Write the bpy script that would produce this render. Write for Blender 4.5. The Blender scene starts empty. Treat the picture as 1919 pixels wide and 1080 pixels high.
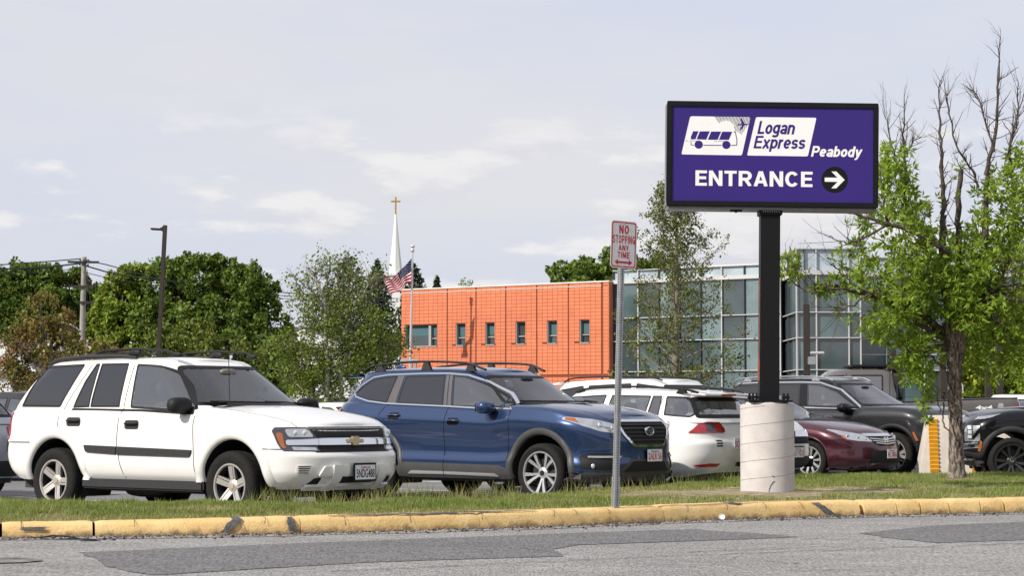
import bpy, bmesh, math, random
import numpy as np
from mathutils import Vector, Matrix, Euler, noise as mnoise
from mathutils.bvhtree import BVHTree
R = math.radians
random.seed(7); rng = np.random.default_rng(7)
SC = bpy.context.scene
COL = SC.collection
# ------------------------------------------------------------------ camera
FPX, PITCH, EYE = 4000.0, 0.05805, 1.148
cam_data = bpy.data.cameras.new('camera'); cam = bpy.data.objects.new('camera', cam_data); COL.objects.link(cam)
cam_data.sensor_width = 36.0; cam_data.lens = 36.0 * FPX / 1919.0
cam_data.clip_start = 0.2; cam_data.clip_end = 6000
cam.location = (0, 0, EYE); cam.rotation_euler = (math.pi / 2 + PITCH, 0, 0)
SC.camera = cam
# ------------------------------------------------------------------ light
SUN_AZ, SUN_EL = R(55), R(36)          # sun is behind the camera, to the left
to_sun = Vector((-math.sin(SUN_AZ) * math.cos(SUN_EL), -math.cos(SUN_AZ) * math.cos(SUN_EL), math.sin(SUN_EL)))
sd = bpy.data.lights.new('sun', 'SUN'); so = bpy.data.objects.new('sun', sd); COL.objects.link(so)
sd.energy = 5.0; sd.angle = R(0.6); sd.color = (1.0, 0.94, 0.85)
so.rotation_euler = (-to_sun).to_track_quat('-Z', 'Y').to_euler(); so.location = (-30, -30, 40)
world = bpy.data.worlds.new('World'); SC.world = world; world.use_nodes = True
wt = world.node_tree; wn, wl = wt.nodes, wt.links
for n_ in list(wn): wn.remove(n_)
def wnode(t, **kw):
    n_ = wn.new(t)
    for k, v in kw.items(): setattr(n_, k, v)
    return n_
w_out = wnode('ShaderNodeOutputWorld'); w_bg = wnode('ShaderNodeBackground'); wl.new(w_bg.outputs[0], w_out.inputs[0])
w_bg.inputs[1].default_value = 0.1
w_sky = wnode('ShaderNodeTexSky', sky_type='NISHITA'); w_sky.sun_disc = False
w_sky.sun_elevation = SUN_EL; w_sky.sun_rotation = math.pi + SUN_AZ; w_sky.dust_density = 2.0; w_sky.air_density = 1.0
w_tc = wnode('ShaderNodeTexCoord')
w_sep = wnode('ShaderNodeSeparateXYZ'); wl.new(w_tc.outputs['Generated'], w_sep.inputs[0])
def wmath(op, a, b=None, clamp=False):
    n_ = wnode('ShaderNodeMath', operation=op); n_.use_clamp = clamp
    for k, v in enumerate((a, b)):
        if v is None: continue
        if isinstance(v, (int, float)): n_.inputs[k].default_value = v
        else: wl.new(v, n_.inputs[k])
    return n_.outputs[0]
def wnoise(sx, sy, sz, scale, detail, rough, off=(0, 0, 0)):
    m = wnode('ShaderNodeMapping'); m.inputs['Scale'].default_value = (sx, sy, sz); m.inputs['Location'].default_value = off
    wl.new(w_tc.outputs['Generated'], m.inputs[0])
    n_ = wnode('ShaderNodeTexNoise'); n_.inputs['Scale'].default_value = scale
    n_.inputs['Detail'].default_value = detail; n_.inputs['Roughness'].default_value = rough
    wl.new(m.outputs[0], n_.inputs['Vector']); return n_.outputs[0]
def wramp(v, a, b):
    n_ = wnode('ShaderNodeMapRange'); n_.inputs['From Min'].default_value = a; n_.inputs['From Max'].default_value = b
    n_.interpolation_type = 'SMOOTHSTEP'; wl.new(v, n_.inputs['Value']); return n_.outputs[0]
def wmix(f, a, b):
    n_ = wnode('ShaderNodeMix', data_type='RGBA')
    if isinstance(f, (int, float)): n_.inputs[0].default_value = f
    else: wl.new(f, n_.inputs[0])
    for k, v in ((6, a), (7, b)):
        if isinstance(v, tuple): n_.inputs[k].default_value = v
        else: wl.new(v, n_.inputs[k])
    return n_.outputs[2]
# thin high veil over a pale blue sky, small cumulus near the horizon
veil = wramp(wnoise(1.2, 1.2, 5, 2.6, 5, .55), .34, .66)
c_veil = wmix(veil, (7.3, 7.6, 8.8, 1), (8.25, 8.15, 8.6, 1))
c_sky = wmix(.86, w_sky.outputs[0], c_veil)
cum = wramp(wnoise(1.0, 1.0, 3.4, 15.0, 7, .55, (3.1, 1.7, .35)), .515, .64)
low = wmath('MULTIPLY', wramp(w_sep.outputs[2], .03, .06), wmath('SUBTRACT', 1.0, wramp(w_sep.outputs[2], .115, .155)))
cum = wmath('MULTIPLY', cum, low)
cum2 = wmath('MULTIPLY', wramp(wnoise(1.0, 1.0, 3.4, 15.0, 7, .55, (3.1, 1.7, .376)), .53, .68), low)
c_a = wmix(wmath('MULTIPLY', cum, .85), c_sky, (8.9, 8.75, 8.75, 1))
c_b = wmix(wmath('MULTIPLY', cum2, .32), c_a, (6.9, 6.8, 7.3, 1))
wl.new(c_b, w_bg.inputs[0])
SC.view_settings.view_transform = 'Standard'; SC.view_settings.look = 'None'
SC.view_settings.exposure = 0.0; SC.view_settings.gamma = 1.0
SC.view_settings.use_curve_mapping = False
SC.render.engine = 'CYCLES'
SC.cycles.max_bounces = 8; SC.cycles.transparent_max_bounces = 16
SC.cycles.caustics_reflective = False; SC.cycles.caustics_refractive = False

# ------------------------------------------------------------------ layout helpers
def at(px, py, D):                      # point seen at photo pixel (px, py) at depth D along the view axis
    xc, yc = (px - 959.5) / FPX * D, (540 - py) / FPX * D
    return Vector((xc, D * math.cos(PITCH) - yc * math.sin(PITCH), EYE + D * math.sin(PITCH) + yc * math.cos(PITCH)))
def gz(px, py, z):                      # point on the horizontal plane z
    o = Vector((0, 0, EYE)); q = at(px, py, 1.0) - o
    return o + q * ((z - EYE) / q.z)
# ------------------------------------------------------------------ object helpers
def link(name, me, parent=None, loc=(0, 0, 0), rz=0.0):
    o = bpy.data.objects.new(name, me); COL.objects.link(o)
    o.location = loc; o.rotation_euler = (0, 0, rz)
    if parent is not None: o.parent = parent
    return o
def thing(name, label, cat, loc=(0, 0, 0), rz=0.0, group=None):
    o = link(name, None, None, loc, rz); o.empty_display_size = .3
    return tag(o, label, cat, group)
def tag(o, label=None, cat=None, group=None, kind=None):
    if label: o['label'] = label
    if cat: o['category'] = cat
    if group: o['group'] = group
    if kind: o['kind'] = kind
    return o
def mesh_np(name, V, F, mat=None, smooth=False, col=None):
    V = np.asarray(V, dtype=np.float32).reshape(-1, 3); F = np.asarray(F, dtype=np.int32)
    me = bpy.data.meshes.new(name); k = F.shape[1]
    me.vertices.add(len(V)); me.vertices.foreach_set('co', V.ravel())
    me.loops.add(F.size); me.loops.foreach_set('vertex_index', F.ravel())
    me.polygons.add(len(F)); me.polygons.foreach_set('loop_start', np.arange(0, F.size, k, dtype=np.int32))
    me.polygons.foreach_set('loop_total', np.full(len(F), k, dtype=np.int32))
    if smooth: me.polygons.foreach_set('use_smooth', np.ones(len(F), dtype=bool))
    me.update(calc_edges=True)
    if col is not None:
        a = me.color_attributes.new('Col', 'FLOAT_COLOR', 'POINT')
        a.data.foreach_set('color', np.concatenate([col, np.ones((len(col), 1))], 1).astype(np.float32).ravel())
    if mat: me.materials.append(mat)
    return me
class MB:                               # collects boxes, tubes, lathes ... into one mesh
    def __init__(s): s.v = []; s.f = []
    def add(s, V, F):
        b = len(s.v); s.v += [tuple(p) for p in V]; s.f += [tuple(b + i for i in f) for f in F]; return s
    def box(s, x0, x1, y0, y1, z0, z1, M=None):
        V = [Vector((x, y, z)) for x in (x0, x1) for y in (y0, y1) for z in (z0, z1)]
        if M is not None: V = [M @ p for p in V]
        return s.add(V, [(0, 1, 3, 2), (4, 6, 7, 5), (0, 4, 5, 1), (2, 3, 7, 6), (0, 2, 6, 4), (1, 5, 7, 3)])
    def prism(s, poly, d0, d1, fn):     # 2D polygon extruded from depth d0 to d1; fn(u,v,d)->point
        n = len(poly); V = [fn(u, v, d0) for u, v in poly] + [fn(u, v, d1) for u, v in poly]
        F = [tuple(range(n)), tuple(range(2 * n - 1, n - 1, -1))] + [(i, n + i, n + (i + 1) % n, (i + 1) % n) for i in range(n)]
        return s.add(V, F)
    def tube(s, pts, r, n=8, flat=1.0, caps=True):
        pts = [Vector(p) for p in pts]; V = []; F = []
        for i, p in enumerate(pts):
            d = (pts[min(i + 1, len(pts) - 1)] - pts[max(i - 1, 0)]).normalized()
            up = Vector((0, 0, 1)) if abs(d.z) < .95 else Vector((1, 0, 0))
            a = d.cross(up).normalized(); b = a.cross(d); rr = r[i] if hasattr(r, '__len__') else r
            V += [p + (a * math.cos(t) + b * math.sin(t) * flat) * rr for t in (2 * math.pi * k / n for k in range(n))]
        for i in range(len(pts) - 1):
            F += [(i * n + k, i * n + (k + 1) % n, (i + 1) * n + (k + 1) % n, (i + 1) * n + k) for k in range(n)]
        if caps: F += [tuple(range(n - 1, -1, -1)), tuple(range((len(pts) - 1) * n, len(pts) * n))]
        return s.add(V, F)
    def lathe(s, prof, n=32, fn=lambda r, h, c, sn: (r * c, r * sn, h), cap=False, rmod=None):
        V = []; F = []
        for k in range(n):
            t = 2 * math.pi * k / n
            V += [fn(r * (rmod(k, r) if rmod else 1), h, math.cos(t), math.sin(t)) for r, h in prof]
        m = len(prof)
        for k in range(n):
            k2 = (k + 1) % n
            F += [(k * m + j, k2 * m + j, k2 * m + j + 1, k * m + j + 1) for j in range(m - 1)]
        if cap: F += [tuple(k * m for k in range(n - 1, -1, -1)), tuple(k * m + m - 1 for k in range(n))]
        return s.add(V, F)
    def ellip(s, c, r, e=1.0, nu=14, nv=10):
        sg = lambda x: math.copysign(abs(x) ** e, x)
        V = []; F = []
        for i in range(nv + 1):
            ph = -math.pi / 2 + math.pi * i / nv
            for k in range(nu):
                t = 2 * math.pi * k / nu
                V.append((c[0] + r[0] * sg(math.cos(ph)) * sg(math.cos(t)), c[1] + r[1] * sg(math.cos(ph)) * sg(math.sin(t)), c[2] + r[2] * sg(math.sin(ph))))
        for i in range(nv):
            F += [(i * nu + k, i * nu + (k + 1) % nu, (i + 1) * nu + (k + 1) % nu, (i + 1) * nu + k) for k in range(nu)]
        return s.add(V, F)
    def mesh(s, name, mat, smooth=None, bevel=0, doubles=True):
        me = bpy.data.meshes.new(name); me.from_pydata(s.v, [], s.f)
        bm = bmesh.new(); bm.from_mesh(me)
        if doubles: bmesh.ops.remove_doubles(bm, verts=bm.verts, dist=1e-5)
        bmesh.ops.recalc_face_normals(bm, faces=bm.faces)
        if bevel:
            bmesh.ops.bevel(bm, geom=[e for e in bm.edges if len(e.link_faces) == 2 and e.calc_face_angle(0) > .5], offset=bevel, segments=2, affect='EDGES', clamp_overlap=True)
        bm.to_mesh(me); bm.free()
        if mat: me.materials.append(mat)
        if smooth is not None:
            me.polygons.foreach_set('use_smooth', np.ones(len(me.polygons), dtype=bool))
            try: me.set_sharp_from_angle(angle=R(smooth))
            except Exception: pass
        return me
    def build(s, name, mat, parent=None, smooth=None, bevel=0, loc=(0, 0, 0), rz=0.0, doubles=True):
        return link(name, s.mesh(name, mat, smooth, bevel, doubles), parent, loc, rz)
def copy_tree(o, parent=None, **kw):
    c = o.copy(); COL.objects.link(c)
    if parent is not None: c.parent = parent
    for k, v in kw.items(): c[k] = v
    for ch in list(o.children): copy_tree(ch, c)
    return c
# ------------------------------------------------------------------ materials
def newmat(name):
    m = bpy.data.materials.new(name); m.use_nodes = True
    nt = m.node_tree; b = nt.nodes['Principled BSDF']; return m, nt, b
def c4(c): return (c[0], c[1], c[2], 1.0)
def pm(name, col, rough=.5, metal=0.0, coat=0.0, var=0.0, vscale=8.0, bump=0.0, bscale=60.0, col2=None, spec=.5, crough=.03, island=0.0, transl=0.0, dirt=None, detail=5):
    m, nt, b = newmat(name); N, L = nt.nodes, nt.links
    b.inputs['Base Color'].default_value = c4(col); b.inputs['Roughness'].default_value = rough
    b.inputs['Metallic'].default_value = metal; b.inputs['Coat Weight'].default_value = coat
    b.inputs['Coat Roughness'].default_value = crough; b.inputs['Specular IOR Level'].default_value = spec
    out = None
    tc = N.new('ShaderNodeTexCoord')
    if var or col2:
        n = N.new('ShaderNodeTexNoise'); n.inputs['Scale'].default_value = vscale; n.inputs['Detail'].default_value = detail; n.inputs['Roughness'].default_value = .6
        L.new(tc.outputs['Object'], n.inputs['Vector'])
        r = N.new('ShaderNodeMapRange'); r.inputs['From Min'].default_value = .3; r.inputs['From Max'].default_value = .7
        L.new(n.outputs[0], r.inputs['Value'])
        x = N.new('ShaderNodeMix'); x.data_type = 'RGBA'; L.new(r.outputs[0], x.inputs[0])
        x.inputs[6].default_value = c4([c * (1 - var) for c in col]); x.inputs[7].default_value = c4(col2 if col2 else [min(1, c * (1 + var)) for c in col])
        out = x.outputs[2]
    if island:
        g = N.new('ShaderNodeNewGeometry'); h = N.new('ShaderNodeHueSaturation')
        r = N.new('ShaderNodeMapRange'); r.inputs['To Min'].default_value = 1 - island; r.inputs['To Max'].default_value = 1 + island
        L.new(g.outputs['Random Per Island'], r.inputs['Value']); L.new(r.outputs[0], h.inputs['Value'])
        r2 = N.new('ShaderNodeMapRange'); r2.inputs['To Min'].default_value = .5 - island * .06; r2.inputs['To Max'].default_value = .5 + island * .05
        w = N.new('ShaderNodeMath'); w.operation = 'FRACT'; w2 = N.new('ShaderNodeMath'); w2.operation = 'MULTIPLY'; w2.inputs[1].default_value = 7.31
        L.new(g.outputs['Random Per Island'], w2.inputs[0]); L.new(w2.outputs[0], w.inputs[0]); L.new(w.outputs[0], r2.inputs['Value']); L.new(r2.outputs[0], h.inputs['Hue'])
        if out: L.new(out, h.inputs['Color'])
        else: h.inputs['Color'].default_value = c4(col)
        out = h.outputs[0]
    if out: L.new(out, b.inputs['Base Color'])
    if bump:
        n = N.new('ShaderNodeTexNoise'); n.inputs['Scale'].default_value = bscale; n.inputs['Detail'].default_value = 6
        L.new(tc.outputs['Object'], n.inputs['Vector'])
        u = N.new('ShaderNodeBump'); u.inputs['Strength'].default_value = bump; u.inputs['Distance'].default_value = .02
        L.new(n.outputs[0], u.inputs['Height']); L.new(u.outputs[0], b.inputs['Normal'])
    if transl:
        t = N.new('ShaderNodeBsdfTranslucent'); a = N.new('ShaderNodeMixShader'); a.inputs[0].default_value = transl
        if out: L.new(out, t.inputs[0])
        else: t.inputs[0].default_value = c4(col)
        L.new(b.outputs[0], a.inputs[1]); L.new(t.outputs[0], a.inputs[2])
        L.new(a.outputs[0], N['Material Output'].inputs[0])
    return m
def glassmat(name, tint, refl=.12, rough=.01, rcol=(1, 1, 1)):
    m, nt, b = newmat(name); N, L = nt.nodes, nt.links; N.remove(b)
    t = N.new('ShaderNodeBsdfTransparent'); t.inputs[0].default_value = c4(tint)
    g = N.new('ShaderNodeBsdfGlossy'); g.inputs['Roughness'].default_value = rough; g.inputs[0].default_value = c4(rcol)
    f = N.new('ShaderNodeFresnel'); f.inputs[0].default_value = 1.5
    a = N.new('ShaderNodeMath'); a.operation = 'ADD'; a.inputs[1].default_value = refl; a.use_clamp = True
    x = N.new('ShaderNodeMixShader'); L.new(f.outputs[0], a.inputs[0]); L.new(a.outputs[0], x.inputs[0])
    L.new(t.outputs[0], x.inputs[1]); L.new(g.outputs[0], x.inputs[2]); L.new(x.outputs[0], N['Material Output'].inputs[0])
    return m
M = {}
M['white_paint'] = pm('white_paint', (.80, .785, .76), .32, coat=.6, var=.03, vscale=3)
M['blue_paint'] = pm('blue_paint', (.025, .053, .135), .28, metal=.65, coat=1.0, var=.04, vscale=4)
M['pearl_paint'] = pm('pearl_paint', (.78, .78, .77), .3, coat=.8, var=.02)
M['maroon_paint'] = pm('maroon_paint', (.062, .009, .018), .32, metal=.45, coat=1.0, var=.05)
M['charcoal_paint'] = pm('charcoal_paint', (.016, .017, .019), .35, metal=.2, coat=.8, var=.05, spec=.3)
M['black_paint'] = pm('black_paint', (.004, .004, .005), .25, coat=.65, var=.05, spec=.1)
M['taupe_paint'] = pm('taupe_paint', (.14, .125, .115), .35, metal=.5, coat=.8, var=.05)
M['silver_paint'] = pm('silver_paint', (.36, .37, .40), .3, metal=.6, coat=.8, var=.03)
M['red_paint'] = pm('red_paint', (.42, .02, .02), .3, coat=.8, var=.04)
M['black_trim'] = pm('black_trim', (.011, .011, .012), .6, spec=.3, var=.15, vscale=30)
M['grey_trim'] = pm('grey_trim', (.030, .030, .032), .65, spec=.3, var=.12, vscale=30)
M['warm_trim'] = pm('warm_trim', (.085, .076, .070), .35, var=.1)
M['rubber'] = pm('rubber', (.014, .0135, .013), .85, spec=.25, var=.25, vscale=25, bump=.3, bscale=120)
M['seam'] = pm('seam', (.012, .012, .013), .9, spec=.1)
M['chrome'] = pm('chrome', (.78, .79, .81), .08, metal=1.0)
M['satin'] = pm('satin', (.62, .62, .63), .3, metal=.8)
M['alloy'] = pm('alloy', (.56, .53, .50), .38, metal=.55, var=.08, vscale=20)
M['alloy_bright'] = pm('alloy_bright', (.62, .62, .63), .28, metal=.7, var=.06, vscale=20)
M['alloy_dark'] = pm('alloy_dark', (.03, .03, .033), .3, metal=.3, coat=.5)
M['brake'] = pm('brake', (.03, .03, .03), .6, metal=.4, var=.3)
M['gold'] = pm('gold', (.62, .52, .36), .35, metal=.5)
M['amber'] = pm('amber', (.33, .085, .014), .15, coat=1.0)
M['red_lens'] = pm('red_lens', (.38, .012, .02), .12, coat=1.0, var=.25, vscale=14)
M['clear_lens'] = pm('clear_lens', (.58, .59, .61), .17, metal=.85, coat=1.0, var=.12, vscale=9, detail=1)
M['lens_white'] = pm('lens_white', (.85, .86, .88), .1, metal=.5, coat=1.0)
M['lamp_dark'] = pm('lamp_dark', (.05, .05, .055), .18, coat=1.0, metal=.3)
M['interior'] = pm('interior', (.035, .034, .033), .85, var=.2)
M['seat'] = pm('seat', (.075, .073, .072), .85, var=.15)
M['seat_light'] = pm('seat_light', (.24, .22, .20), .8, var=.1)
M['glass_clear'] = glassmat('glass_clear', (.60, .64, .64), .20)
M['glass_tint'] = glassmat('glass_tint', (.06, .062, .065), .085)
M['glass_screen'] = glassmat('glass_screen', (.50, .54, .54), .07)
M['plate_white'] = pm('plate_white', (.78, .79, .80), .4, var=.04)
M['ink_navy'] = pm('ink_navy', (.015, .018, .05), .5)
M['ink_red'] = pm('ink_red', (.55, .03, .04), .5)
M['ink_blue'] = pm('ink_blue', (.03, .06, .3), .5)
M['black_metal'] = pm('black_metal', (.006, .006, .007), .5, spec=.22, var=.2, vscale=20)
M['galv'] = pm('galv', (.40, .41, .42), .42, metal=.6, var=.14, vscale=18)
M['dark_hole'] = pm('dark_hole', (.01, .01, .01), .9)
M['rust'] = pm('rust', (.24, .085, .045), .8, var=.3, vscale=20)
M['bronze_pole'] = pm('bronze_pole', (.040, .032, .027), .5, var=.1)
M['pole_wood'] = pm('pole_wood', (.30, .275, .25), .9, var=.25, vscale=4, bump=.3, bscale=20)
M['bronze_pole'].node_tree.nodes['Principled BSDF'].inputs['Specular IOR Level'].default_value = .25
M['wire'] = pm('wire', (.03, .03, .033), .6)
M['flag_white'] = pm('flag_white', (.80, .79, .78), .8)
M['flag_red'] = pm('flag_red', (.40, .004, .028), .8, spec=.1)
M['flag_blue'] = pm('flag_blue', (.008, .010, .055), .8, spec=.1)
M['alu'] = pm('alu', (.62, .63, .64), .35, metal=.6, var=.06)
M['gilt'] = pm('gilt', (.50, .32, .09), .35, metal=.6)
# ================================================================== GROUND
def pchip(xs, ys):
    xs = np.asarray(xs, float); ys = np.asarray(ys, float); h = np.diff(xs); d = np.diff(ys) / h
    m = np.zeros(len(xs))
    for i in range(1, len(xs) - 1):
        if d[i - 1] * d[i] > 0:
            w1, w2 = 2 * h[i] + h[i - 1], h[i] + 2 * h[i - 1]; m[i] = (w1 + w2) / (w1 / d[i - 1] + w2 / d[i])
    m[0] = d[0]; m[-1] = d[-1]
    def f(x):
        x = np.asarray(x, float); c = np.clip(x, xs[0], xs[-1]); i = np.clip(np.searchsorted(xs, c, 'right') - 1, 0, len(xs) - 2)
        t = (c - xs[i]) / h[i]
        return (2*t**3-3*t**2+1)*ys[i] + (t**3-2*t**2+t)*h[i]*m[i] + (-2*t**3+3*t**2)*ys[i+1] + (t**3-t**2)*h[i]*m[i+1]
    return f
ROADZ = .065
kerb_y = pchip([-40, -4.4, -2.26, 0, 2.62, 5.52, 12, 40], [9.6, 18.44, 18.98, 20.05, 21.85, 23.11, 25.9, 38])
kerb_h = pchip([-40, -4.2, -1.5, 3, 40], [.12, .125, .15, .155, .15])
edge_y = pchip([-40, -9, -5.2, -3.2, -2.3, -1, .9, 2.2, 3.4, 4.5, 8, 15, 40], [23, 22.7, 22.3, 21.75, 21.6, 22.3, 24.9, 27.5, 30.5, 32.3, 33.0, 34.5, 42])
def asphalt(name, base, light, crack=0.0, speck=64.0, amb=.35):
    m, nt, b = newmat(name); N, L = nt.nodes, nt.links
    tc = N.new('ShaderNodeTexCoord'); b.inputs['Roughness'].default_value = .85; b.inputs['Specular IOR Level'].default_value = .3
    def noise(scale, det, rough=.6, sc=(1, 1, 1)):
        mp = N.new('ShaderNodeMapping'); mp.inputs['Scale'].default_value = sc; L.new(tc.outputs['Object'], mp.inputs[0])
        n = N.new('ShaderNodeTexNoise'); n.inputs['Scale'].default_value = scale; n.inputs['Detail'].default_value = det; n.inputs['Roughness'].default_value = rough
        L.new(mp.outputs[0], n.inputs['Vector']); return n.outputs[0]
    def rng_(v, a, c, lo=0.0, hi=1.0):
        r = N.new('ShaderNodeMapRange'); r.inputs[1].default_value = a; r.inputs[2].default_value = c; r.inputs[3].default_value = lo; r.inputs[4].default_value = hi; L.new(v, r.inputs[0]); return r.outputs[0]
    def mix(f, a, c):
        x = N.new('ShaderNodeMix'); x.data_type = 'RGBA'; L.new(f, x.inputs[0])
        for k, v in ((6, a), (7, c)):
            if isinstance(v, tuple): x.inputs[k].default_value = c4(v)
            else: L.new(v, x.inputs[k])
        return x.outputs[2]
    fine = rng_(noise(speck, 3, .8, (1, .14, 1)), .35, .65)
    c = mix(fine, base, light)
    big = rng_(noise(.9, 4, .6, (.5, 1, 1)), .3, .7)
    c = mix(rng_(big, 0, 1, 0, amb), c, tuple(.55 * k for k in base))
    c = mix(rng_(noise(5, 4, .65, (.5, 1.6, 1)), .55, .8, 0, .5), c, tuple(min(1, 1.25 * k) for k in light))
    if crack:
        v = N.new('ShaderNodeTexVoronoi'); v.feature = 'DISTANCE_TO_EDGE'; v.inputs['Scale'].default_value = .75
        mp = N.new('ShaderNodeMapping'); mp.inputs['Scale'].default_value = (.5, 1.3, 1); L.new(tc.outputs['Object'], mp.inputs[0])
        wv = N.new('ShaderNodeMix'); wv.data_type = 'RGBA'; wv.blend_type = 'ADD'; wv.inputs[0].default_value = .35; L.new(mp.outputs[0], wv.inputs[6])
        nn = N.new('ShaderNodeTexNoise'); nn.inputs['Scale'].default_value = 4; nn.inputs['Detail'].default_value = 5; L.new(tc.outputs['Object'], nn.inputs['Vector']); L.new(nn.outputs[1], wv.inputs[7])
        L.new(wv.outputs[2], v.inputs['Vector'])
        ck = rng_(v.outputs['Distance'], 0.002, .007, crack, 0)
        c = mix(ck, c, (.015, .015, .015))
    L.new(c, b.inputs['Base Color'])
    u = N.new('ShaderNodeBump'); u.inputs['Strength'].default_value = .5; u.inputs['Distance'].default_value = .008
    L.new(noise(70, 5, .7), u.inputs['Height']); L.new(u.outputs[0], b.inputs['Normal'])
    return m
M['road'] = asphalt('old_asphalt', (.115, .112, .109), (.435, .425, .413), .28)
M['patch'] = asphalt('asphalt_patch', (.062, .062, .064), (.235, .232, .23), .0, 55, .2)
M['lot'] = asphalt('lot_asphalt', (.10, .10, .103), (.28, .275, .27), .3, 60)
M['gutter'] = asphalt('gutter_grit', (.15, .135, .12), (.50, .47, .43), .0, 50, .6)
M['stain'] = pm('oil_stain', (.045, .038, .034), .85, var=.5, vscale=5, col2=(.26, .24, .225))
M['terrain'] = pm('terrain', (.07, .09, .035), .95, var=.4, vscale=.2)
M['line_paint'] = pm('line_paint', (.62, .62, .60), .7, var=.2, vscale=6)
M['soil'] = pm('soil', (.19, .15, .09), .95, var=.5, vscale=6, bump=.6, bscale=40, col2=(.42, .34, .22))
tag(link('terrain', mesh_np('terrain', [(-3000, -800, -.05), (3000, -800, -.05), (3000, 4500, -.05), (-3000, 4500, -.05)], [(0, 1, 2, 3)], M['terrain'])), kind='structure')
tag(link('parking_lot', mesh_np('parking_lot', [(-90, 8, 0), (120, 8, 0), (120, 150, 0), (-90, 150, 0)], [(0, 1, 2, 3)], M['lot'])), kind='structure')
def strip_sheet(name, xs, ya, yb, z, mat, nv=6):
    V = []; F = []
    for i, x in enumerate(xs):
        for j in range(nv + 1): V.append((x, ya(x) + (yb(x) - ya(x)) * j / nv, z))
    for i in range(len(xs) - 1):
        F += [(i*(nv+1)+j, (i+1)*(nv+1)+j, (i+1)*(nv+1)+j+1, i*(nv+1)+j+1) for j in range(nv)]
    return tag(link(name, mesh_np(name, V, F, mat)), kind='structure')
strip_sheet('road', np.linspace(-40, 40, 81), lambda x: -40.0, lambda x: kerb_y(x) + .08, ROADZ, M['road'])
def rough_sheet(name, poly, z, mat, jag=.05, step=.12, kind='structure'):
    pts = []
    for i, p in enumerate(poly):
        q = poly[(i + 1) % len(poly)]; d = math.dist(p, q); n = max(1, int(d / step))
        for k in range(n):
            t = k / n; x = p[0] + (q[0] - p[0]) * t; y = p[1] + (q[1] - p[1]) * t
            nv = mnoise.noise((x * 3.1, y * 3.1, z * 50)) + .6 * mnoise.noise((x * 9, y * 9, 4))
            pts.append((x + jag * .8 * nv, y + jag * nv, z))
    bm = bmesh.new(); vs = [bm.verts.new(p) for p in pts]; f = bm.faces.new(vs)
    if f.normal.z < 0: f.normal_flip()
    bmesh.ops.triangulate(bm, faces=bm.faces); me = bpy.data.meshes.new(name); bm.to_mesh(me); bm.free(); me.materials.append(mat)
    return tag(link(name, me), kind=kind)
def pxpoly(pts, z): return [tuple(gz(x, y, z))[:2] for x, y in pts]
PZ = ROADZ + .004
rough_sheet('asphalt_patch', pxpoly([(150, 1036), (500, 1021), (960, 1004), (1300, 992), (1500, 1007), (1340, 1013), (1080, 1022), (1040, 1030), (1060, 1043), (700, 1054), (560, 1062), (300, 1078), (230, 1072)], PZ), PZ, M['patch'], .06)
rough_sheet('asphalt_patch', pxpoly([(1610, 1000), (1760, 985), (1930, 978), (1930, 1012), (1760, 1018), (1690, 1012)], PZ), PZ, M['patch'], .06)
strip_sheet('gutter', np.linspace(-16, 16, 120), lambda x: kerb_y(x) - .42 - .14 * mnoise.noise((x * 1.7, 0, 0)) - .07 * mnoise.noise((x * 6, 3, 0)), lambda x: kerb_y(x) + .04, PZ, M['gutter'], 2)
rough_sheet('oil_stain', pxpoly([(-40, 1047), (40, 1046), (100, 1049), (70, 1053), (40, 1056), (-40, 1058)], PZ), PZ + .004, M['stain'], .14)
# fine crack seams in the old asphalt
cr = MB()
for (a, b_, n) in (((620, 1072), (1180, 1046), 30), ((1180, 1046), (1919, 1018), 40), ((980, 1028), (1062, 1040), 10), ((1500, 1010), (1640, 1012), 12), ((1290, 1035), (1480, 1027), 12), ((1440, 1052), (1500, 1057), 6), ((1720, 971), (1790, 976), 6), ((1370, 1052), (1390, 1040), 5), ((1480, 1070), (1620, 1068), 8)):
    P_ = [gz(a[0] + (b_[0] - a[0]) * k / n + random.uniform(-4, 4), a[1] + (b_[1] - a[1]) * k / n + random.uniform(-1.2, 1.2), PZ + .002) for k in range(n + 1)]
    for p, q in zip(P_, P_[1:]):
        w = random.uniform(.004, .014)
        cr.add([p + Vector((0, -w, 0)), q + Vector((0, -w, 0)), q + Vector((0, w, 0)), p + Vector((0, w, 0))], [(0, 1, 2, 3)])
o = cr.build('road_crack', M['dark_hole'], doubles=False); tag(o, kind='stuff', label='thin dark cracks running along the old asphalt road', cat='cracks')
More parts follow.
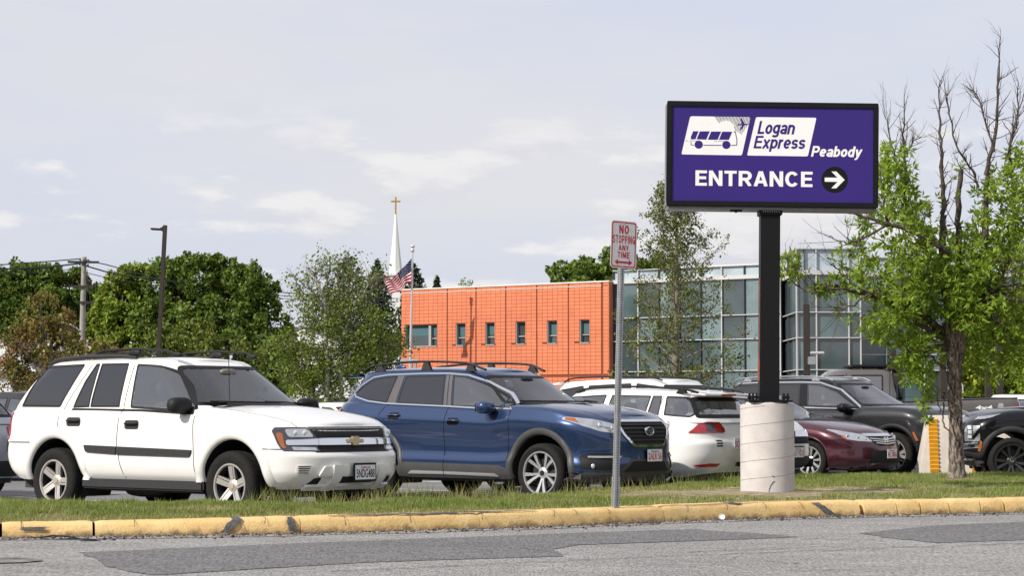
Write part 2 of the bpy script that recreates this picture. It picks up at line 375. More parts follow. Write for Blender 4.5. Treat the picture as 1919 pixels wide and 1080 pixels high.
# ------------------------------------------------------------------ yellow kerb, stone by stone
def kerbmat():
    m, nt, b = newmat('yellow_kerb'); N, L = nt.nodes, nt.links; b.inputs['Roughness'].default_value = .75
    tc = N.new('ShaderNodeTexCoord'); sx = N.new('ShaderNodeSeparateXYZ'); L.new(tc.outputs['Object'], sx.inputs[0])
    def noise(s, d=6, r=.65, sc=(1, 1, 1)):
        mp = N.new('ShaderNodeMapping'); mp.inputs['Scale'].default_value = sc; L.new(tc.outputs['Object'], mp.inputs[0])
        n = N.new('ShaderNodeTexNoise'); n.inputs['Scale'].default_value = s; n.inputs['Detail'].default_value = d; n.inputs['Roughness'].default_value = r; L.new(mp.outputs[0], n.inputs['Vector']); return n.outputs[0]
    def mr(v, a, c, lo=0., hi=1.):
        r = N.new('ShaderNodeMapRange'); r.inputs[1].default_value = a; r.inputs[2].default_value = c; r.inputs[3].default_value = lo; r.inputs[4].default_value = hi; L.new(v, r.inputs[0]); return r.outputs[0]
    def mix(f, a, c):
        x = N.new('ShaderNodeMix'); x.data_type = 'RGBA'; L.new(f, x.inputs[0])
        for k, v in ((6, a), (7, c)):
            if isinstance(v, tuple): x.inputs[k].default_value = c4(v)
            else: L.new(v, x.inputs[k])
        return x.outputs[2]
    c = mix(mr(noise(3), .3, .7), (.66, .435, .165), (.79, .575, .265))
    c = mix(mr(noise(26, 7, .75), .57, .66, 0, .6), c, (.27, .17, .075))
    sub = N.new('ShaderNodeMath'); sub.operation = 'ADD'; L.new(sx.outputs[2], sub.inputs[0])
    nz = mr(noise(9, 6, .7), .2, .8, -.05, .055); L.new(nz, sub.inputs[1])
    c = mix(mr(sub.outputs[0], .06, .125, .93, 0), c, (.105, .06, .028))
    st = mr(noise(4.2, 4, .5, (.35, 1, 3.5)), .72, .735, 0, 1)
    c = mix(st, c, (.075, .072, .075))
    L.new(c, b.inputs['Base Color'])
    u = N.new('ShaderNodeBump'); u.inputs['Strength'].default_value = .8; u.inputs['Distance'].default_value = .012; L.new(noise(45, 7, .7), u.inputs['Height']); L.new(u.outputs[0], b.inputs['Normal'])
    return m
M['kerb'] = kerbmat(); M['kerb_patch'] = pm('kerb_patch', (.10, .095, .10), .9, var=.5, vscale=30, bump=.6)
kerb = tag(link('kerb', None), kind='structure')
PROF = [(0, 0), (.012, .40), (.026, .72), (.042, .88), (.068, .965), (.11, .99), (.24, 1.0), (.28, .95), (.30, 0)]
def kerb_stone(x0, x1, lift0=0, lift1=0):
    n = max(3, int((x1 - x0) / .05)); V = []; F = []; m = len(PROF)
    for i in range(n + 1):
        x = x0 + (x1 - x0) * i / n; e = min(i, n - i) / 1.0
        sl = (kerb_y(x + .05) - kerb_y(x - .05)) / .1; nx, ny = -sl / math.hypot(1, sl), 1 / math.hypot(1, sl)
        h = kerb_h(x) + lift0 * (1 - i / n) + lift1 * i / n
        for d, t in PROF:
            px_, py_ = x + nx * d, kerb_y(x) + ny * d
            w = mnoise.noise((px_ * 4, py_ * 4, t * 2)) * .006 + mnoise.noise((px_ * 14, py_ * 14, t * 4)) * .006
            sh = .012 if e < 1 else 0
            V.append((px_ - nx * w * (t > 0), py_ - ny * w * (t > 0), ROADZ - .01 + (h + .01) * t * (1 - sh * 4) + w * .6 * (t > 0)))
    for i in range(n):
        F += [(i*m+j, (i+1)*m+j, (i+1)*m+j+1, i*m+j+1) for j in range(m-1)]
    k0 = len(V); 
    me = bpy.data.meshes.new('kerb_stone'); me.from_pydata(V, [], F + [tuple(range(m)), tuple(range(n*m+m-1, n*m-1, -1))])
    me.polygons.foreach_set('use_smooth', np.ones(len(me.polygons), dtype=bool)); me.set_sharp_from_angle(angle=R(50)); me.materials.append(M['kerb'])
    link('kerb_stone', me, kerb)
def kx(px, py): return gz(px, py, ROADZ)[0]
joints = [(-16, 0)] + [(kx(p, y), g) for p, y, g in ((5, 1008, .025), (178, 1006, .022), (567, 999, .006), (900, 992, .004), (1248, 980, .007), (1622, 969, .05), (1686, 967, .012), (1730, 966, .016), (1785, 965, .012), (1845, 964, .014), (1890, 963, .02))] + [(16, 0)]
for (a, ga), (b_, gb) in zip(joints, joints[1:]):
    kerb_stone(a + ga / 2, b_ - gb / 2, random.uniform(-.004, .006), random.uniform(-.004, .006))
# bare patches where the paint is gone
def kerb_scar(px, w, tilt, t0, t1):
    V = []; F = []; cx = kx(px, 990); n = 9
    for i in range(n + 1):
        t = t0 + (t1 - t0) * i / n; d = np.interp(t, [p[1] for p in PROF[:7]], [p[0] for p in PROF[:7]])
        for s in (-1, 1):
            x = cx + tilt * (t - t0) + s * w * (.6 + .5 * random.random()); sl = (kerb_y(x + .05) - kerb_y(x - .05)) / .1; nx, ny = -sl / math.hypot(1, sl), 1 / math.hypot(1, sl)
            V.append((x + nx * (d - .016), kerb_y(x) + ny * (d - .016), ROADZ + kerb_h(x) * t + .007))
    F = [(2*i, 2*i+1, 2*i+3, 2*i+2) for i in range(n)]
    link('kerb_scar', mesh_np('kerb_scar', V, F, M['kerb_patch']), kerb)
kerb_scar(450, .05, .14, .08, 1.0); kerb_scar(568, .035, -.02, .1, .95); kerb_scar(1625, .05, -.20, .02, 1.0)
for px in (30, 112, 300, 480, 520, 660, 775, 905, 1040, 1085, 1150, 1310, 1395, 1480, 1560): kerb_scar(px, .0035, random.uniform(-.05, .05), random.uniform(.3, .6), 1.0)
V = []; F = []; n = 60
for i in range(n + 1):
    x = kx(640 + 370 * i / n, 985); sl = (kerb_y(x + .05) - kerb_y(x - .05)) / .1; nx, ny = -sl / math.hypot(1, sl), 1 / math.hypot(1, sl); hw = .004 + .010 * math.sin(math.pi * i / n) * (.6 + .6 * random.random())
    for d in (.058 - hw, .058 + hw): V.append((x + nx * d, kerb_y(x) + ny * d, ROADZ + kerb_h(x) * float(np.interp(d, [p[0] for p in PROF], [p[1] for p in PROF])) + .012))
F = [(2*i, 2*i+2, 2*i+3, 2*i+1) for i in range(n)]
link('kerb_scrape', mesh_np('kerb_scrape', V, F, M['kerb_patch']), kerb)
kerb_scar(132, .13, .0, .45, .66); kerb_scar(1418, .08, 0, .93, 1.0)
# ------------------------------------------------------------------ grass verge
def verge_z(x, y):
    x = np.asarray(x, float); y = np.asarray(y, float)
    f = y - (kerb_y(x) + .26); b_ = edge_y(x) - y; zt = ROADZ + kerb_h(x) - .015
    s = np.clip(f / 1.1, 0, 1); s = s * s * (3 - 2 * s); q = np.clip(b_ / .55, 0, 1); q = q * q * (3 - 2 * q)
    wob = .012 * np.sin(x * 3.1 + y * 1.7) + .009 * np.sin(x * 7.3 - y * 5.1)
    return (zt + (.236 - .032 * np.clip((x - 2.0) / 3.0, 0, 1) - zt) * s + wob * s) * q - .01 * (1 - q)
xs = np.linspace(-30, 30, 420); nv = 44; V = []
for x in xs:
    ya, yb = float(kerb_y(x)) + .2, float(edge_y(x)); yy = ya + (yb - ya) * np.linspace(0, 1, nv + 1)
    V.append(np.stack([np.full(nv + 1, x), yy, verge_z(np.full(nv + 1, x), yy)], 1))
V = np.concatenate(V); i, j = np.meshgrid(np.arange(len(xs) - 1), np.arange(nv), indexing='ij'); k = (i * (nv + 1) + j).ravel()
tag(link('verge', mesh_np('verge', V, np.stack([k, k + nv + 1, k + nv + 2, k + 1], 1), M['soil'], True)), kind='structure')
def grassmat(name):
    m, nt, b = newmat(name); N, L = nt.nodes, nt.links
    a = N.new('ShaderNodeVertexColor'); a.layer_name = 'Col'; L.new(a.outputs[0], b.inputs['Base Color']); b.inputs['Roughness'].default_value = .6; b.inputs['Specular IOR Level'].default_value = .25
    t = N.new('ShaderNodeBsdfTranslucent'); L.new(a.outputs[0], t.inputs[0]); x = N.new('ShaderNodeMixShader'); x.inputs[0].default_value = .35
    L.new(b.outputs[0], x.inputs[1]); L.new(t.outputs[0], x.inputs[2]); L.new(x.outputs[0], N['Material Output'].inputs[0]); return m
M['grass'] = grassmat('grass')
def snoise(x, y, f, s=0): return np.sin(x * f + 1.3 * np.sin(y * f * .8 + s)) * np.sin(y * f * 1.13 + 1.1 * np.sin(x * f * .7 + 2 * s))
def blades(n, sel=None, h0=.018, h1=.052, w=.0058, tall=False):
    x = rng.uniform(-6.6, 9.6, n); lo = kerb_y(x) + .22; hi = edge_y(x) - (.02 if tall else .05)
    if sel is not None: x, y = sel(n)
    else: y = lo + (hi - lo) * rng.uniform(0, 1, n) ** (.85)
    keep = np.abs(x) / y < .262; x, y = x[keep], y[keep]
    bare = np.exp(-(((x - 2.3) / 1.35) ** 2 + ((y - 24.0 - .3 * (x - 2.3)) / 1.25) ** 2)) + np.exp(-(((x - 3.9) / .8) ** 2 + ((y - 25.4) / .7) ** 2)) * .9 + .5 * np.exp(-(((x + 3.2) / .5) ** 2 + ((y - 20.2) / .25) ** 2)) + .6 * np.exp(-(((x - 6.2) / .4) ** 2 + ((y - 29.8) / .4) ** 2)) + .55 * np.exp(-(((x - 5.3) / .7) ** 2 + ((y - 26.5) / .5) ** 2))
    pat = .5 + .5 * snoise(x, y, 2.1) * .6 + .35 * snoise(x, y, 6.3, 1); bare = bare + .35 * np.clip(snoise(x, y, 3.7, 2) * 1.4 - .45, 0, 1) + .25 * np.clip(.35 - (y - kerb_y(x) - .22), 0, .35) / .35
    if not tall:
        k = rng.uniform(0, 1, len(x)) > np.clip(bare * 1.15, 0, .93); x, y, bare, pat = x[k], y[k], bare[k], pat[k]
    n = len(x); z = verge_z(x, y); fr = np.clip((y - kerb_y(x) - .25) / .5, 0, 1)
    h = rng.uniform(h0, h1, n) * (.75 + .5 * np.clip(pat, 0, 1)) * (1 - .8 * np.clip(bare * 1.1, 0, 1)) * (.75 + .25 * fr)
    th = rng.uniform(0, 2 * np.pi, n); lean = rng.uniform(.1, .75, n) * h; la = rng.uniform(0, 2 * np.pi, n)
    wx, wy = np.cos(th) * w * rng.uniform(.6, 1.4, n), np.sin(th) * w * rng.uniform(.6, 1.4, n)
    b0 = np.stack([x - wx, y - wy, z - .01], 1); b1 = np.stack([x + wx, y + wy, z - .01], 1)
    tp = np.stack([x + lean * np.cos(la), y + lean * np.sin(la), z + h], 1)
    V = np.stack([b0, b1, tp], 1).reshape(-1, 3)
    dry = np.clip(rng.uniform(0, 1, n) * .7 + .55 * bare + .40 * (1 - fr) - .30 * pat + (.12 if not tall else .35), 0, 1)[:, None] ** 1.6
    g = np.array([.115, .195, .034]) * rng.uniform(.55, 1.55, (n, 1)) + np.array([.07, .06, .008]) * rng.uniform(0, 1, (n, 1))
    c = g * (1 - dry) + np.array([.50, .41, .21]) * rng.uniform(.7, 1.15, (n, 1)) * dry
    return V, np.repeat(c, 3, 0)
VA, CA = blades(270000)
def near_edge(n):
    x = np.concatenate([rng.uniform(-2.6, .1, int(n * .7)), rng.uniform(.6, 3.4, n - int(n * .7))]); return x, edge_y(x) - rng.uniform(.05, .6, n)
def tufts(n):
    cx = rng.uniform(-6, 9, 260); cy = kerb_y(cx) + .3 + (edge_y(cx) - kerb_y(cx) - .5) * rng.uniform(0, 1, 260); k = rng.integers(0, 260, n)
    return cx[k] + rng.normal(0, .05, n), np.minimum(cy[k] + rng.normal(0, .05, n), edge_y(cx[k]) - .06)
VB, CB = blades(2600, near_edge, .10, .24, .004, True)
VC, CC = blades(9000, tufts, .05, .10, .005)
V = np.concatenate([VA, VB, VC]); C = np.concatenate([CA, CB, CC])
tag(link('grass', mesh_np('grass', V, np.arange(len(V)).reshape(-1, 3), M['grass'], False, C)), kind='stuff')
# grit and pebbles by the kerb
n = 3200; x = rng.uniform(-6, 8, n); y = kerb_y(x) - .02 - np.abs(rng.normal(0, .2, n)); s = rng.uniform(.004, .016, n) * np.where(rng.uniform(0, 1, n) > .93, 1.6, 1)
oc = np.array([(1, 0, 0), (-1, 0, 0), (0, 1, 0), (0, -1, 0), (0, 0, .7), (0, 0, -.7)]); of = np.array([(0, 2, 4), (2, 1, 4), (1, 3, 4), (3, 0, 4), (2, 0, 5), (1, 2, 5), (3, 1, 5), (0, 3, 5)])
V = np.stack([x, y, np.full(n, ROADZ + .008)], 1)[:, None, :] + oc[None] * s[:, None, None] * rng.uniform(.6, 1.3, (n, 6, 1))
M['pebble'] = pm('pebble', (.11, .097, .087), .9, var=.4, vscale=3, island=.9)
tag(link('gravel', mesh_np('gravel', V.reshape(-1, 3), (of[None] + 6 * np.arange(n)[:, None, None]).reshape(-1, 3), M['pebble'])), kind='stuff')
# litter: a bottle cap and a torn strip of black plastic in the gutter
p = gz(1353, 975, ROADZ); cap = MB().lathe([(.001, .0), (.030, .0), (.032, -.012), (.028, -.013)], 20, lambda r, h, c, s: (p.x + r * c, p.y + h * .5 + (r * s) * .35, ROADZ + .030 + r * s * .93)).build('bottle_cap', M['plate_white'], smooth=40)
tag(cap, 'small round white lid standing on edge at the kerb foot', 'lid')
b_ = MB()
for (px0, px1, py, dz) in ((62, 150, 1012, .03), (95, 185, 1014, .012), (150, 190, 1016, .01)):
    a, c = gz(px0, py, ROADZ), gz(px1, py - 1, ROADZ)
    b_.tube([a + Vector((0, 0, .008)), a.lerp(c, .4) + Vector((0, .01, dz)), a.lerp(c, .7) + Vector((0, 0, dz * .8)), c + Vector((0, 0, .006))], [.006, .022, .018, .006], 6, .35)
tag(b_.build('plastic_strip', M['black_trim'], smooth=60), 'torn strip of black plastic lying in the gutter below the yellow kerb', 'debris')
# ------------------------------------------------------------------ stall lines and wheel stops
HD = -.705; hx, hy = math.cos(HD), math.sin(HD); nx_, ny_ = -hy, hx
def lotpt(l, t, z=0.0): return Vector((-3.497 + nx_ * l + hx * t, 24.017 + ny_ * l + hy * t, z))
ln = MB()
for l in np.arange(-9.45, 28, 2.75):
    a, b2 = lotpt(l - .05, -5.5, .004), lotpt(l - .05, 1.6, .004); d = Vector((nx_, ny_, 0)) * .1
    ln.add([a, b2, b2 + d, a + d], [(0, 1, 2, 3)])
for t in (-5.6, -12.5):
    a, b2 = lotpt(-12, t, .0045), lotpt(28, t, .0045); d = Vector((hx, hy, 0)) * .1
    ln.add([a, b2, b2 + d, a + d], [(0, 1, 2, 3)])
tag(ln.build('parking_line', M['line_paint'], doubles=False), kind='structure')
M['concrete'] = pm('concrete', (.48, .45, .42), .85, var=.16, vscale=5, bump=.25, bscale=60)
M['concrete_dark'] = pm('concrete_dark', (.30, .29, .28), .9, var=.2, vscale=6, bump=.3, bscale=60)
def wheel_stop(l, t, label):
    b = MB(); q = [(-.08, 0), (-.08, .06), (-.05, .115), (.05, .115), (.08, .06), (.08, 0)]
    b.prism(q, -.9, .9, lambda u, v, d: (u, d, v)); o = b.build('wheel_stop', M['concrete_dark'], bevel=.012, loc=lotpt(l, t), rz=HD)
    tag(o, label, 'wheel stop', 'concrete wheel stops along the front of the stalls')
wheel_stop(.0, 1.95, 'concrete wheel stop under the nose of the white off-roader')
wheel_stop(8.6, 1.75, 'concrete wheel stop behind the white estate car')
wheel_stop(13.95, 0.0, 'concrete wheel stop just right of the round sign footing')
wheel_stop(16.0, .55, 'concrete wheel stop in front of the maroon saloon')

# unseen ring of trees, added to give paint and glass something dark to reflect
M['far_leaf'] = pm('far_leaf', (.035, .06, .016), .8, island=.5, spec=.2)
V = []; F = []; n = 220; m = 6
for i in range(n + 1):
    a = R(128 + 284 * i / n); rad = 62 + 8 * mnoise.noise((i * .11, 0, 0)); H = 7.0 + 3.2 * mnoise.noise((i * .21, 5, 0)) + 1.2 * mnoise.noise((i * .9, 7, 0))
    for j in range(m + 1):
        t = j / m; rr = rad - 2.2 * math.sin(t * math.pi) - 1.2 * mnoise.noise((i * .5, j * .8, 2)); V.append((rr * math.cos(a), 22 + rr * math.sin(a), H * t - .1))
for i in range(n): F += [(i*(m+1)+j, (i+1)*(m+1)+j, (i+1)*(m+1)+j+1, i*(m+1)+j+1) for j in range(m)]
o = tag(link('unseen_tree_line', mesh_np('unseen_tree_line', V, F, M['far_leaf'])), kind='stuff')
# ================================================================== BUILDINGS
M['terracotta'] = pm('terracotta', (.60, .178, .082), .75, var=.12, vscale=.35, island=.04)
M['terracotta_wall'] = pm('terracotta_wall', (.52, .16, .08), .8, var=.1, vscale=1)
M['mortar'] = pm('mortar', (.21, .065, .035), .95, spec=.1)
M['coping'] = pm('coping', (.66, .64, .60), .5, var=.06)
M['alum_frame'] = pm('alum_frame', (.36, .35, .34), .45, metal=.3)
M['frame_white'] = pm('frame_white', (.50, .50, .49), .5)
M['frame_dark'] = pm('frame_dark', (.05, .055, .06), .45)
M['pane_dark'] = pm('pane_dark', (.048, .066, .070), .04, spec=1.0, var=.4, vscale=.35)
M['pane_teal'] = pm('pane_teal', (.080, .120, .125), .04, spec=1.0, var=.4, vscale=.4)
M['pane_light'] = pm('pane_light', (.15, .205, .215), .05, spec=1.0, var=.3, vscale=.5)
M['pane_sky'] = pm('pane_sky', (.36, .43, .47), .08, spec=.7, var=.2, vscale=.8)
M['blind'] = pm('blind', (.045, .115, .13), .6)
M['siding'] = pm('siding', (.74, .74, .74), .6, var=.05)
M['roofing'] = pm('roofing', (.16, .15, .15), .85, var=.2)
M['blind_grey'] = pm('blind_grey', (.5, .5, .5), .7)
WANG = math.atan2(-.5728, .8197)
ob = thing('office_building', 'two storey orange terracotta tiled office block with small square windows', 'building', (-6.03, 117.7, 0), WANG)
WX = [(.12, 2.36), (3.62, 4.27), (5.58, 6.21), (7.57, 8.20), (9.58, 10.22), (11.62, 12.25)]; WZ = (4.71, 5.91); S0, S1, HT = -.11, 13.40, 7.86
w = MB()
w.box(S0, S1, .05, .34, 0, WZ[0]).box(S0, S1, .05, .34, WZ[1], HT)
pr = S0
for a, b_ in WX + [(S1, S1)]:
    if a > pr: w.box(pr, a, .05, .34, WZ[0], WZ[1])
    pr = b_
w.build('wall', M['mortar'], ob)
MB().box(S0 + .02, S1 - .02, .36, 15, 0, HT - .05).build('wall', M['terracotta_wall'], ob)
MB().box(S1, S1 + .05, .02, 15, 0, HT).build('side_wall', M['terracotta_wall'], ob)
MB().box(S0 - .05, S1 + .08, -.03, .36, HT, HT + .07).build('coping', M['coping'], ob)
MB().box(S0, 13.0, -.012, .05, 7.66, 7.69).build('trim_line', M['coping'], ob)
vj = [S0, 3.05, 4.98, 6.94, 8.94, 10.94, 13.00, S1]
def tiles(a, b_, z0, z1):
    m = MB(); n = max(1, round((b_ - a) / .315)); tw = (b_ - a) / n; k = max(1, round((z1 - z0) / .19)); th = (z1 - z0) / k
    for i in range(n):
        for j in range(k):
            x0, x1, y0, y1 = a + i * tw + .008, a + (i + 1) * tw - .008, z0 + j * th + .007, z0 + (j + 1) * th - .007
            for p, q in WX:
                if x1 > p and x0 < q and y1 > WZ[0] and y0 < WZ[1]:
                    if y0 < WZ[0] - .04: y1 = WZ[0]
                    elif y1 > WZ[1] + .04: y0 = WZ[1]
                    elif x0 < p - .02 and x1 <= q: x1 = p
                    elif x1 > q + .02 and x0 >= p: x0 = q
                    elif x0 < p and x1 > q:
                        m.box(x0, p, .02 + random.uniform(-.004, .004), .05, y0, y1); x0 = q
                    else: x0 = x1
            if x1 - x0 > .015: m.box(x0, x1, .02 + random.uniform(-.004, .004), .05, y0, y1)
    o = m.build('tile_panel', M['terracotta'], ob, doubles=False); o['kind'] = 'stuff'
for a, b_ in zip(vj, vj[1:]):
    g0 = .035 if a != S0 else 0; g1 = .035 if b_ != S1 else 0
    if a == 13.00: g0 = .09
    tiles(a + g0, b_ - g1, 3.10, 7.66); tiles(a + g0, b_ - g1, 7.69, HT); tiles(a + g0, b_ - g1, .1, 2.96)
for i, (a, b_) in enumerate(WX):
    f = MB().box(a - .004, a + .05, .06, .30, *WZ).box(b_ - .02, b_ + .004, .06, .30, *WZ).box(a + .05, b_ - .02, .16, .30, WZ[1] - .03, WZ[1]).box(a + .05, b_ - .02, -.01, .30, WZ[0] - .01, WZ[0] + .05)
    wf = f.build('window', M['alum_frame'], ob)
    def sash(x0, x1, bar):
        MB().box(x0, x1, .285, .30, WZ[0] + .06, WZ[1] - .05).build('pane', M['pane_dark'], wf)
        bz = WZ[1] - random.uniform(.45, .7) if i not in (3,) else WZ[1] - .1
        MB().box(x0 + .02, x1 - .02, .272, .284, bz, WZ[1] - .05).build('blind', M['blind'], wf)
        if bar: MB().box(x0, x1, .20, .270, WZ[0] + .42, WZ[0] + .48).build('glazing_bar', M['alum_frame'], wf)
    if i == 0:
        MB().box(1.72, 1.88, .10, .30, WZ[0] + .06, WZ[1] - .05).build('mullion', M['alum_frame'], wf)
        sash(a + .05, 1.72, False); sash(1.88, b_ - .02, True)
    else: sash(a + .05, b_ - .02, True)
# ---- glazed wing
gb = thing('glass_building', 'glass curtain wall office wing with white mullions beside the orange block', 'building', (-6.03 + .5728 * .45, 117.7 + .8197 * .45, 0), WANG)
def curtain(fn, cols, rows, parent, white, name='glass_panel'):
    # fn(u, d, z): u along the facade, d depth inwards
    for i in range(len(cols) - 1):
        for j in range(len(rows) - 1):
            q = random.random()
            mt = M['pane_dark'] if q < .38 else M['pane_teal'] if q < .8 else M['pane_light']
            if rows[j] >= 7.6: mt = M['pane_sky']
            m = MB(); V = [fn(cols[i] + a * (cols[i + 1] - cols[i]), .06 + dd, rows[j] + c * (rows[j + 1] - rows[j])) for dd in (0, .03) for a, c in ((.01, .005), (.99, .005), (.99, .995), (.01, .995))]
            m.add(V, [(0, 1, 2, 3), (7, 6, 5, 4), (0, 4, 5, 1), (1, 5, 6, 2), (2, 6, 7, 3), (3, 7, 4, 0)]); m.build(name, mt, parent)
    for i, c in enumerate(cols):
        t = .026 if i in white else .020
        m = MB(); V = [fn(c + a, d, z) for z in (rows[0], rows[-1]) for a, d in ((-t, -.06), (t, -.06), (t, .05), (-t, .05))]
        m.add(V, [(0, 1, 2, 3), (7, 6, 5, 4), (0, 4, 5, 1), (1, 5, 6, 2), (2, 6, 7, 3), (3, 7, 4, 0)]); m.build('mullion', M['frame_white'] if i in white else M['frame_dark'], parent)
    for r in rows[1:]:
        t = .020 if r not in (7.86, 7.69) else .10
        m = MB(); V = [fn(c, d, r + z) for z in (-t, t) for c, d in ((cols[0], -.09), (cols[-1], -.09), (cols[-1], .045), (cols[0], .045))]
        m.add(V, [(0, 1, 2, 3), (7, 6, 5, 4), (0, 4, 5, 1), (1, 5, 6, 2), (2, 6, 7, 3), (3, 7, 4, 0)]); m.build('transom', M['frame_white'], parent)
colsA = [13.46, 14.96, 16.18, 17.41, 18.64, 19.86, 21.14, 22.38, 23.15]
curtain(lambda u, d, z: (u, d, z), colsA, [0, 1.6, 3.2, 4.77, 5.97, 7.86, 8.44], gb, (1, 5, 8))
MB().box(13.5, 23.0, .3, 11, 0, 7.8).build('wall', M['pane_dark'], gb)
Minv = (Matrix.Translation(gb.location) @ Matrix.Rotation(WANG, 4, 'Z')).inverted()
wr = lambda x, y, z: tuple(Minv @ Vector((x, y, z)))
rb = [0, 1.6, 3.12, 4.62, 5.82, 7.69, 8.81]
curtain(lambda u, d, z: wr(u, 100 + d, z), [13.34, 13.72, 14.27, 15.79, 16.34], rb, gb, (0, 2, 3, 4))
curtain(lambda u, d, z: wr(13.34 + d + .05, 100.08 + u, z), [0, 3.1, 6.3], rb, gb, (0, 2))
curtain(lambda u, d, z: wr(u, 101.5 + d, z), [16.42, 17.8, 19.6, 21.4, 23.2, 25.0, 27], [0, 1.6, 3.12, 3.87, 4.62, 5.82, 7.69, 8.5], gb, (0, 1, 2, 3, 4, 5))
m = MB(); V = [wr(x, y, z) for z in (0, 7.6) for x, y in ((14.0, 102.2), (27, 102.2), (27, 110), (14.2, 110))]
m.add(V, [(0, 1, 2, 3), (7, 6, 5, 4), (0, 4, 5, 1), (1, 5, 6, 2), (2, 6, 7, 3), (3, 7, 4, 0)]); m.build('wall', M['pane_dark'], gb)
m = MB()
for k in range(9):
    z = 7.95 + k * .095; V = [wr(x, y, zz) for zz in (z, z + .05) for x, y in ((14.4, 104), (16.2, 104), (16.2, 104.1), (14.4, 104.1))]
    m.add(V, [(0, 1, 2, 3), (7, 6, 5, 4), (0, 4, 5, 1), (1, 5, 6, 2), (2, 6, 7, 3), (3, 7, 4, 0)])
m.build('louvre', M['frame_white'], gb)
m = MB(); V = [wr(x, y, zz) for zz in (7.8, 8.9) for x, y in ((8.2, 114), (14.1, 110.5), (15, 116), (9, 119))]
m.add(V, [(0, 1, 2, 3), (7, 6, 5, 4), (0, 4, 5, 1), (1, 5, 6, 2), (2, 6, 7, 3), (3, 7, 4, 0)]); m.build('roof_house', M['coping'], gb)
# ---- church
ch = thing('church', 'far white church steeple with a gilt cross rising behind the trees', 'church', (0, 0, 0))
c0 = at(741, 600, 380); ch.location = (c0.x, c0.y, 0)
s = 380 / 4000
zt = lambda py: EYE + (772 - py) * s
MB().box(-1.9 - .7, 1.7 - .7, -1.8, 1.8, 0, zt(546)).box(-2.1 - .7, 1.9 - .7, -2, 2, zt(546), zt(544)).build('tower', M['siding'], ch)
b_ = MB().box(-1.35, 1.15, -1.2, 1.2, zt(544), zt(517)).box(-1.6, 1.4, -1.5, 1.5, zt(517), zt(513)); b_.build('belfry', M['siding'], ch)
for dx in (-.75, .35): MB().box(dx - .22, dx + .22, -1.26, -1.2, zt(538), zt(524)).build('louvre', M['blind_grey'], ch)
MB().box(-1.4, -.7, -1.86, -1.8, zt(572), zt(560)).build('window', M['blind_grey'], ch)
MB().lathe([(1.25, zt(513)), (.62, zt(455)), (.16, zt(401)), (.001, zt(400))], 8).build('spire', M['siding'], ch)
MB().box(-.14, .14, -.14, .14, zt(401), zt(368)).box(-.85, .85, -.13, .13, zt(378), zt(375)).build('cross', M['gilt'], ch)
MB().box(-26, -3, 2, 22, 0, zt(640)).build('nave', M['siding'], ch)
MB().prism([(-27, zt(640)), (-2, zt(640)), (-2.4, zt(612)), (-26.5, zt(612))], 3, 21, lambda u, v, d: (u, d, v)).build('roof', M['roofing'], ch)
# ---- houses glimpsed through the trees
def house(name, label, px, D, w_, dp, hw, hr, py_unused=0):
    p = at(px, 700, D); h = thing(name, label, 'house', (p.x, p.y, 0))
    MB().box(-w_ / 2, w_ / 2, 0, dp, 0, hw).build('wall', M['siding'], h)
    MB().prism([(-w_ / 2 - .3, hw), (w_ / 2 + .3, hw), (0, hw + hr)], -.3, dp + .3, lambda u, v, d: (u, d, v)).build('roof', M['roofing'], h)
    MB().prism([(-w_ / 2, hw + .05), (w_ / 2, hw + .05), (0, hw + hr - .25)], -.34, -.305, lambda u, v, d: (u, d, v)).build('gable', M['siding'], h)
    for x in (-w_ / 4, w_ / 4):
        f = MB().box(x - .5, x + .5, -.06, 0, hw - 1.7, hw - .3).build('window', M['frame_white'], h); MB().box(x - .4, x + .4, -.075, -.061, hw - 1.6, hw - .4).build('pane', M['pane_dark'], f)
house('house', 'white gabled house half hidden behind the rusty-leaved tree', 8, 96, 3.2, 8, 2.9, 1.6)
house('house', 'pale grey house glimpsed through the white-limbed birch', 568, 150, 6.5, 9, 5.6, 1.6)
# ================================================================== FLAG, POLES
def tilted(o, deg): o.rotation_euler.y = R(deg); return o
fp = thing('flagpole', 'slim pale metal flagpole in front of the orange block', 'flagpole', (-5.44, 112.9, 0)); tilted(fp, 1.0)
MB().lathe([(.085, 0), (.08, 3), (.045, 9.6)], 12, cap=True).build('pole', M['alu'], fp, smooth=40)
MB().ellip((0, 0, 9.93), (.12, .12, .09)).ellip((0, 0, 9.72), (.10, .10, .13)).lathe([(.03, 9.55), (.03, 9.95)], 8).build('finial', M['alu'], fp, smooth=60)
T_ = [(771.5, 484), (760, 497), (752, 505), (740, 518), (733, 523), (727, 518), (720.5, 520)]
B_ = [(770, 530), (762, 531), (757, 534), (754, 541), (746, 546), (738, 549), (730, 551.5)]
def curve(P, u):
    k = np.linspace(0, 1, len(P)); return float(pchip(k, [p[0] for p in P])(u)), float(pchip(k, [p[1] for p in P])(u))
nu, nvv = 40, 65; V = []; F = []; mi = []
for i in range(nu + 1):
    u = i / nu; t, b_ = curve(T_, u), curve(B_, u)
    for j in range(nvv + 1):
        v = j / nvv; p = at(t[0] + (b_[0] - t[0]) * v, t[1] + (b_[1] - t[1]) * v, 112.88); p.y += .16 * math.sin(u * 11 + v * 2.5) * min(1, u * 3); V.append(p)
for i in range(nu):
    for j in range(nvv):
        F.append((i*(nvv+1)+j, (i+1)*(nvv+1)+j, (i+1)*(nvv+1)+j+1, i*(nvv+1)+j+1)); mi.append(2 if i < nu * .42 and j < 35 else (1 if (j % 10) < 6 else 0))
me = mesh_np('flag', V, F, None, True)
for k in ('flag_white', 'flag_red', 'flag_blue'): me.materials.append(M[k])
me.polygons.foreach_set('material_index', np.array(mi, dtype=np.int32))
fl = tag(link('flag', me), 'red and white striped flag with a starred navy corner waving on the pole', 'flag')
sm = MB()
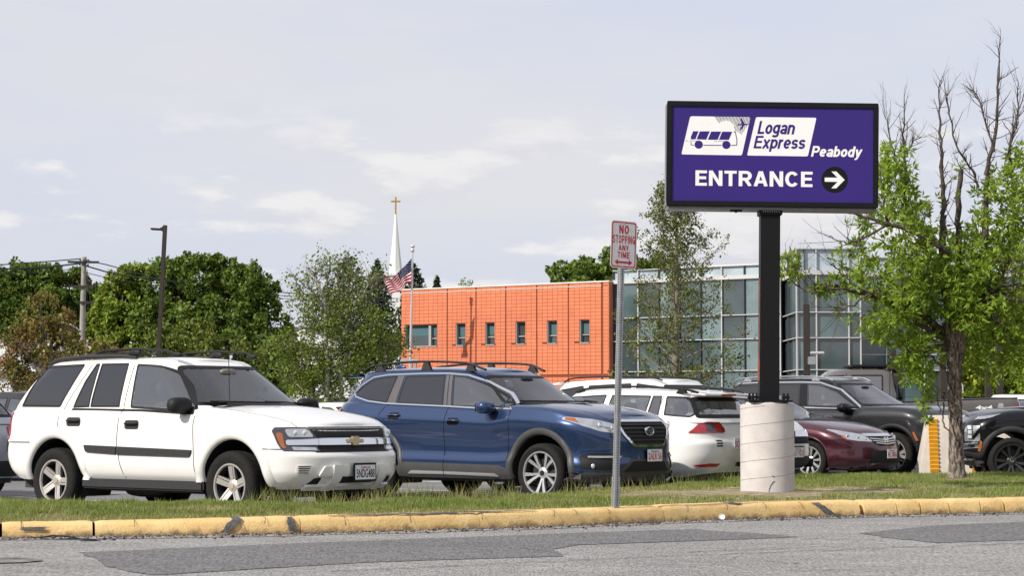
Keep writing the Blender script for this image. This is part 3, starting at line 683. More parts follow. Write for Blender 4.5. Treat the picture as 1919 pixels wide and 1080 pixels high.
for a in range(11):
    for c in range(9):
        if (a + c) % 2: continue
        u, v = (a + 1) / 12 * .42, (c + 1) / 10 * 7 / 13; t, b_ = curve(T_, u), curve(B_, u)
        p = at(t[0] + (b_[0] - t[0]) * v, t[1] + (b_[1] - t[1]) * v, 112.88); p.y += .16 * math.sin(u * 11 + v * 2.5) * min(1, u * 3) - .015
        sm.add([p + Vector((dx * .013, 0, dz * .018)) for dx, dz in ((-1, 0), (0, -1), (1, 0), (0, 1))], [(0, 1, 2, 3)])
sm.build('star', M['flag_white'], fl)['kind'] = 'stuff'
# lamp posts
def lamp_post(label, loc, h, tilt, r=.075):
    t = thing('lamp_post', label, 'lamp post', loc); tilted(t, tilt)
    MB().box(-r, r, -r, r, 0, h).build('pole', M['bronze_pole'], t, bevel=.01)
    MB().prism([(-.10, h - .15), (0, h - .18), (0, h - .04), (-.10, h - .10)], -.05, .05, lambda u, v, d: (u - r, d, v)).build('arm', M['bronze_pole'], t)
    MB().box(-.34 - r, -.10 - r, -.14, .14, h - .148, h - .10).build('lamp_head', M['bronze_pole'], t, bevel=.015)
    MB().box(-.12, .12, -.12, .12, 0, .06).build('base_plate', M['bronze_pole'], t)
    return t
p = at(301, 700, 60); lamp_post('dark bronze parking lot lamp post standing before the green maples', (p.x - .18, p.y, 0), 6.42, 2.4, .056)
p = at(-78, 700, 40); t = lamp_post('dark lamp post beyond the frame edge, only its lamp head showing', (p.x, p.y, 0), 7.85, 0, .07); t.rotation_euler.z = math.pi
# camera pole by the glass wing
p = at(1512, 700, 92); t = thing('camera_pole', 'dark square pole carrying a white security camera by the glass wing', 'camera pole', (p.x, p.y, 0))
MB().box(-.13, .13, -.13, .13, 0, EYE + (772 - 570) * .023).build('pole', M['bronze_pole'], t, bevel=.02)
MB().box(.13, .75, -.2, .0, EYE + 108 * .023, EYE + 113 * .023, Matrix.Translation((0, 0, 0))).build('camera', M['frame_white'], t, bevel=.03)
MB().box(.02, .34, -.40, -.13, EYE + 88 * .023, EYE + 103 * .023).build('junction_box', M['galv'], t, bevel=.02)
for px, py, D, lab in ((1852, 662, 58, 'left one of two dark posts behind the taupe pickup bed'), (1873, 640, 58, 'right one of two dark posts behind the taupe pickup bed'), (1767, 640, 62, 'dark post just left of the rough tree trunk'), (1675, 655, 80, 'thin brown post in front of the glass wing right of the camera pole')):
    p = at(px, 700, D); o = MB().box(-.085, .085, -.085, .085, 0, EYE + (772 - py) * D / 4000).build('post', M['bronze_pole'], bevel=.01, loc=(p.x, p.y, 0)); tag(o, lab, 'post', 'dark posts behind the parked cars')
# pipe rail behind the blue car
a = at(752, 690, 62); t = MB()
for dx in (0, .30, .42): t.tube([(a.x + dx, a.y, 0), (a.x + dx, a.y, EYE + (772 - 676) * .0155)], .035, 8)
t.tube([(a.x - .02, a.y, EYE + 95 * .0155), (a.x + .5, a.y, EYE + 95 * .0155)], .06, 8); tag(t.build('pipe_rail', M['galv'], smooth=50), 'grey pipe rail seen over the roof of the blue car', 'rail')
# utility pole and wires
UD = 85.0; us = UD / 4000; p = at(151, 700, UD); up = thing('utility_pole', 'weathered wooden utility pole with cross arms above the left trees', 'utility pole', (p.x, p.y, 0)); tilted(up, .7)
uz = lambda py: EYE + (772 - py) * us
MB().lathe([(.14, 0), (.125, 3), (.10, uz(481))], 12, cap=True).build('pole', M['pole_wood'], up, smooth=40)
for py, x0, x1 in ((491, -.62, .62), (537, -.55, .6), (567, -.12, .45)): MB().box(x0, x1, -.17, -.10, uz(py) - .045, uz(py) + .045).build('cross_arm', M['bronze_pole'], up)
for py, x in ((490, -.16), (490, .16), (497, -.16), (499, .16), (496, -.32)): MB().lathe([(.001, 0), (.045, .01), (.03, .06), (.045, .08), (.001, .12)], 8).build('insulator', M['frame_dark'], up, smooth=40, loc=(x, 0, uz(py)))
MB().tube([(-.05, 0, uz(625)), (-.25, 0, uz(614)), (-.5, 0, uz(608)), (-.72, 0, uz(606))], .028, 8).build('lamp_arm', M['alu'], up, smooth=60)
MB().ellip((-.85, 0, uz(606)), (.2, .09, .05)).build('lamp_head', M['alu'], up, smooth=60)
MB().tube([(.15, -.1, uz(505)), (.20, -.12, uz(530)), (.30, -.12, uz(560)), (.34, -.12, uz(580))], .012, 6).build('cable', M['wire'], up)
def wire(label, pts, D0, D1, r=.018):
    n = 14; P = []
    for k in range(n + 1):
        f = k / n; x = float(np.interp(f, [0, 1], [pts[0][0], pts[-1][0]])); y = float(pchip([q[0] for q in pts], [q[1] for q in pts])(x)) if pts[0][0] < pts[-1][0] else float(pchip([q[0] for q in pts[::-1]], [q[1] for q in pts[::-1]])(x))
        P.append(at(x, y, D0 + (D1 - D0) * f))
    tag(MB().tube(P, r, 6).build('overhead_wire', M['wire'], smooth=60), label, 'wire', 'overhead wires on the utility pole')
wire('highest overhead wire running left from the utility pole', [(151, 485), (105, 489), (-20, 498)], UD, 80, .024)
wire('thick overhead cable running left from the utility pole over the maples', [(151, 494), (70, 502), (-20, 505)], UD, 80, .035)
wire('lowest overhead wire running left from the utility pole', [(151, 503), (60, 511), (-20, 513)], UD, 80, .015)
wire('highest overhead wire running right from the utility pole', [(156, 487), (190, 494), (330, 530), (560, 556), (760, 560)], UD, 125, .022)
wire('thick overhead cable running right from the utility pole to the birch', [(156, 497), (205, 511), (290, 524), (560, 551), (740, 566)], UD, 125, .03)
wire('lowest overhead wire running right from the utility pole', [(156, 510), (230, 527), (300, 536), (560, 562), (740, 572)], UD, 125, .015)
# ================================================================== TREES
def leafmat(name, c, c2, isl=.45, tr=.35): return pm(name, c, .55, var=0, col2=c2, vscale=.7, island=isl, transl=tr, spec=.3, detail=3)
M['leaf_maple'] = leafmat('leaf_maple', (.085, .145, .02), (.15, .215, .034))
M['leaf_bright'] = leafmat('leaf_bright', (.15, .225, .024), (.235, .31, .04))
M['leaf_dark'] = leafmat('leaf_dark', (.065, .11, .018), (.11, .165, .028))
M['leaf_rust'] = leafmat('leaf_rust', (.30, .165, .065), (.17, .20, .04), .5)
M['leaf_shrub'] = leafmat('leaf_shrub', (.12, .165, .026), (.19, .23, .04))
M['leaf_birch'] = leafmat('leaf_birch', (.125, .185, .025), (.20, .255, .04))
M['leaf_conifer'] = leafmat('leaf_conifer', (.018, .035, .014), (.03, .05, .018), .4, .1)
M['leaf_larch'] = leafmat('leaf_larch', (.11, .135, .026), (.165, .19, .042))
M['leaf_yellow'] = leafmat('leaf_yellow', (.20, .28, .022), (.30, .38, .035))
M['leaf_ash'] = leafmat('leaf_ash', (.18, .295, .026), (.31, .42, .058), .35, .48)
M['bark'] = pm('bark', (.13, .115, .10), .95, var=.4, vscale=6, bump=.8, bscale=18)
M['bark_dark'] = pm('bark_dark', (.075, .062, .052), .95, var=.4, vscale=8, bump=.6, bscale=20)
M['bark_white'] = pm('bark_white', (.52, .49, .46), .8, var=.35, vscale=5)
M['bark_larch'] = pm('bark_larch', (.20, .17, .145), .9, var=.3, vscale=8)
def barkmat(name, dark, light, sc=34.0):
    m, nt, b = newmat(name); N, L = nt.nodes, nt.links; b.inputs['Roughness'].default_value = .95; b.inputs['Specular IOR Level'].default_value = .15
    tc = N.new('ShaderNodeTexCoord'); mp = N.new('ShaderNodeMapping'); mp.inputs['Scale'].default_value = (1, 1, .16); L.new(tc.outputs['Object'], mp.inputs[0])
    n = N.new('ShaderNodeTexNoise'); n.inputs['Scale'].default_value = sc; n.inputs['Detail'].default_value = 5; n.inputs['Roughness'].default_value = .65; n.inputs['Distortion'].default_value = .6; L.new(mp.outputs[0], n.inputs['Vector'])
    r = N.new('ShaderNodeMapRange'); r.inputs[1].default_value = .40; r.inputs[2].default_value = .60; L.new(n.outputs[0], r.inputs[0])
    x = N.new('ShaderNodeMix'); x.data_type = 'RGBA'; x.inputs[6].default_value = c4(dark); x.inputs[7].default_value = c4(light); L.new(r.outputs[0], x.inputs[0]); L.new(x.outputs[2], b.inputs['Base Color'])
    u = N.new('ShaderNodeBump'); u.inputs['Strength'].default_value = 1.0; u.inputs['Distance'].default_value = .03; L.new(n.outputs[0], u.inputs['Height']); L.new(u.outputs[0], b.inputs['Normal']); return m
M['bark_ash'] = barkmat('bark_ash', (.06, .047, .039), (.36, .305, .265))
M['bark_limb'] = pm('bark_limb', (.085, .068, .057), .95, spec=.2, var=.5, vscale=9)
M['twig'] = pm('twig', (.13, .105, .09), .9, var=.3, vscale=10)
def tubes(paths, sides=5):
    VV = []; FF = []; base = 0
    for P, r in paths:
        P = np.asarray(P, float); r = np.asarray(r, float); n = len(P)
        T = np.gradient(P, axis=0); T /= np.linalg.norm(T, axis=1)[:, None] + 1e-9
        ref = np.where(np.abs(T[:, 2:3]) < .9, np.array([[0, 0, 1.]]), np.array([[1., 0, 0]]))
        A = np.cross(T, ref); A /= np.linalg.norm(A, axis=1)[:, None] + 1e-9; B = np.cross(A, T)
        a = np.linspace(0, 2 * np.pi, sides, endpoint=False)
        V = P[:, None] + r[:, None, None] * (A[:, None] * np.cos(a)[None, :, None] + B[:, None] * np.sin(a)[None, :, None])
        VV.append(V.reshape(-1, 3)); i, k = np.meshgrid(np.arange(n - 1), np.arange(sides), indexing='ij')
        FF.append(np.stack([base + i * sides + k, base + i * sides + (k + 1) % sides, base + (i + 1) * sides + (k + 1) % sides, base + (i + 1) * sides + k], -1).reshape(-1, 4)); base += n * sides
    return np.concatenate(VV), np.concatenate(FF)
def leaf_quads(C, size, asp=.55, up=.0, jit=.5, N=None):
    n = len(C); d = rng.normal(0, 1, (n, 3)); 
    if N is not None: d = d * .8 + N
    d[:, 2] -= up; d /= np.linalg.norm(d, axis=1)[:, None]
    q = rng.normal(0, 1, (n, 3)); s = np.cross(d, q); s /= np.linalg.norm(s, axis=1)[:, None] + 1e-9; nn = np.cross(d, s)
    L = size * rng.uniform(1 - jit, 1 + jit, (n, 1)); W = L * asp
    V = np.stack([C - d * L * .5, C + s * W * .5 + nn * L * .08, C + d * L * .5, C - s * W * .5 + nn * L * .08], 1)
    return V.reshape(-1, 3), np.arange(4 * n).reshape(-1, 4)
def crown_points(lobes, dens, gap=.6, fs=1.2, inner=.35):
    out = []
    for c, r in lobes:
        n = int(dens * r[0] * r[2]); d = rng.normal(0, 1, (n, 3)); d /= np.linalg.norm(d, axis=1)[:, None]
        rad = inner + (1.06 - inner) * rng.uniform(0, 1, (n, 1)) ** .55
        wob = 1 + .16 * np.sin(d[:, :1] * 7 + c[0]) * np.sin(d[:, 2:] * 6 + c[1])
        P = np.array(c) + d * rad * wob * np.array(r)
        k = np.sin(P[:, 0] * fs * 2.1 + 1.7 * np.sin(P[:, 2] * fs * 1.7)) * np.sin(P[:, 2] * fs * 2.3 + 1.1 * np.sin(P[:, 1] * fs * 2)) + rng.normal(0, .35, n)
        out.append(P[k > -gap])
    return np.concatenate(out)
def lobe_tree(name, label, px, D, lobes, leaf, mat, dens, trunk_r=.22, bark='bark_dark', group=None, gap=.42, cat='tree', depth=.8, asp=.7, trunk_top=None, fs=1.2, clump=15):
    s = D / 4000.; p0 = at(px, 772, D); root = thing(name, label, cat, (p0.x, p0.y, 0), 0, group)
    L = []
    for i, (lx, ly, lr, *q) in enumerate(lobes):
        lv = q[0] if q else lr * .85; w = at(lx, ly, D); dy = random.uniform(-.5, .5) * lr * s
        L.append(((w.x - p0.x, dy, w.z), (lr * s, lr * s * depth, lv * s)))
    top = max(c[2] for c, r in L); tz = trunk_top if trunk_top else top * .8
    paths = [(np.array([(0, 0, -.05), (.05, 0, tz * .35), (-.04, .05, tz * .7), (0, 0, tz)]), np.array([1.25, 1, .75, .35]) * trunk_r)]
    for c, r in L:
        z0 = min(tz * random.uniform(.3, .75), max(.3, c[2] - .3)); a = np.array((0, 0, z0)); b_ = np.array(c); m_ = a * .5 + b_ * .5 + np.array((0, 0, -.1 * r[2]))
        paths.append((np.array([a, m_, b_]), np.array([.45, .28, .08]) * trunk_r))
        for _ in range(3):
            e = b_ + rng.normal(0, .45, 3) * np.array(r); paths.append((np.array([b_ * .7 + m_ * .3, (b_ + e) / 2, e]), np.array([.16, .1, .04]) * trunk_r))
    V, F = tubes(paths, 6); link('trunk', mesh_np('trunk', V, F, M[bark], True), root)
    L2 = []
    for c, r in L:
        L2.append((c, tuple(q * .80 for q in r)))
        for _ in range(clump):
            d = rng.normal(0, 1, 3); d[2] += .5; d /= np.linalg.norm(d); f = random.uniform(.18, .36); e = np.array(c) + d * np.array(r) * random.uniform(.66, 1.0); L2.append((tuple(e), (r[0] * f, r[1] * f, r[2] * f * random.uniform(1.0, 2.0))))
    P = crown_points(L2, dens, gap, fs); N = None
    V, F = leaf_quads(P, leaf, asp); o = link('crown', mesh_np('crown', V, F, M[mat]), root); o['kind'] = 'stuff'
    return root
G1 = 'leafy trees along the far left edge of the lot'
lobe_tree('maple_tree', 'dark green maple at the far left behind the rusty-leaved tree', 70, 105, [(-10, 560, 55, 45), (30, 545, 50, 45), (75, 540, 52, 42), (120, 545, 50, 42), (160, 575, 36, 36), (60, 600, 70, 60), (130, 610, 60, 55), (-10, 640, 60, 60), (95, 515, 26, 20), (45, 512, 22, 18), (20, 690, 80, 60)], .19, 'leaf_maple', 1500, .3, group=G1)
lobe_tree('maple_tree', 'yellow-green maple right of the utility pole', 225, 102, [(215, 570, 40, 45), (245, 540, 40, 38), (268, 515, 26, 26), (230, 520, 26, 22), (200, 620, 45, 45), (255, 610, 55, 50), (190, 590, 26, 26), (230, 680, 60, 50)], .19, 'leaf_bright', 1500, .3, group=G1)
lobe_tree('maple_tree', 'tall dark green maple directly behind the lamp post', 330, 100, [(300, 540, 40, 50), (335, 535, 40, 48), (318, 508, 20, 20), (300, 620, 60, 60), (360, 620, 60, 60), (345, 500, 14, 16)], .18, 'leaf_maple', 1500, .3, group=G1)
lobe_tree('maple_tree', 'broad dark green maple between the lamp post and the birch', 420, 98, [(375, 525, 34, 42), (402, 512, 28, 32), (430, 540, 40, 48), (470, 545, 34, 42), (500, 570, 32, 40), (440, 610, 70, 60), (500, 640, 45, 55), (380, 620, 50, 60), (385, 492, 14, 13), (405, 488, 13, 11), (450, 512, 18, 16), (487, 520, 18, 18), (512, 545, 16, 16), (470, 690, 60, 40)], .18, 'leaf_maple', 1500, .3, group=G1)
lobe_tree('maple_tree', 'dark leafy tree low behind the windscreen of the white off-roader', 515, 90, [(500, 680, 36, 50), (530, 690, 30, 45), (480, 720, 40, 35), (540, 720, 30, 30)], .2, 'leaf_dark', 1000, .15, group=G1)
G2 = 'small shrubs in front of the left maples'
lobe_tree('rusty_tree', 'rust-red young tree in front of the dark maple at far left', 85, 80, [(70, 600, 40, 46), (55, 655, 52, 50), (110, 650, 48, 46), (75, 570, 20, 24), (140, 690, 40, 40), (20, 700, 40, 50), (95, 720, 60, 50), (120, 610, 26, 26)], .11, 'leaf_rust', 1300, .12, group=G2, gap=.2, cat='small tree')
lobe_tree('rusty_shrub', 'small reddish shrub right of the utility pole', 195, 78, [(195, 650, 24, 22), (175, 680, 30, 28), (215, 675, 24, 26), (185, 720, 40, 30)], .12, 'leaf_rust', 1500, .06, group=G2, gap=.2, cat='shrub')
lobe_tree('shrub', 'light green shrub just right of the lamp post', 345, 76, [(330, 640, 40, 30), (370, 630, 36, 28), (300, 660, 40, 30), (400, 660, 34, 28), (350, 690, 60, 40), (270, 690, 40, 40)], .13, 'leaf_shrub', 1500, .08, group=G2, cat='shrub')
lobe_tree('shrub', 'thin yellowish shrub with bare stems left of the birch', 455, 76, [(450, 650, 18, 32), (430, 680, 22, 22), (490, 665, 20, 22)], .12, 'leaf_shrub', 900, .05, group=G2, gap=0, cat='shrub')
lobe_tree('shrub', 'dull green shrub at the foot of the birch', 590, 72, [(575, 715, 26, 24), (620, 710, 40, 26), (680, 690, 44, 40), (725, 660, 30, 36), (550, 715, 26, 24)], .12, 'leaf_birch', 1300, .08, group=G2, gap=.15, cat='shrub')
def conifer(label, px, top, w, D, base=760):
    p = at(px, 772, D); s = D / 4000.; t = thing('conifer_tree', label, 'conifer', (p.x, p.y, 0), 0, 'dark conifers around the church'); H = EYE + (772 - top) * s
    V, F = tubes([(np.array([(0, 0, 0), (0, 0, H * .6), (0, 0, H)]), np.array([.3, .15, .03]))], 6); link('trunk', mesh_np('trunk', V, F, M['bark_dark'], True), t)
    P = []
    for k in range(34):
        z = H * (.35 + .65 * k / 34); rr = w * s * min(1.25, (max(0, H - z) / (75 * s)) ** .85) + .05
        n = int(16 + 130 * rr / (w * s)); a = rng.uniform(0, 2 * np.pi, n); q = rr * rng.uniform(.1, 1, n) ** .6 * (1 + .25 * np.sin(a * 5 + k))
        P.append(np.stack([q * np.cos(a), q * np.sin(a), z - q * .25 + rng.normal(0, .15, n)], 1))
    V, F = leaf_quads(np.concatenate(P), 20 * s * .35, .5, .3); link('crown', mesh_np('crown', V, F, M['leaf_conifer']), t)['kind'] = 'stuff'
conifer('dark conifer tip left of the steeple behind the birch', 652, 474, 62, 210); conifer('dark conifer just left of the white steeple', 706, 483, 28, 215)
conifer('dark conifer just right of the steeple behind the flag', 777, 492, 34, 220); conifer('small dark conifer tip above the orange block', 819, 515, 18, 230)
lobe_tree('maple_tree', 'dark green tree showing above the right end of the orange block', 1120, 175, [(1060, 515, 34, 20), (1100, 508, 34, 24), (1145, 500, 34, 26), (1120, 540, 90, 40)], .34, 'leaf_maple', 420, .3)
lobe_tree('maple_tree', 'dark green tree above the glass wing behind the parking sign', 1215, 180, [(1190, 510, 30, 26), (1225, 500, 30, 20), (1255, 512, 26, 18), (1215, 540, 60, 30)], .34, 'leaf_maple', 420, .3)
lobe_tree('lime_tree', 'yellow-green tree behind the dark posts at the right edge', 1880, 66, [(1840, 640, 50, 44), (1890, 620, 50, 46), (1940, 640, 60, 60), (1860, 690, 60, 40), (1920, 700, 60, 40), (1820, 700, 36, 32), (1900, 575, 50, 40), (1850, 725, 50, 30), (1905, 725, 50, 30), (1950, 720, 50, 40)], .14, 'leaf_yellow', 1500, .16, gap=.5)
# recursive branching for the trees whose limbs show
def grow(paths, tips, p, d, L, r, lev, spread=.55, up=.15, kids=(3, 5), shrink=.62, seg=4, jitter=.18):
    P = [np.array(p)]; D_ = np.array(d, float)
    for k in range(seg):
        D_ = D_ + rng.normal(0, jitter, 3) + np.array((0, 0, up * .3)); D_ /= np.linalg.norm(D_); P.append(P[-1] + D_ * L / seg)
    rr = np.linspace(r, r * (.45 if lev else .25), seg + 1); paths.append((np.array(P), rr))
    if lev == 0: tips.append((P[-1], D_)); tips.append((P[-2], D_)); return
    for _ in range(random.randint(*kids)):
        k = random.randint(1, seg); dd = D_ + rng.normal(0, spread, 3); dd[2] += up; dd /= np.linalg.norm(dd)
        grow(paths, tips, P[k], dd, L * shrink * random.uniform(.75, 1.2), rr[k] * .62, lev - 1, spread, up, kids, shrink, seg, jitter)
    tips.append((P[-1], D_))
# birch with white limbs
BD = 70.0; bs = BD / 4000; p0 = at(625, 772, BD); bt = thing('birch_tree', 'airy birch with white limbs between the two nearest cars', 'birch', (p0.x, p0.y, 0))
paths, tips = [], []; bp = lambda px, py, y=0.0: np.array(at(px, py, BD)) + np.array((-p0.x, -p0.y + y, 0))
stems = [[(640, 772), (638, 700), (640, 620), (632, 560), (628, 500), (640, 468)], [(612, 772), (614, 690), (612, 630), (610, 560), (592, 500), (600, 478)], [(640, 690), (665, 650), (690, 625), (705, 600)], [(637, 640), (655, 600), (672, 560), (690, 520), (698, 500)], [(612, 640), (590, 600), (570, 560), (560, 520)], [(614, 690), (585, 660), (560, 640), (545, 640)], [(636, 600), (650, 560), (650, 520), (660, 490)], [(612, 600), (600, 560), (575, 520)], [(640, 660), (680, 640), (715, 640), (735, 655)], [(614, 720), (580, 745), (555, 720), (525, 690)], [(628, 560), (612, 530), (615, 490)], [(640, 700), (620, 690), (590, 690), (570, 680)]]
main = []
for k, st in enumerate(stems):
    st = [(a, b_ if b_ > 570 else 570 + (b_ - 570) * .72) for a, b_ in st]
    y = random.uniform(-.6, .6); P = np.array([bp(a, b_, y * i / len(st)) for i, (a, b_) in enumerate(st)]); r0 = .10 if k < 2 else .045
    main.append((P, np.linspace(r0, .014, len(P))))
    for i in range(1, len(P)):
        for _ in range(8):
            q = P[i - 1] + (P[i] - P[i - 1]) * random.random(); d = (P[i] - P[i - 1]) / np.linalg.norm(P[i] - P[i - 1]) + rng.normal(0, .7, 3); d /= np.linalg.norm(d)
            grow(paths, tips, q, d, random.uniform(.35, .75), .016, 1, .6, .05, (2, 4))
V, F = tubes(main, 6); link('trunk', mesh_np('trunk', V, F, M['bark_white'], True), bt)
V, F = tubes(paths, 4); link('twig', mesh_np('twig', V, F, M['bark_larch'], True), bt)['kind'] = 'stuff'
T = np.array([t[0] for t in tips]); T = T[rng.uniform(0, 1, len(T)) < np.clip((6.0 - T[:, 2]) / 2.4, .25, 1)]
P = (T[:, None] + rng.normal(0, .15, (len(T), 10, 3))).reshape(-1, 3); V, F = leaf_quads(P, .085, .7); link('crown', mesh_np('crown', V, F, M['leaf_birch']), bt)['kind'] = 'stuff'
# slender tree before the glass wing
LD = 62.0; p0 = at(1266, 772, LD); lt = thing('slender_tree', 'slender upright tree with thin new foliage before the glass wing', 'tree', (p0.x, p0.y, 0))
paths, tips = [], []; lp = lambda px, py, y=0.0: np.array(at(px, py, LD)) + np.array((-p0.x, -p0.y + y, 0))
P = np.array([lp(*q) for q in ((1268, 778), (1266, 690), (1267, 600), (1268, 500), (1268, 400), (1230, 342))]); P[-1] = lp(1246, 352)
P = np.array([lp(*q) for q in ((1268, 778), (1266, 690), (1267, 600), (1268, 500), (1268, 420), (1255, 380), (1236, 345))])
paths.append((P, np.array([.13, .11, .095, .07, .04, .025, .01]))); H = P[-1][2]
for k in range(58):
    z = 1.2 + (H - 1.6) * (k / 58) ** 1.0; c = np.array([np.interp(z, P[:, 2], P[:, 0]), np.interp(z, P[:, 2], P[:, 1]), z]); f = (z - 1.2) / (H - 1.2)
    L = (2.15 * (1 - f) ** .75 + .35) * random.uniform(.75, 1.1); a = k * 2.4 + random.uniform(-.4, .4)
    d = np.array([math.cos(a), math.sin(a), .35 + .5 * f]); d /= np.linalg.norm(d); n = 6; Q = [c]; dd = d.copy()
    for i in range(n): dd = dd + rng.normal(0, .07, 3) + np.array((0, 0, .05)); dd /= np.linalg.norm(dd); Q.append(Q[-1] + dd * L / n)
    Q = np.array(Q); paths.append((Q, np.linspace(.032 * (1 - .5 * f), .006, n + 1)))
    for i in range(1, n + 1):
        for _ in range(2):
            e = dd + rng.normal(0, .65, 3); e /= np.linalg.norm(e); grow(paths, tips, Q[i], e, random.uniform(.2, .5) * (1.2 - .5 * f), .008, 0, .5, .05)
V, F = tubes(paths, 5); link('trunk', mesh_np('trunk', V, F, M['bark_larch'], True), lt)
T = np.array([t[0] for t in tips]); P2 = (T[:, None] + rng.normal(0, .075, (len(T), 11, 3))).reshape(-1, 3); V, F = leaf_quads(P2, .075, .6); link('crown', mesh_np('crown', V, F, M['leaf_larch']), lt)['kind'] = 'stuff'
lobe_tree('shrub', 'low thin shrub between the white estate car and the glass wing', 1300, 64, [(1240, 715, 40, 18), (1300, 705, 50, 24), (1350, 690, 40, 24), (1180, 710, 18, 16), (1390, 660, 26, 22), (1150, 580, 10, 30), (1155, 700, 14, 14)], .10, 'leaf_larch', 330, .03, gap=-.1, cat='shrub')
# spindly tree top over the roof
p0 = at(868, 772, 135); st = thing('spindly_tree', 'spindly near-bare treetop over the orange roof', 'tree', (p0.x, p0.y, 0)); paths, tips = [], []
paths.append((np.array([(0, 0, 0), (0, 0, 5), (-.2, 0, 8.3)]), np.array([.15, .1, .04])))
for k in range(7): d = rng.normal(0, .6, 3) + np.array((.15, 0, .7)); grow(paths, tips, (-.2 * random.random(), 0, 7.2 + k * .15), d / np.linalg.norm(d), 1.0, .025, 1, .5, .1)
V, F = tubes(paths, 5); link('trunk', mesh_np('trunk', V, F, M['bark_larch'], True), st)
T = np.array([t[0] for t in tips]); P2 = (T[:, None] + rng.normal(0, .1, (len(T), 7, 3))).reshape(-1, 3); V, F = leaf_quads(P2, .14, .6); link('crown', mesh_np('crown', V, F, M['leaf_birch']), st)['kind'] = 'stuff'
# ---- the rough ash tree on the verge
AD = 30.1; a0 = at(1793, 893, AD); ash = thing('ash_tree', 'rough-barked tree with bright new leaves and dead bare tops beside the big sign', 'tree', (a0.x, a0.y, .25))
ap = lambda px, py, y=0.0: np.array(at(px, py, AD)) + np.array((-a0.x, -a0.y + y, -.25))
nb, nr = 60, 44; V = []; F = []; pr_t = [(893, 1793, 16.5), (880, 1793, 14), (850, 1792, 12.6), (800, 1791, 12), (740, 1789, 11.8), (700, 1789, 12), (670, 1790, 14), (650, 1791, 17), (625, 1790, 22), (605, 1788, 22)]
ys = [q[0] for q in pr_t][::-1]; zs_ = np.linspace(897, 605, nb)
for py in zs_:
    cx = np.interp(py, ys, [q[1] for q in pr_t][::-1]); r = np.interp(py, ys, [q[2] for q in pr_t][::-1]) * AD / 4000; c = ap(cx, py)
    for k in range(nr):
        a = 2 * math.pi * k / nr
        ridge = .011 * math.sin(a * 11 + 2.2 * math.sin(py * .12) + .9 * math.sin(a * 3)) + .016 * mnoise.noise((math.cos(a) * 4, math.sin(a) * 4, py * .11)) + .010 * mnoise.noise((math.cos(a) * 9, math.sin(a) * 9, py * .28))
        flare = 1 + .25 * max(0, (py - 872) / 25) * (.6 + .5 * math.sin(a * 4))
        V.append(c + np.array((math.cos(a), math.sin(a), 0)) * (r * flare + ridge))
for i in range(nb - 1):
    F += [(i * nr + k, i * nr + (k + 1) % nr, (i + 1) * nr + (k + 1) % nr, (i + 1) * nr + k) for k in range(nr)]
V = np.array(V); tr = link('trunk', mesh_np('trunk', V, F, M['bark_ash'], True), ash)
limbs = [  # (points px,py), start radius px, end radius px, depth drift
 ([(1785, 650), (1740, 655), (1690, 662)], 9, 7, -.25), ([(1780, 640), (1745, 625), (1705, 600), (1690, 570)], 6, 3, -.5),
 ([(1780, 630), (1720, 590), (1650, 565), (1590, 548), (1530, 540)], 8, 3, -.6), ([(1590, 548), (1540, 545), (1500, 548), (1470, 525), (1462, 508)], 3, 1.2, -.6),
 ([(1620, 556), (1570, 585), (1560, 588)], 2.5, 1.2, -.6), ([(1640, 560), (1590, 540), (1560, 510), (1545, 500)], 2.5, 1, -.6),
 ([(1790, 630), (1776, 560), (1768, 480), (1770, 400)], 12, 8, .1), ([(1770, 400), (1769, 340), (1767, 280), (1763, 220), (1763, 150)], 6.5, 1.2, .1),
 ([(1795, 630), (1800, 540), (1804, 450), (1806, 395), (1814, 312)], 10, 6.5, .5),
 ([(1795, 620), (1830, 540), (1845, 440), (1848, 330)], 11, 6, .0), ([(1848, 330), (1866, 250), (1869, 200), (1871, 130), (1873, 70)], 5.5, 1, .0),
 ([(1845, 345), (1835, 315), (1805, 270), (1788, 190), (1783, 165)], 3.5, 1, .4), ([(1855, 290), (1835, 220), (1820, 180), (1814, 172)], 2.6, .8, -.3),
 ([(1800, 610), (1860, 540), (1905, 470), (1930, 420)], 10, 5, .3), ([(1890, 490), (1905, 400), (1900, 280), (1912, 220), (1913, 150)], 5, 1, .2), ([(1880, 300), (1896, 240), (1915, 170)], 3, 1, -.2),
 ([(1765, 480), (1720, 430), (1690, 395), (1684, 370)], 8, 5, -.4), ([(1684, 370), (1688, 320), (1682, 270), (1686, 190)], 5, 1, -.4), ([(1684, 345), (1668, 300), (1655, 250), (1648, 215)], 2.6, .8, -.4), ([(1688, 300), (1702, 270), (1716, 265)], 2, .7, -.4),
 ([(1745, 470), (1690, 440), (1640, 425), (1590, 412), (1556, 402)], 6, 2.4, -.7), ([(1650, 428), (1600, 455), (1570, 462), (1540, 450)], 3, 1, -.7), ([(1660, 440), (1645, 395), (1640, 340)], 4, 1.5, -.5),
 ([(1810, 575), (1850, 560), (1890, 545), (1935, 525)], 4, 2, -.9), ([(1830, 575), (1870, 540), (1920, 535)], 3, 1.2, -.9), ([(1820, 585), (1860, 520), (1900, 500)], 3, 1, -.9), ([(1850, 560), (1880, 570), (1930, 575)], 2.6, 1, -.8),
 ([(1815, 580), (1845, 590), (1862, 612)], 5, 3, -.5), ([(1772, 690), (1752, 680), (1740, 668)], 4, 2, -.2), ([(1770, 735), (1766, 760), (1762, 790), (1774, 815)], 2, 1.4, -.3), ([(1763, 775), (1752, 745), (1748, 725)], 1.4, .7, -.3)]
paths, tips = [], []
dead_from = 400
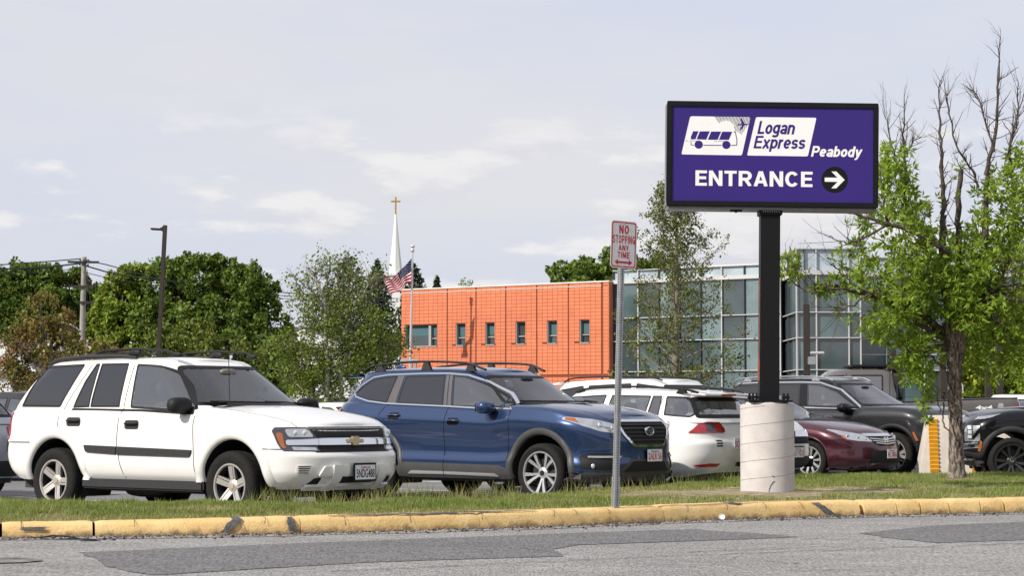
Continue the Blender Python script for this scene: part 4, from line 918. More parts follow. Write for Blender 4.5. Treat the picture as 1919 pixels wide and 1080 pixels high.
for pts, r0, r1, dy in limbs:
    n = len(pts); P0 = np.array([ap(q[0], q[1], dy * i / (n - 1) if i else 0) for i, q in enumerate(pts)])
    if dy and pts[0][1] < 570: P0 = np.array([ap(q[0], q[1], dy) for q in pts])
    k = np.linspace(0, 1, n); kk = np.linspace(0, 1, 4 * n); P = np.stack([pchip(k, P0[:, j])(kk) for j in range(3)], 1) + rng.normal(0, .010, (4 * n, 3))
    paths.append((P, np.linspace(r0, r1, 4 * n) * AD / 4000 * (.92 if pts[-1][1] > 400 else .78) * (1 + .08 * rng.normal(0, 1, 4 * n))))
    for i in range(1, 4 * n):
        py = np.interp(kk[i], k, [q[1] for q in pts]); dead = py < dead_from; r = np.linspace(r0, r1, 4 * n)[i] * AD / 4000
        T = P[i] - P[i - 1]; T /= np.linalg.norm(T)
        if pts[0][1] > 680: continue
        for _ in range(2 if dead else 2):
            if random.random() < (.75 if dead else .5):
                d = T + rng.normal(0, .75, 3) + np.array((0, 0, .35)); d /= np.linalg.norm(d)
                t2 = []; grow(paths, t2, P[i], d, random.uniform(.10, .42) if dead else random.uniform(.2, .6), min(.0075, r * .45), 1, .6, .25, (1, 3), .55, 3, .12)
                if not dead: tips += t2
V, F = tubes(paths, 6); link('branch', mesh_np('branch', V, F, M['bark_limb'], True), ash)
# leaf clumps: each is a rosette of narrow pointed leaflets
blobs = [(1655, 300, 28), (1662, 345, 34), (1640, 330, 20), (1672, 400, 46), (1628, 425, 30), (1600, 418, 16), (1620, 480, 50), (1690, 470, 52), (1640, 530, 44), (1700, 540, 56), (1585, 540, 20), (1560, 500, 16), (1745, 490, 38), (1735, 440, 16), (1800, 460, 26), (1800, 510, 46), (1755, 540, 60), (1840, 530, 48), (1860, 450, 46), (1850, 365, 24), (1885, 345, 34), (1908, 300, 28), (1908, 400, 42), (1890, 470, 40), (1700, 610, 44), (1660, 590, 34), (1700, 660, 34), (1722, 670, 30), (1712, 700, 24), (1742, 610, 34), (1800, 585, 40), (1850, 600, 46), (1900, 590, 46), (1830, 655, 40), (1880, 650, 44), (1925, 640, 40), (1760, 700, 22), (1745, 735, 11), (1760, 755, 9), (1763, 788, 6), (1475, 495, 14), (1462, 510, 9), (1478, 528, 9), (1556, 533, 12), (1520, 545, 12), (1540, 550, 8), (1575, 590, 18), (1605, 600, 20), (1640, 620, 24), (1700, 350, 8), (1715, 390, 16), (1920, 500, 36), (1860, 690, 26), (1910, 700, 30), (1590, 470, 14), (1830, 410, 14)]
LV = []; LC = []
def clump(c, out, k, L):
    for _ in range(k):
        d = out * .55 + rng.normal(0, .55, 3); d[2] -= .12; d /= np.linalg.norm(d); s = np.cross(d, rng.normal(0, 1, 3)); s /= np.linalg.norm(s) + 1e-9; n = np.cross(s, d); l = L * random.uniform(.7, 1.25); w = l * random.uniform(.13, .19)
        b_ = c + d * l * .12; LV.extend([b_, b_ + d * l * .42 + s * w + n * l * .05, b_ + d * l - n * l * .12, b_ + d * l * .42 - s * w + n * l * .05])
for (bx, by, br) in blobs:
    r = br * AD / 4000; c0 = ap(bx, by); n = int((5 + 20 * (br / 20) ** 2.0) * (.28 if bx < 1640 and br > 14 else 1))
    dep = (.10 if br < 18 else .9); off = -.55 if bx < 1610 else random.uniform(-.55, .35)
    near = by + br > 632 and abs(bx - 1790) < br + 30
    if near: off, dep = 1.1, .5
    for _ in range(n):
        d = rng.normal(0, 1, 3); d /= np.linalg.norm(d); q = d * (rng.uniform(0, 1) ** .4) * r * np.array((1, 1.0, 1)); q[1] = q[1] * 1.0 + off + rng.normal(0, dep * .35)
        clump(c0 + q, d + np.array((0, -.25, .35)), random.randint(5, 8), .105)
for tp, d in tips:
    lim = ap(1665, 500)[0]
    if random.random() < (.035 if tp[0] < lim else .45): clump(tp, d, random.randint(4, 7), .10)
LV = np.array(LV); link('crown', mesh_np('crown', LV, np.arange(len(LV)).reshape(-1, 4), M['leaf_ash']), ash)['kind'] = 'stuff'
# ================================================================== CARS
def rpoly(pts, r, n=4):
    out = []; m = len(pts); rs = r if hasattr(r, '__len__') else [r] * m
    for i in range(m):
        p = Vector(pts[i]); a = Vector(pts[i - 1]); b_ = Vector(pts[(i + 1) % m]); rr = min(rs[i], (a - p).length * .45, (b_ - p).length * .45)
        if rr < 1e-4: out.append(tuple(p)); continue
        s, e = p + (a - p).normalized() * rr, p + (b_ - p).normalized() * rr
        for k in range(n + 1):
            t = k / n; q = s * (1 - t) ** 2 + p * 2 * t * (1 - t) + e * t * t; out.append(tuple(q))
    return out
VIEWS = {'R': (lambda u, v: ((u, -6, v), (0, 1, 0))), 'L': (lambda u, v: ((u, 6, v), (0, -1, 0))), 'F': (lambda u, v: ((9, u, v), (-1, 0, 0))), 'B': (lambda u, v: ((-9, u, v), (1, 0, 0))), 'T': (lambda u, v: ((u, v, 6), (0, 0, -1)))}
def hit(bvh, view, u, v):
    o, d = VIEWS[view](u, v); loc, nrm, i, ds = bvh.ray_cast(Vector(o), Vector(d))
    if loc is None:
        p, nrm, i, ds = bvh.find_nearest(Vector(o) + Vector(d) * (5 if view in 'RL' else 6.8)); 
        w = list(p); k = {'R': (0, 2), 'L': (0, 2), 'F': (1, 2), 'B': (1, 2), 'T': (0, 1)}[view]; w[k[0]] = u; w[k[1]] = v; loc = Vector(w)
    if nrm.dot(Vector(d)) > 0: nrm = -nrm
    return loc, nrm
def scan(poly, nu, nv):                 # rows across a polygon that every horizontal crosses twice
    vs = [p[1] for p in poly]; v0, v1 = min(vs), max(vs); e = (v1 - v0) * .004
    vv = sorted(set([round(v0 + e + (v1 - v0 - 2 * e) * k / nv, 5) for k in range(nv + 1)] + [round(min(max(v, v0 + e), v1 - e), 5) for v in vs]))
    rows = []
    for v in vv:
        xs_ = []
        for i in range(len(poly)):
            a, b_ = poly[i], poly[(i + 1) % len(poly)]
            if (a[1] - v) * (b_[1] - v) <= 0 and a[1] != b_[1]: xs_.append(a[0] + (b_[0] - a[0]) * (v - a[1]) / (b_[1] - a[1]))
        if len(xs_) >= 2: rows.append([(min(xs_) + (max(xs_) - min(xs_)) * k / nu, v) for k in range(nu + 1)])
    return rows
class Car:
    def __init__(s, label, cat, pose, sp, name):
        s.o = thing(name, label, cat, (pose[0], pose[1], 0), pose[2], 'cars parked in the lot'); s.sp = sp; s.cut = []
    def shell(s, lv, zb, ztop, hr, crown, xr, xf, ex):
        # lv: list of (t, half width, rear x, front x); ex = (rear corner length, front corner length, rear squareness, front squareness)
        t_ = [q[0] for q in lv]; fw = pchip(t_, [q[1] for q in lv]); fr = pchip(t_, [q[2] for q in lv]); ff = pchip(t_, [q[3] for q in lv])
        NL, NC, NM, MC = hr; V = []; idx = []; half = NC * 2 + NM
        yy = np.concatenate([np.linspace(0, .8, 400), .8 + .2 * (1 - (1 - np.linspace(0, 1, 600)) ** 2.2)])
        for l in range(NL + 1):
            t = l / NL; w, a, b_ = float(fw(t)), float(fr(t)), float(ff(t)); pts = []
            for side in (0, 1):
                L, sq = (ex[0], ex[2]) if side == 0 else (ex[1], ex[3]); x = 1 - (1 - np.clip(yy, 0, 1) ** sq) ** .5
                d = np.concatenate([[0], np.cumsum(np.hypot(np.diff(x * L), np.diff(yy * w)))]); q = np.interp(np.linspace(0, d[-1], NC + 1), d, np.arange(len(yy)))
                X = np.interp(q, np.arange(len(yy)), x) * L; Y = np.interp(q, np.arange(len(yy)), yy) * w
                if side == 0: pts = list(zip(a + X, Y))
                else:
                    x0, x1 = a + ex[0], b_ - L
                    pts += [(x0 + (x1 - x0) * k / NM, w) for k in range(1, NM)]
                    pts += list(zip(b_ - X, Y))[::-1]
            H = len(pts); P = np.array(pts); z = zb(P[:, 0]) + t * (ztop(P[:, 0]) - zb(P[:, 0]))
            left = [(x, y, zz) for (x, y), zz in zip(pts, z)]; right = [(x, -y, zz) for (x, y), zz in zip(pts, z)][1:-1][::-1]
            V += left + right
        n = 2 * H - 2; F = []
        for l in range(NL): F += [(l * n + k, l * n + (k + 1) % n, (l + 1) * n + (k + 1) % n, (l + 1) * n + k) for k in range(n)]
        base = NL * n; cap = []
        for i in range(H):
            row = []
            L_ = V[base + i]; w = L_[1]
            for j in range(MC + 1):
                f = -1 + 2 * j / MC
                V.append((L_[0], w * f, L_[2] + crown(L_[0]) * (1 - abs(f) ** 2.2) * min(1, w / (fw(1.0) * .6)))); row.append(len(V) - 1)
            cap.append(row)
        for i in range(H - 1):
            F += [(cap[i][j], cap[i + 1][j], cap[i + 1][j + 1], cap[i][j + 1]) for j in range(MC)]
        return V, F
    def add_shell(s, V, F):
        if not hasattr(s, 'V'): s.V, s.F = [], []
        b_ = len(s.V); s.V += [tuple(map(float, p)) for p in V]; s.F += [tuple(b_ + i for i in f) for f in F]
    def bv(s): s.bvh = BVHTree.FromPolygons([Vector(p) for p in s.V], s.F)
    def finish(s, mat, arches, smooth=42):
        me = bpy.data.meshes.new('body'); me.from_pydata(s.V, [], s.F); bm = bmesh.new(); bm.from_mesh(me)
        bmesh.ops.remove_doubles(bm, verts=bm.verts, dist=4e-4); bmesh.ops.recalc_face_normals(bm, faces=bm.faces)
        kill = []
        def inside(p, poly):
            c = False; n = len(poly)
            for i in range(n):
                a, b_ = poly[i], poly[i - 1]
                if (a[1] > p[1]) != (b_[1] > p[1]) and p[0] < (b_[0] - a[0]) * (p[1] - a[1]) / (b_[1] - a[1]) + a[0]: c = not c
            return c
        for f in bm.faces:
            c = f.calc_center_median(); n = f.normal
            for (cx, cz, r) in arches:
                if abs(c.y) > .5 and math.hypot(c.x - cx, c.z - cz) < r + .035: kill.append(f); break
            else:
                for view, poly in s.cut:
                    if view == 'S' and abs(n.y) > .45 and inside((c.x, c.z), poly): kill.append(f); break
                    if view == 'F' and n.x > .2 and abs(n.y) < .8 and inside((c.y, c.z), poly): kill.append(f); break
                    if view == 'B' and n.x < -.2 and abs(n.y) < .8 and inside((c.y, c.z), poly): kill.append(f); break
        bmesh.ops.delete(bm, geom=list(set(kill)), context='FACES')
        for v in bm.verts:
            if abs(v.co.y) < .5 or not v.is_boundary: continue
            for (cx, cz, r) in arches:
                d = math.hypot(v.co.x - cx, v.co.z - cz)
                if r + .005 < d < r + .11 and v.co.z > cz - .15:
                    v.co.x = cx + (v.co.x - cx) * (r + .03) / d; v.co.z = cz + (v.co.z - cz) * (r + .03) / d
        bm.to_mesh(me); bm.free(); me.materials.append(mat); me.polygons.foreach_set('use_smooth', np.ones(len(me.polygons), dtype=bool)); me.set_sharp_from_angle(angle=R(smooth))
        return link('body', me, s.o)
    def patch(s, name, poly, view, mat, off=.004, thick=.012, nu=10, nv=6, parent=None, lift=None):
        par = parent or s.o; rows = scan(poly, nu, nv); V = []; F = []; m = nu + 1
        for r in rows:
            for (u, v) in r:
                p, n = hit(s.bvh, view, u, v); V.append(p + n * off)
        k = len(rows)
        for i in range(k - 1): F += [(i * m + j, i * m + j + 1, (i + 1) * m + j + 1, (i + 1) * m + j) for j in range(nu)]
        bd = [j for j in range(m)] + [i * m + nu for i in range(1, k)] + [(k - 1) * m + j for j in range(nu - 1, -1, -1)] + [i * m for i in range(k - 2, 0, -1)]
        if thick:
            b0 = len(V); src = [V[i] for i in bd]
            for i, p in zip(bd, src):
                r = rows[i // m][i % m]; V.append(p - hit(s.bvh, view, *r)[1] * thick)
            F += [(bd[i], bd[(i + 1) % len(bd)], b0 + (i + 1) % len(bd), b0 + i) for i in range(len(bd))]
        b_ = MB().add(V, F); return b_.build(name, mat, par, smooth=50, doubles=False)
    def both(s, name, poly, mat, **kw): return s.patch(name, poly, 'R', mat, **kw), s.patch(name, poly, 'L', mat, **kw)
    def mirF(s, name, poly, view, mat, **kw): return s.patch(name, poly, view, mat, **kw), s.patch(name, [(-u, v) for u, v in poly], view, mat, **kw)
    def ring(s, name, poly, view, mat, w=.03, off=.006, thick=.012, parent=None, closed=True, step=.06):
        pts = []
        n0 = len(poly)
        for i in range(n0 if closed else n0 - 1):
            a, b_ = Vector(poly[i]), Vector(poly[(i + 1) % n0]); k = max(1, int((b_ - a).length / step)); pts += [a.lerp(b_, j / k) for j in range(k)]
        if not closed: pts.append(Vector(poly[-1]))
        n = len(pts); area = sum(pts[i].x * pts[(i + 1) % n].y - pts[(i + 1) % n].x * pts[i].y for i in range(n)); sg = 1 if area > 0 else -1
        inn = []
        for i in range(n):
            a = pts[i - 1] if (closed or i) else pts[i]; b_ = pts[(i + 1) % n] if (closed or i < n - 1) else pts[i]; d = (b_ - a).normalized(); inn.append(pts[i] + Vector((-d.y, d.x)) * w * sg)
        V = []; F = []
        for a, b_ in zip(pts, inn):
            p, q = hit(s.bvh, view, *a), hit(s.bvh, view, *b_); V += [p[0] + p[1] * (off - thick), p[0] + p[1] * off, q[0] + q[1] * off, q[0] + q[1] * (off - thick)]
        for i in range(n if closed else n - 1):
            j = (i + 1) % n; F += [(4 * i + k, 4 * j + k, 4 * j + k + 1, 4 * i + k + 1) for k in range(3)]
        return MB().add(V, F).build(name, mat, parent or s.o, smooth=50, doubles=False)
    def line(s, name, pts, view, mat, w=.010, off=.0015, parent=None, thick=0.0):
        P = []
        for a, b_ in zip(pts, pts[1:]):
            k = max(1, int(math.dist(a, b_) / .05)); P += [(a[0] + (b_[0] - a[0]) * j / k, a[1] + (b_[1] - a[1]) * j / k) for j in range(k)]
        P.append(pts[-1]); V = []; F = []
        for i, p in enumerate(P):
            a, b_ = P[max(i - 1, 0)], P[min(i + 1, len(P) - 1)]; d = Vector((b_[0] - a[0], b_[1] - a[1])).normalized(); n = Vector((-d.y, d.x)) * w * .5
            h0, h1 = hit(s.bvh, view, p[0] + n.x, p[1] + n.y), hit(s.bvh, view, p[0] - n.x, p[1] - n.y)
            V += [h0[0] + h0[1] * (off - thick), h0[0] + h0[1] * off, h1[0] + h1[1] * off, h1[0] + h1[1] * (off - thick)]
        for i in range(len(P) - 1):
            for k in range(3) if thick else (1,): F.append((4 * i + k, 4 * i + 4 + k, 4 * i + 5 + k, 4 * i + 1 + k))
        return MB().add(V, F).build(name, mat, parent or s.o, smooth=40, doubles=False)
    def seam(s, pts, both=True):
        s.line('panel_seam', pts, 'R', M['seam'])
        if both: s.line('panel_seam', pts, 'L', M['seam'])
    def window(s, poly, mat, sides='RL', rim=.026, rimmat='black_trim', view=None, cut=.012):
        for v in ([view] if view else sides):
            p = s.patch('window', poly, v, mat, off=.002, thick=0, nu=12, nv=8); s.ring('window_seal', poly, v, M[rimmat], w=rim, off=.005, thick=.008, parent=p)
        c = Vector((sum(p[0] for p in poly) / len(poly), sum(p[1] for p in poly) / len(poly)))
        s.cut.append(('S' if not view else view, [tuple(c + (Vector(p) - c) * (1 - cut * 2 / max(.2, (Vector(p) - c).length))) for p in poly]))
    def arch(s, cx, cz, r0, r1, mat, off=.008, a0=-30, a1=210, name='wheel_arch', bulge=.012):
        for v, sg in (('R', -1), ('L', 1)):
            V = []; F = []; n = 36; rr = [r0 - .012, r0, (r0 + r1) / 2, r1, r1 + .006]; oo = [-.022, off, off + bulge, off, -.012]
            for i in range(n + 1):
                a = R(a0 + (a1 - a0) * i / n)
                for r, o_ in zip(rr, oo):
                    rq = max(r, r0 + .015); x, z = cx + rq * math.cos(a), cz + rq * math.sin(a); z = max(z, s.sp['zmin'])
                    p, nn = hit(s.bvh, v, x, z); x2, z2 = cx + r * math.cos(a), max(cz + r * math.sin(a), s.sp['zmin'])
                    V.append((x2, p.y + sg * o_, z2))
            m = len(rr)
            for i in range(n): F += [(i*m+j, (i+1)*m+j, (i+1)*m+j+1, i*m+j+1) for j in range(m-1)]
            MB().add(V, F).build(name, mat, s.o, smooth=60, doubles=False)
        # dark wheel housing behind the opening
        for sg in (-1, 1):
            V = []; F = []; n = 22
            for i in range(n + 1):
                a = R(-25 + 230 * i / n); x, z = cx + (r0 + .004) * math.cos(a), cz + (r0 + .004) * math.sin(a)
                yb = abs(hit(s.bvh, 'R', cx + (r0 + .05) * math.cos(a), max(s.sp['zmin'], cz + (r0 + .05) * math.sin(a)))[0].y); V += [(x, sg * max(.5, min(s.sp['W'] - .012, yb - .010)), z), (x, sg * .46, z)]
            F = [(2*i, 2*i+1, 2*i+3, 2*i+2) for i in range(n)]; MB().add(V, F).build('wheel_housing', M['dark_hole'], s.o, doubles=False)
    def wheel(s, x, y, z, r, wd, rr, style, tyre=True):
        sg = -1 if y < 0 else 1; key = (r, wd, rr, style)
        if not hasattr(s, 'wm'):
            yf = lambda rad, h, c, sn: (rad * c, h, rad * sn); hw = wd / 2
            tp = [(rr - .005, -hw * .62), (rr + .010, -hw * .90), (rr + .03, -hw * .97), ((r + rr) / 2, -hw * 1.04), (r - .03, -hw * .96), (r - .010, -hw * .84), (r, -hw * .66), (r, -hw * .2), (r - .006, -hw * .18), (r - .006, -hw * .12), (r, -hw * .1), (r, hw * .1), (r - .006, hw * .12), (r - .006, hw * .18), (r, hw * .2), (r, hw * .66), (r - .012, hw * .86), (r - .04, hw), (rr, hw * .8)]
            s.wm = {}; s.wm['tyre'] = MB().lathe(tp, 72, yf, rmod=lambda k, q: 1 - (.012 if (k % 2 and q > r - .011) else 0)).mesh('tyre', M['rubber'], 35)
            rim = MB(); rim.lathe([(rr - .002, -hw * .60), (rr + .008, -hw * .88), (rr + .004, -hw * .93), (rr - .010, -hw * .92), (rr - .016, -hw * .74)], 48, yf)
            sp = s.sp['spokes']; n = sp['n']; y0 = -hw * sp.get('face', .62)
            def bar(ang, r0, r1, w0, w1, ya, yb, th, skew=0.0, off=0.0):
                ca, sa = math.cos(ang), math.sin(ang); ca2, sa2 = math.cos(ang + skew), math.sin(ang + skew)
                V = []
                for (rad, w, yy, c_, s_) in ((r0, w0, ya, ca, sa), ((r0 + r1) / 2, (w0 + w1) / 2, (ya + yb) / 2 - .004, (ca + ca2) / 2, (sa + sa2) / 2), (r1, w1, yb, ca2, sa2)):
                    for e, dy in ((off - w / 2, 0), (off + w / 2, 0), (off + w / 2 * .8, th), (off - w / 2 * .8, th)): V.append((rad * c_ - e * s_, yy + dy, rad * s_ + e * c_))
                rim.add(V, [(0, 1, 5, 4), (1, 2, 6, 5), (2, 3, 7, 6), (3, 0, 4, 7), (4, 5, 9, 8), (5, 6, 10, 9), (6, 7, 11, 10), (7, 4, 8, 11)])
            for k in range(n):
                a = 2 * math.pi * k / n + sp.get('a0', math.pi / 2)
                for da, w0, w1, of in sp['bars']: bar(a + da[0], .045, rr - .012, w0, w1, y0 + .012, -hw * .80, .035, da[1], of)
            rim.lathe([(.001, y0 - .004), (.05, y0 - .004), (.075, y0 + .012), (.08, y0 + .05)], 24, yf)
            s.wm['rim'] = rim.mesh('rim', M[sp['mat']], 35, doubles=False)
            s.wm['hub_cap'] = MB().lathe([(.001, y0 - .016), (.030, y0 - .015), (.036, y0 - .004)], 20, yf).mesh('hub_cap', M[sp.get('cap', 'satin')], 40)
            s.wm['brake_disc'] = MB().lathe([(.05, -.01), (rr * .72, -.01), (rr * .72, .02), (.05, .02)], 28, yf).lathe([(.04, .045), (rr - .02, .045)], 28, yf).lathe([(rr - .016, -hw * .74), (rr - .03, -hw * .2), (rr - .04, hw * .7)], 40, yf).mesh('brake_disc', M['brake'], 40)
        w = link('wheel', None, s.o, (x, y, z), 0 if sg < 0 else math.pi); a = random.uniform(0, 1.2) if s.sp.get('spin', True) else s.sp['spinv'].pop(0); w.rotation_mode = 'XYZ'
        piv = w
        for k in ('tyre', 'rim', 'hub_cap', 'brake_disc'):
            o = link(k, s.wm[k], w); o.rotation_euler = (0, a, 0)
        return w
    def plate(s, view, cu, cv, text, state, ink, sink, frame=None, w=.305, h=.152, off=.02, gap=False):
        p, n = hit(s.bvh, view, cu, cv); sg = 1 if view == 'F' else -1; x = p.x + sg * off
        if frame: MB().box(x - sg * .012, x - sg * .002, cu - w / 2 - .022, cu + w / 2 + .022, cv - h / 2 - .022, cv + h / 2 + .022).build('plate_frame', frame, s.o, bevel=.004)
        pl = MB().box(min(x - sg * .0015, x + sg * .004), max(x - sg * .0015, x + sg * .004), cu - w / 2, cu + w / 2, cv - h / 2, cv + h / 2).build('number_plate', M['plate_white'], s.o, bevel=.0015)
        def put(t, z0, z1, y0, y1, mat, bold, nm, shear=0): 
            V, F = text_geo(t, y1 - y0, z1 - z0, shear, bold)
            V = [(x + sg * .0062, cu + sg * (y0 + a), cv + z0 + b_) for a, b_ in V]; link(nm, mesh_np2(nm, V, F, mat), pl)
        put(text, -h * .36, h * .22, -w * .45, w * .45, ink, .012, 'plate_number')
        if state: put(state, h * .27, h * .43, -w * .24, w * .24, sink, .01, 'plate_state')
        return pl
    def mirror(s, x, y, z, mat, size=(.09, .13, .085), arm='black_trim'):
        for sg in (-1, 1):
            m = MB().ellip((x, sg * (y + .13), z), size, .72, 18, 12).build('door_mirror', mat, s.o, smooth=60)
            MB().box(x - .05, x + .06, min(sg * (y - .06), sg * (y + .09)), max(sg * (y - .06), sg * (y + .09)), z - size[2] * .75, z - size[2] * .1).build('mirror_arm', M[arm], m, bevel=.012)
            MB().add([(x - size[0] - .001, sg * (y + .13 + a), z + b_) for a, b_ in ((-.09, -.05), (.09, -.05), (.09, .05), (-.09, .05))], [(0, 1, 2, 3)]).build('mirror_glass', M['chrome'], m)
    def handle(s, x0, x1, z, mat, both=True):
        for v, sg in (('R', -1), ('L', 1)) if both else (('R', -1),):
            p, n = hit(s.bvh, v, (x0 + x1) / 2, z); cx = (x0 + x1) / 2; hw = (x1 - x0) / 2
            MB().tube([(x0, p.y - sg * .01, z), (x0 + .02, p.y + sg * .028, z), (cx, p.y + sg * .034, z + .004), (x1 - .02, p.y + sg * .028, z), (x1, p.y - sg * .01, z)], .016, 8, .7).build('door_handle', mat, s.o, smooth=60)
    def rail(s, pts, feet, mat, r=.02, flat=.7, ys=(-1, 1)):
        for sg in ys:
            P = [Vector(p) for p in pts]; k = np.linspace(0, 1, len(P)); kk = np.linspace(0, 1, 24)
            Q = [(float(pchip(k, [p.x for p in P])(t)), sg * float(pchip(k, [p.y for p in P])(t)), float(pchip(k, [p.z for p in P])(t))) for t in kk]
            b_ = MB().tube(Q, r, 8, flat)
            for fx, fy, zt_, zb_ in feet: b_.prism([(fx - .09, zb_), (fx + .09, zb_), (fx + .04, zt_), (fx - .04, zt_)], sg * fy - .022, sg * fy + .022, lambda u, v, d: (u, d, v))
            b_.build('roof_rail', mat, s.o, smooth=50)
    def seats(s, rows, mat='seat', y=.36, zs=.55, zt_=1.18):
        for x, m in rows:
            for sg in (-1, 1):
                b_ = MB().ellip((x, sg * y, zs + .06), (.28, .26, .13), .6).ellip((x - .30, sg * y, (zs + zt_) / 2 + .05), (.10, .25, (zt_ - zs) / 2), .6).ellip((x - .37, sg * y, zt_ + .17), (.055, .14, .095), .7)
                b_.build('seat', M[mat], s.o, smooth=60)
    def chassis(s, x0, x1, z0=.22, z1=.62, y=.62):
        s.o  # dark underbody
        MB().box(x0, x1, -y, y, z0, z1).build('underbody', M['interior'], s.o)
def mesh_np2(name, V, F, mat):
    me = bpy.data.meshes.new(name); me.from_pydata([tuple(p) for p in V], [], F); me.update()
    if mat: me.materials.append(mat)
    return me
_tx = {}
def text_geo(t, w, h, shear=0.0, bold=0.0, space=1.0):
    k = (t, bold, space)
    if k not in _tx:
        cu = bpy.data.curves.new('lettering', 'FONT'); cu.body = t; cu.offset = bold; cu.space_character = space; cu.resolution_u = 4
        o = bpy.data.objects.new('lettering', cu); COL.objects.link(o); me = bpy.data.meshes.new_from_object(o)
        _tx[k] = ([(v.co.x, v.co.y) for v in me.vertices], [tuple(p.vertices) for p in me.polygons])
        bpy.data.objects.remove(o); bpy.data.curves.remove(cu); bpy.data.meshes.remove(me)
    V, F = _tx[k]; x0, x1 = min(p[0] for p in V), max(p[0] for p in V); y0, y1 = min(p[1] for p in V), max(p[1] for p in V)
    ww = w - abs(shear) * h
    return [((p[0] - x0) / (x1 - x0) * ww + shear * (p[1] - y0) / (y1 - y0) * h, (p[1] - y0) / (y1 - y0) * h) for p in V], F
P_WHITE, P_BLUE, P_MAROON, P_CHAR = (-3.497, 24.017, -.681), (-.142, 28.575, -.707), (4.509, 37.536, -.715), (6.157, 39.449, -.715)
P_BLACK, P_ESTATE, P_CROSS = (9.283, 34.522, 3.08), (1.368, 30.896, 2.442), (2.54, 34.10, -.70)
def seatset(c, z=1.12): c.seats([(.25, 0), (-.75, 0)], 'seat', .36, z - .57, z)
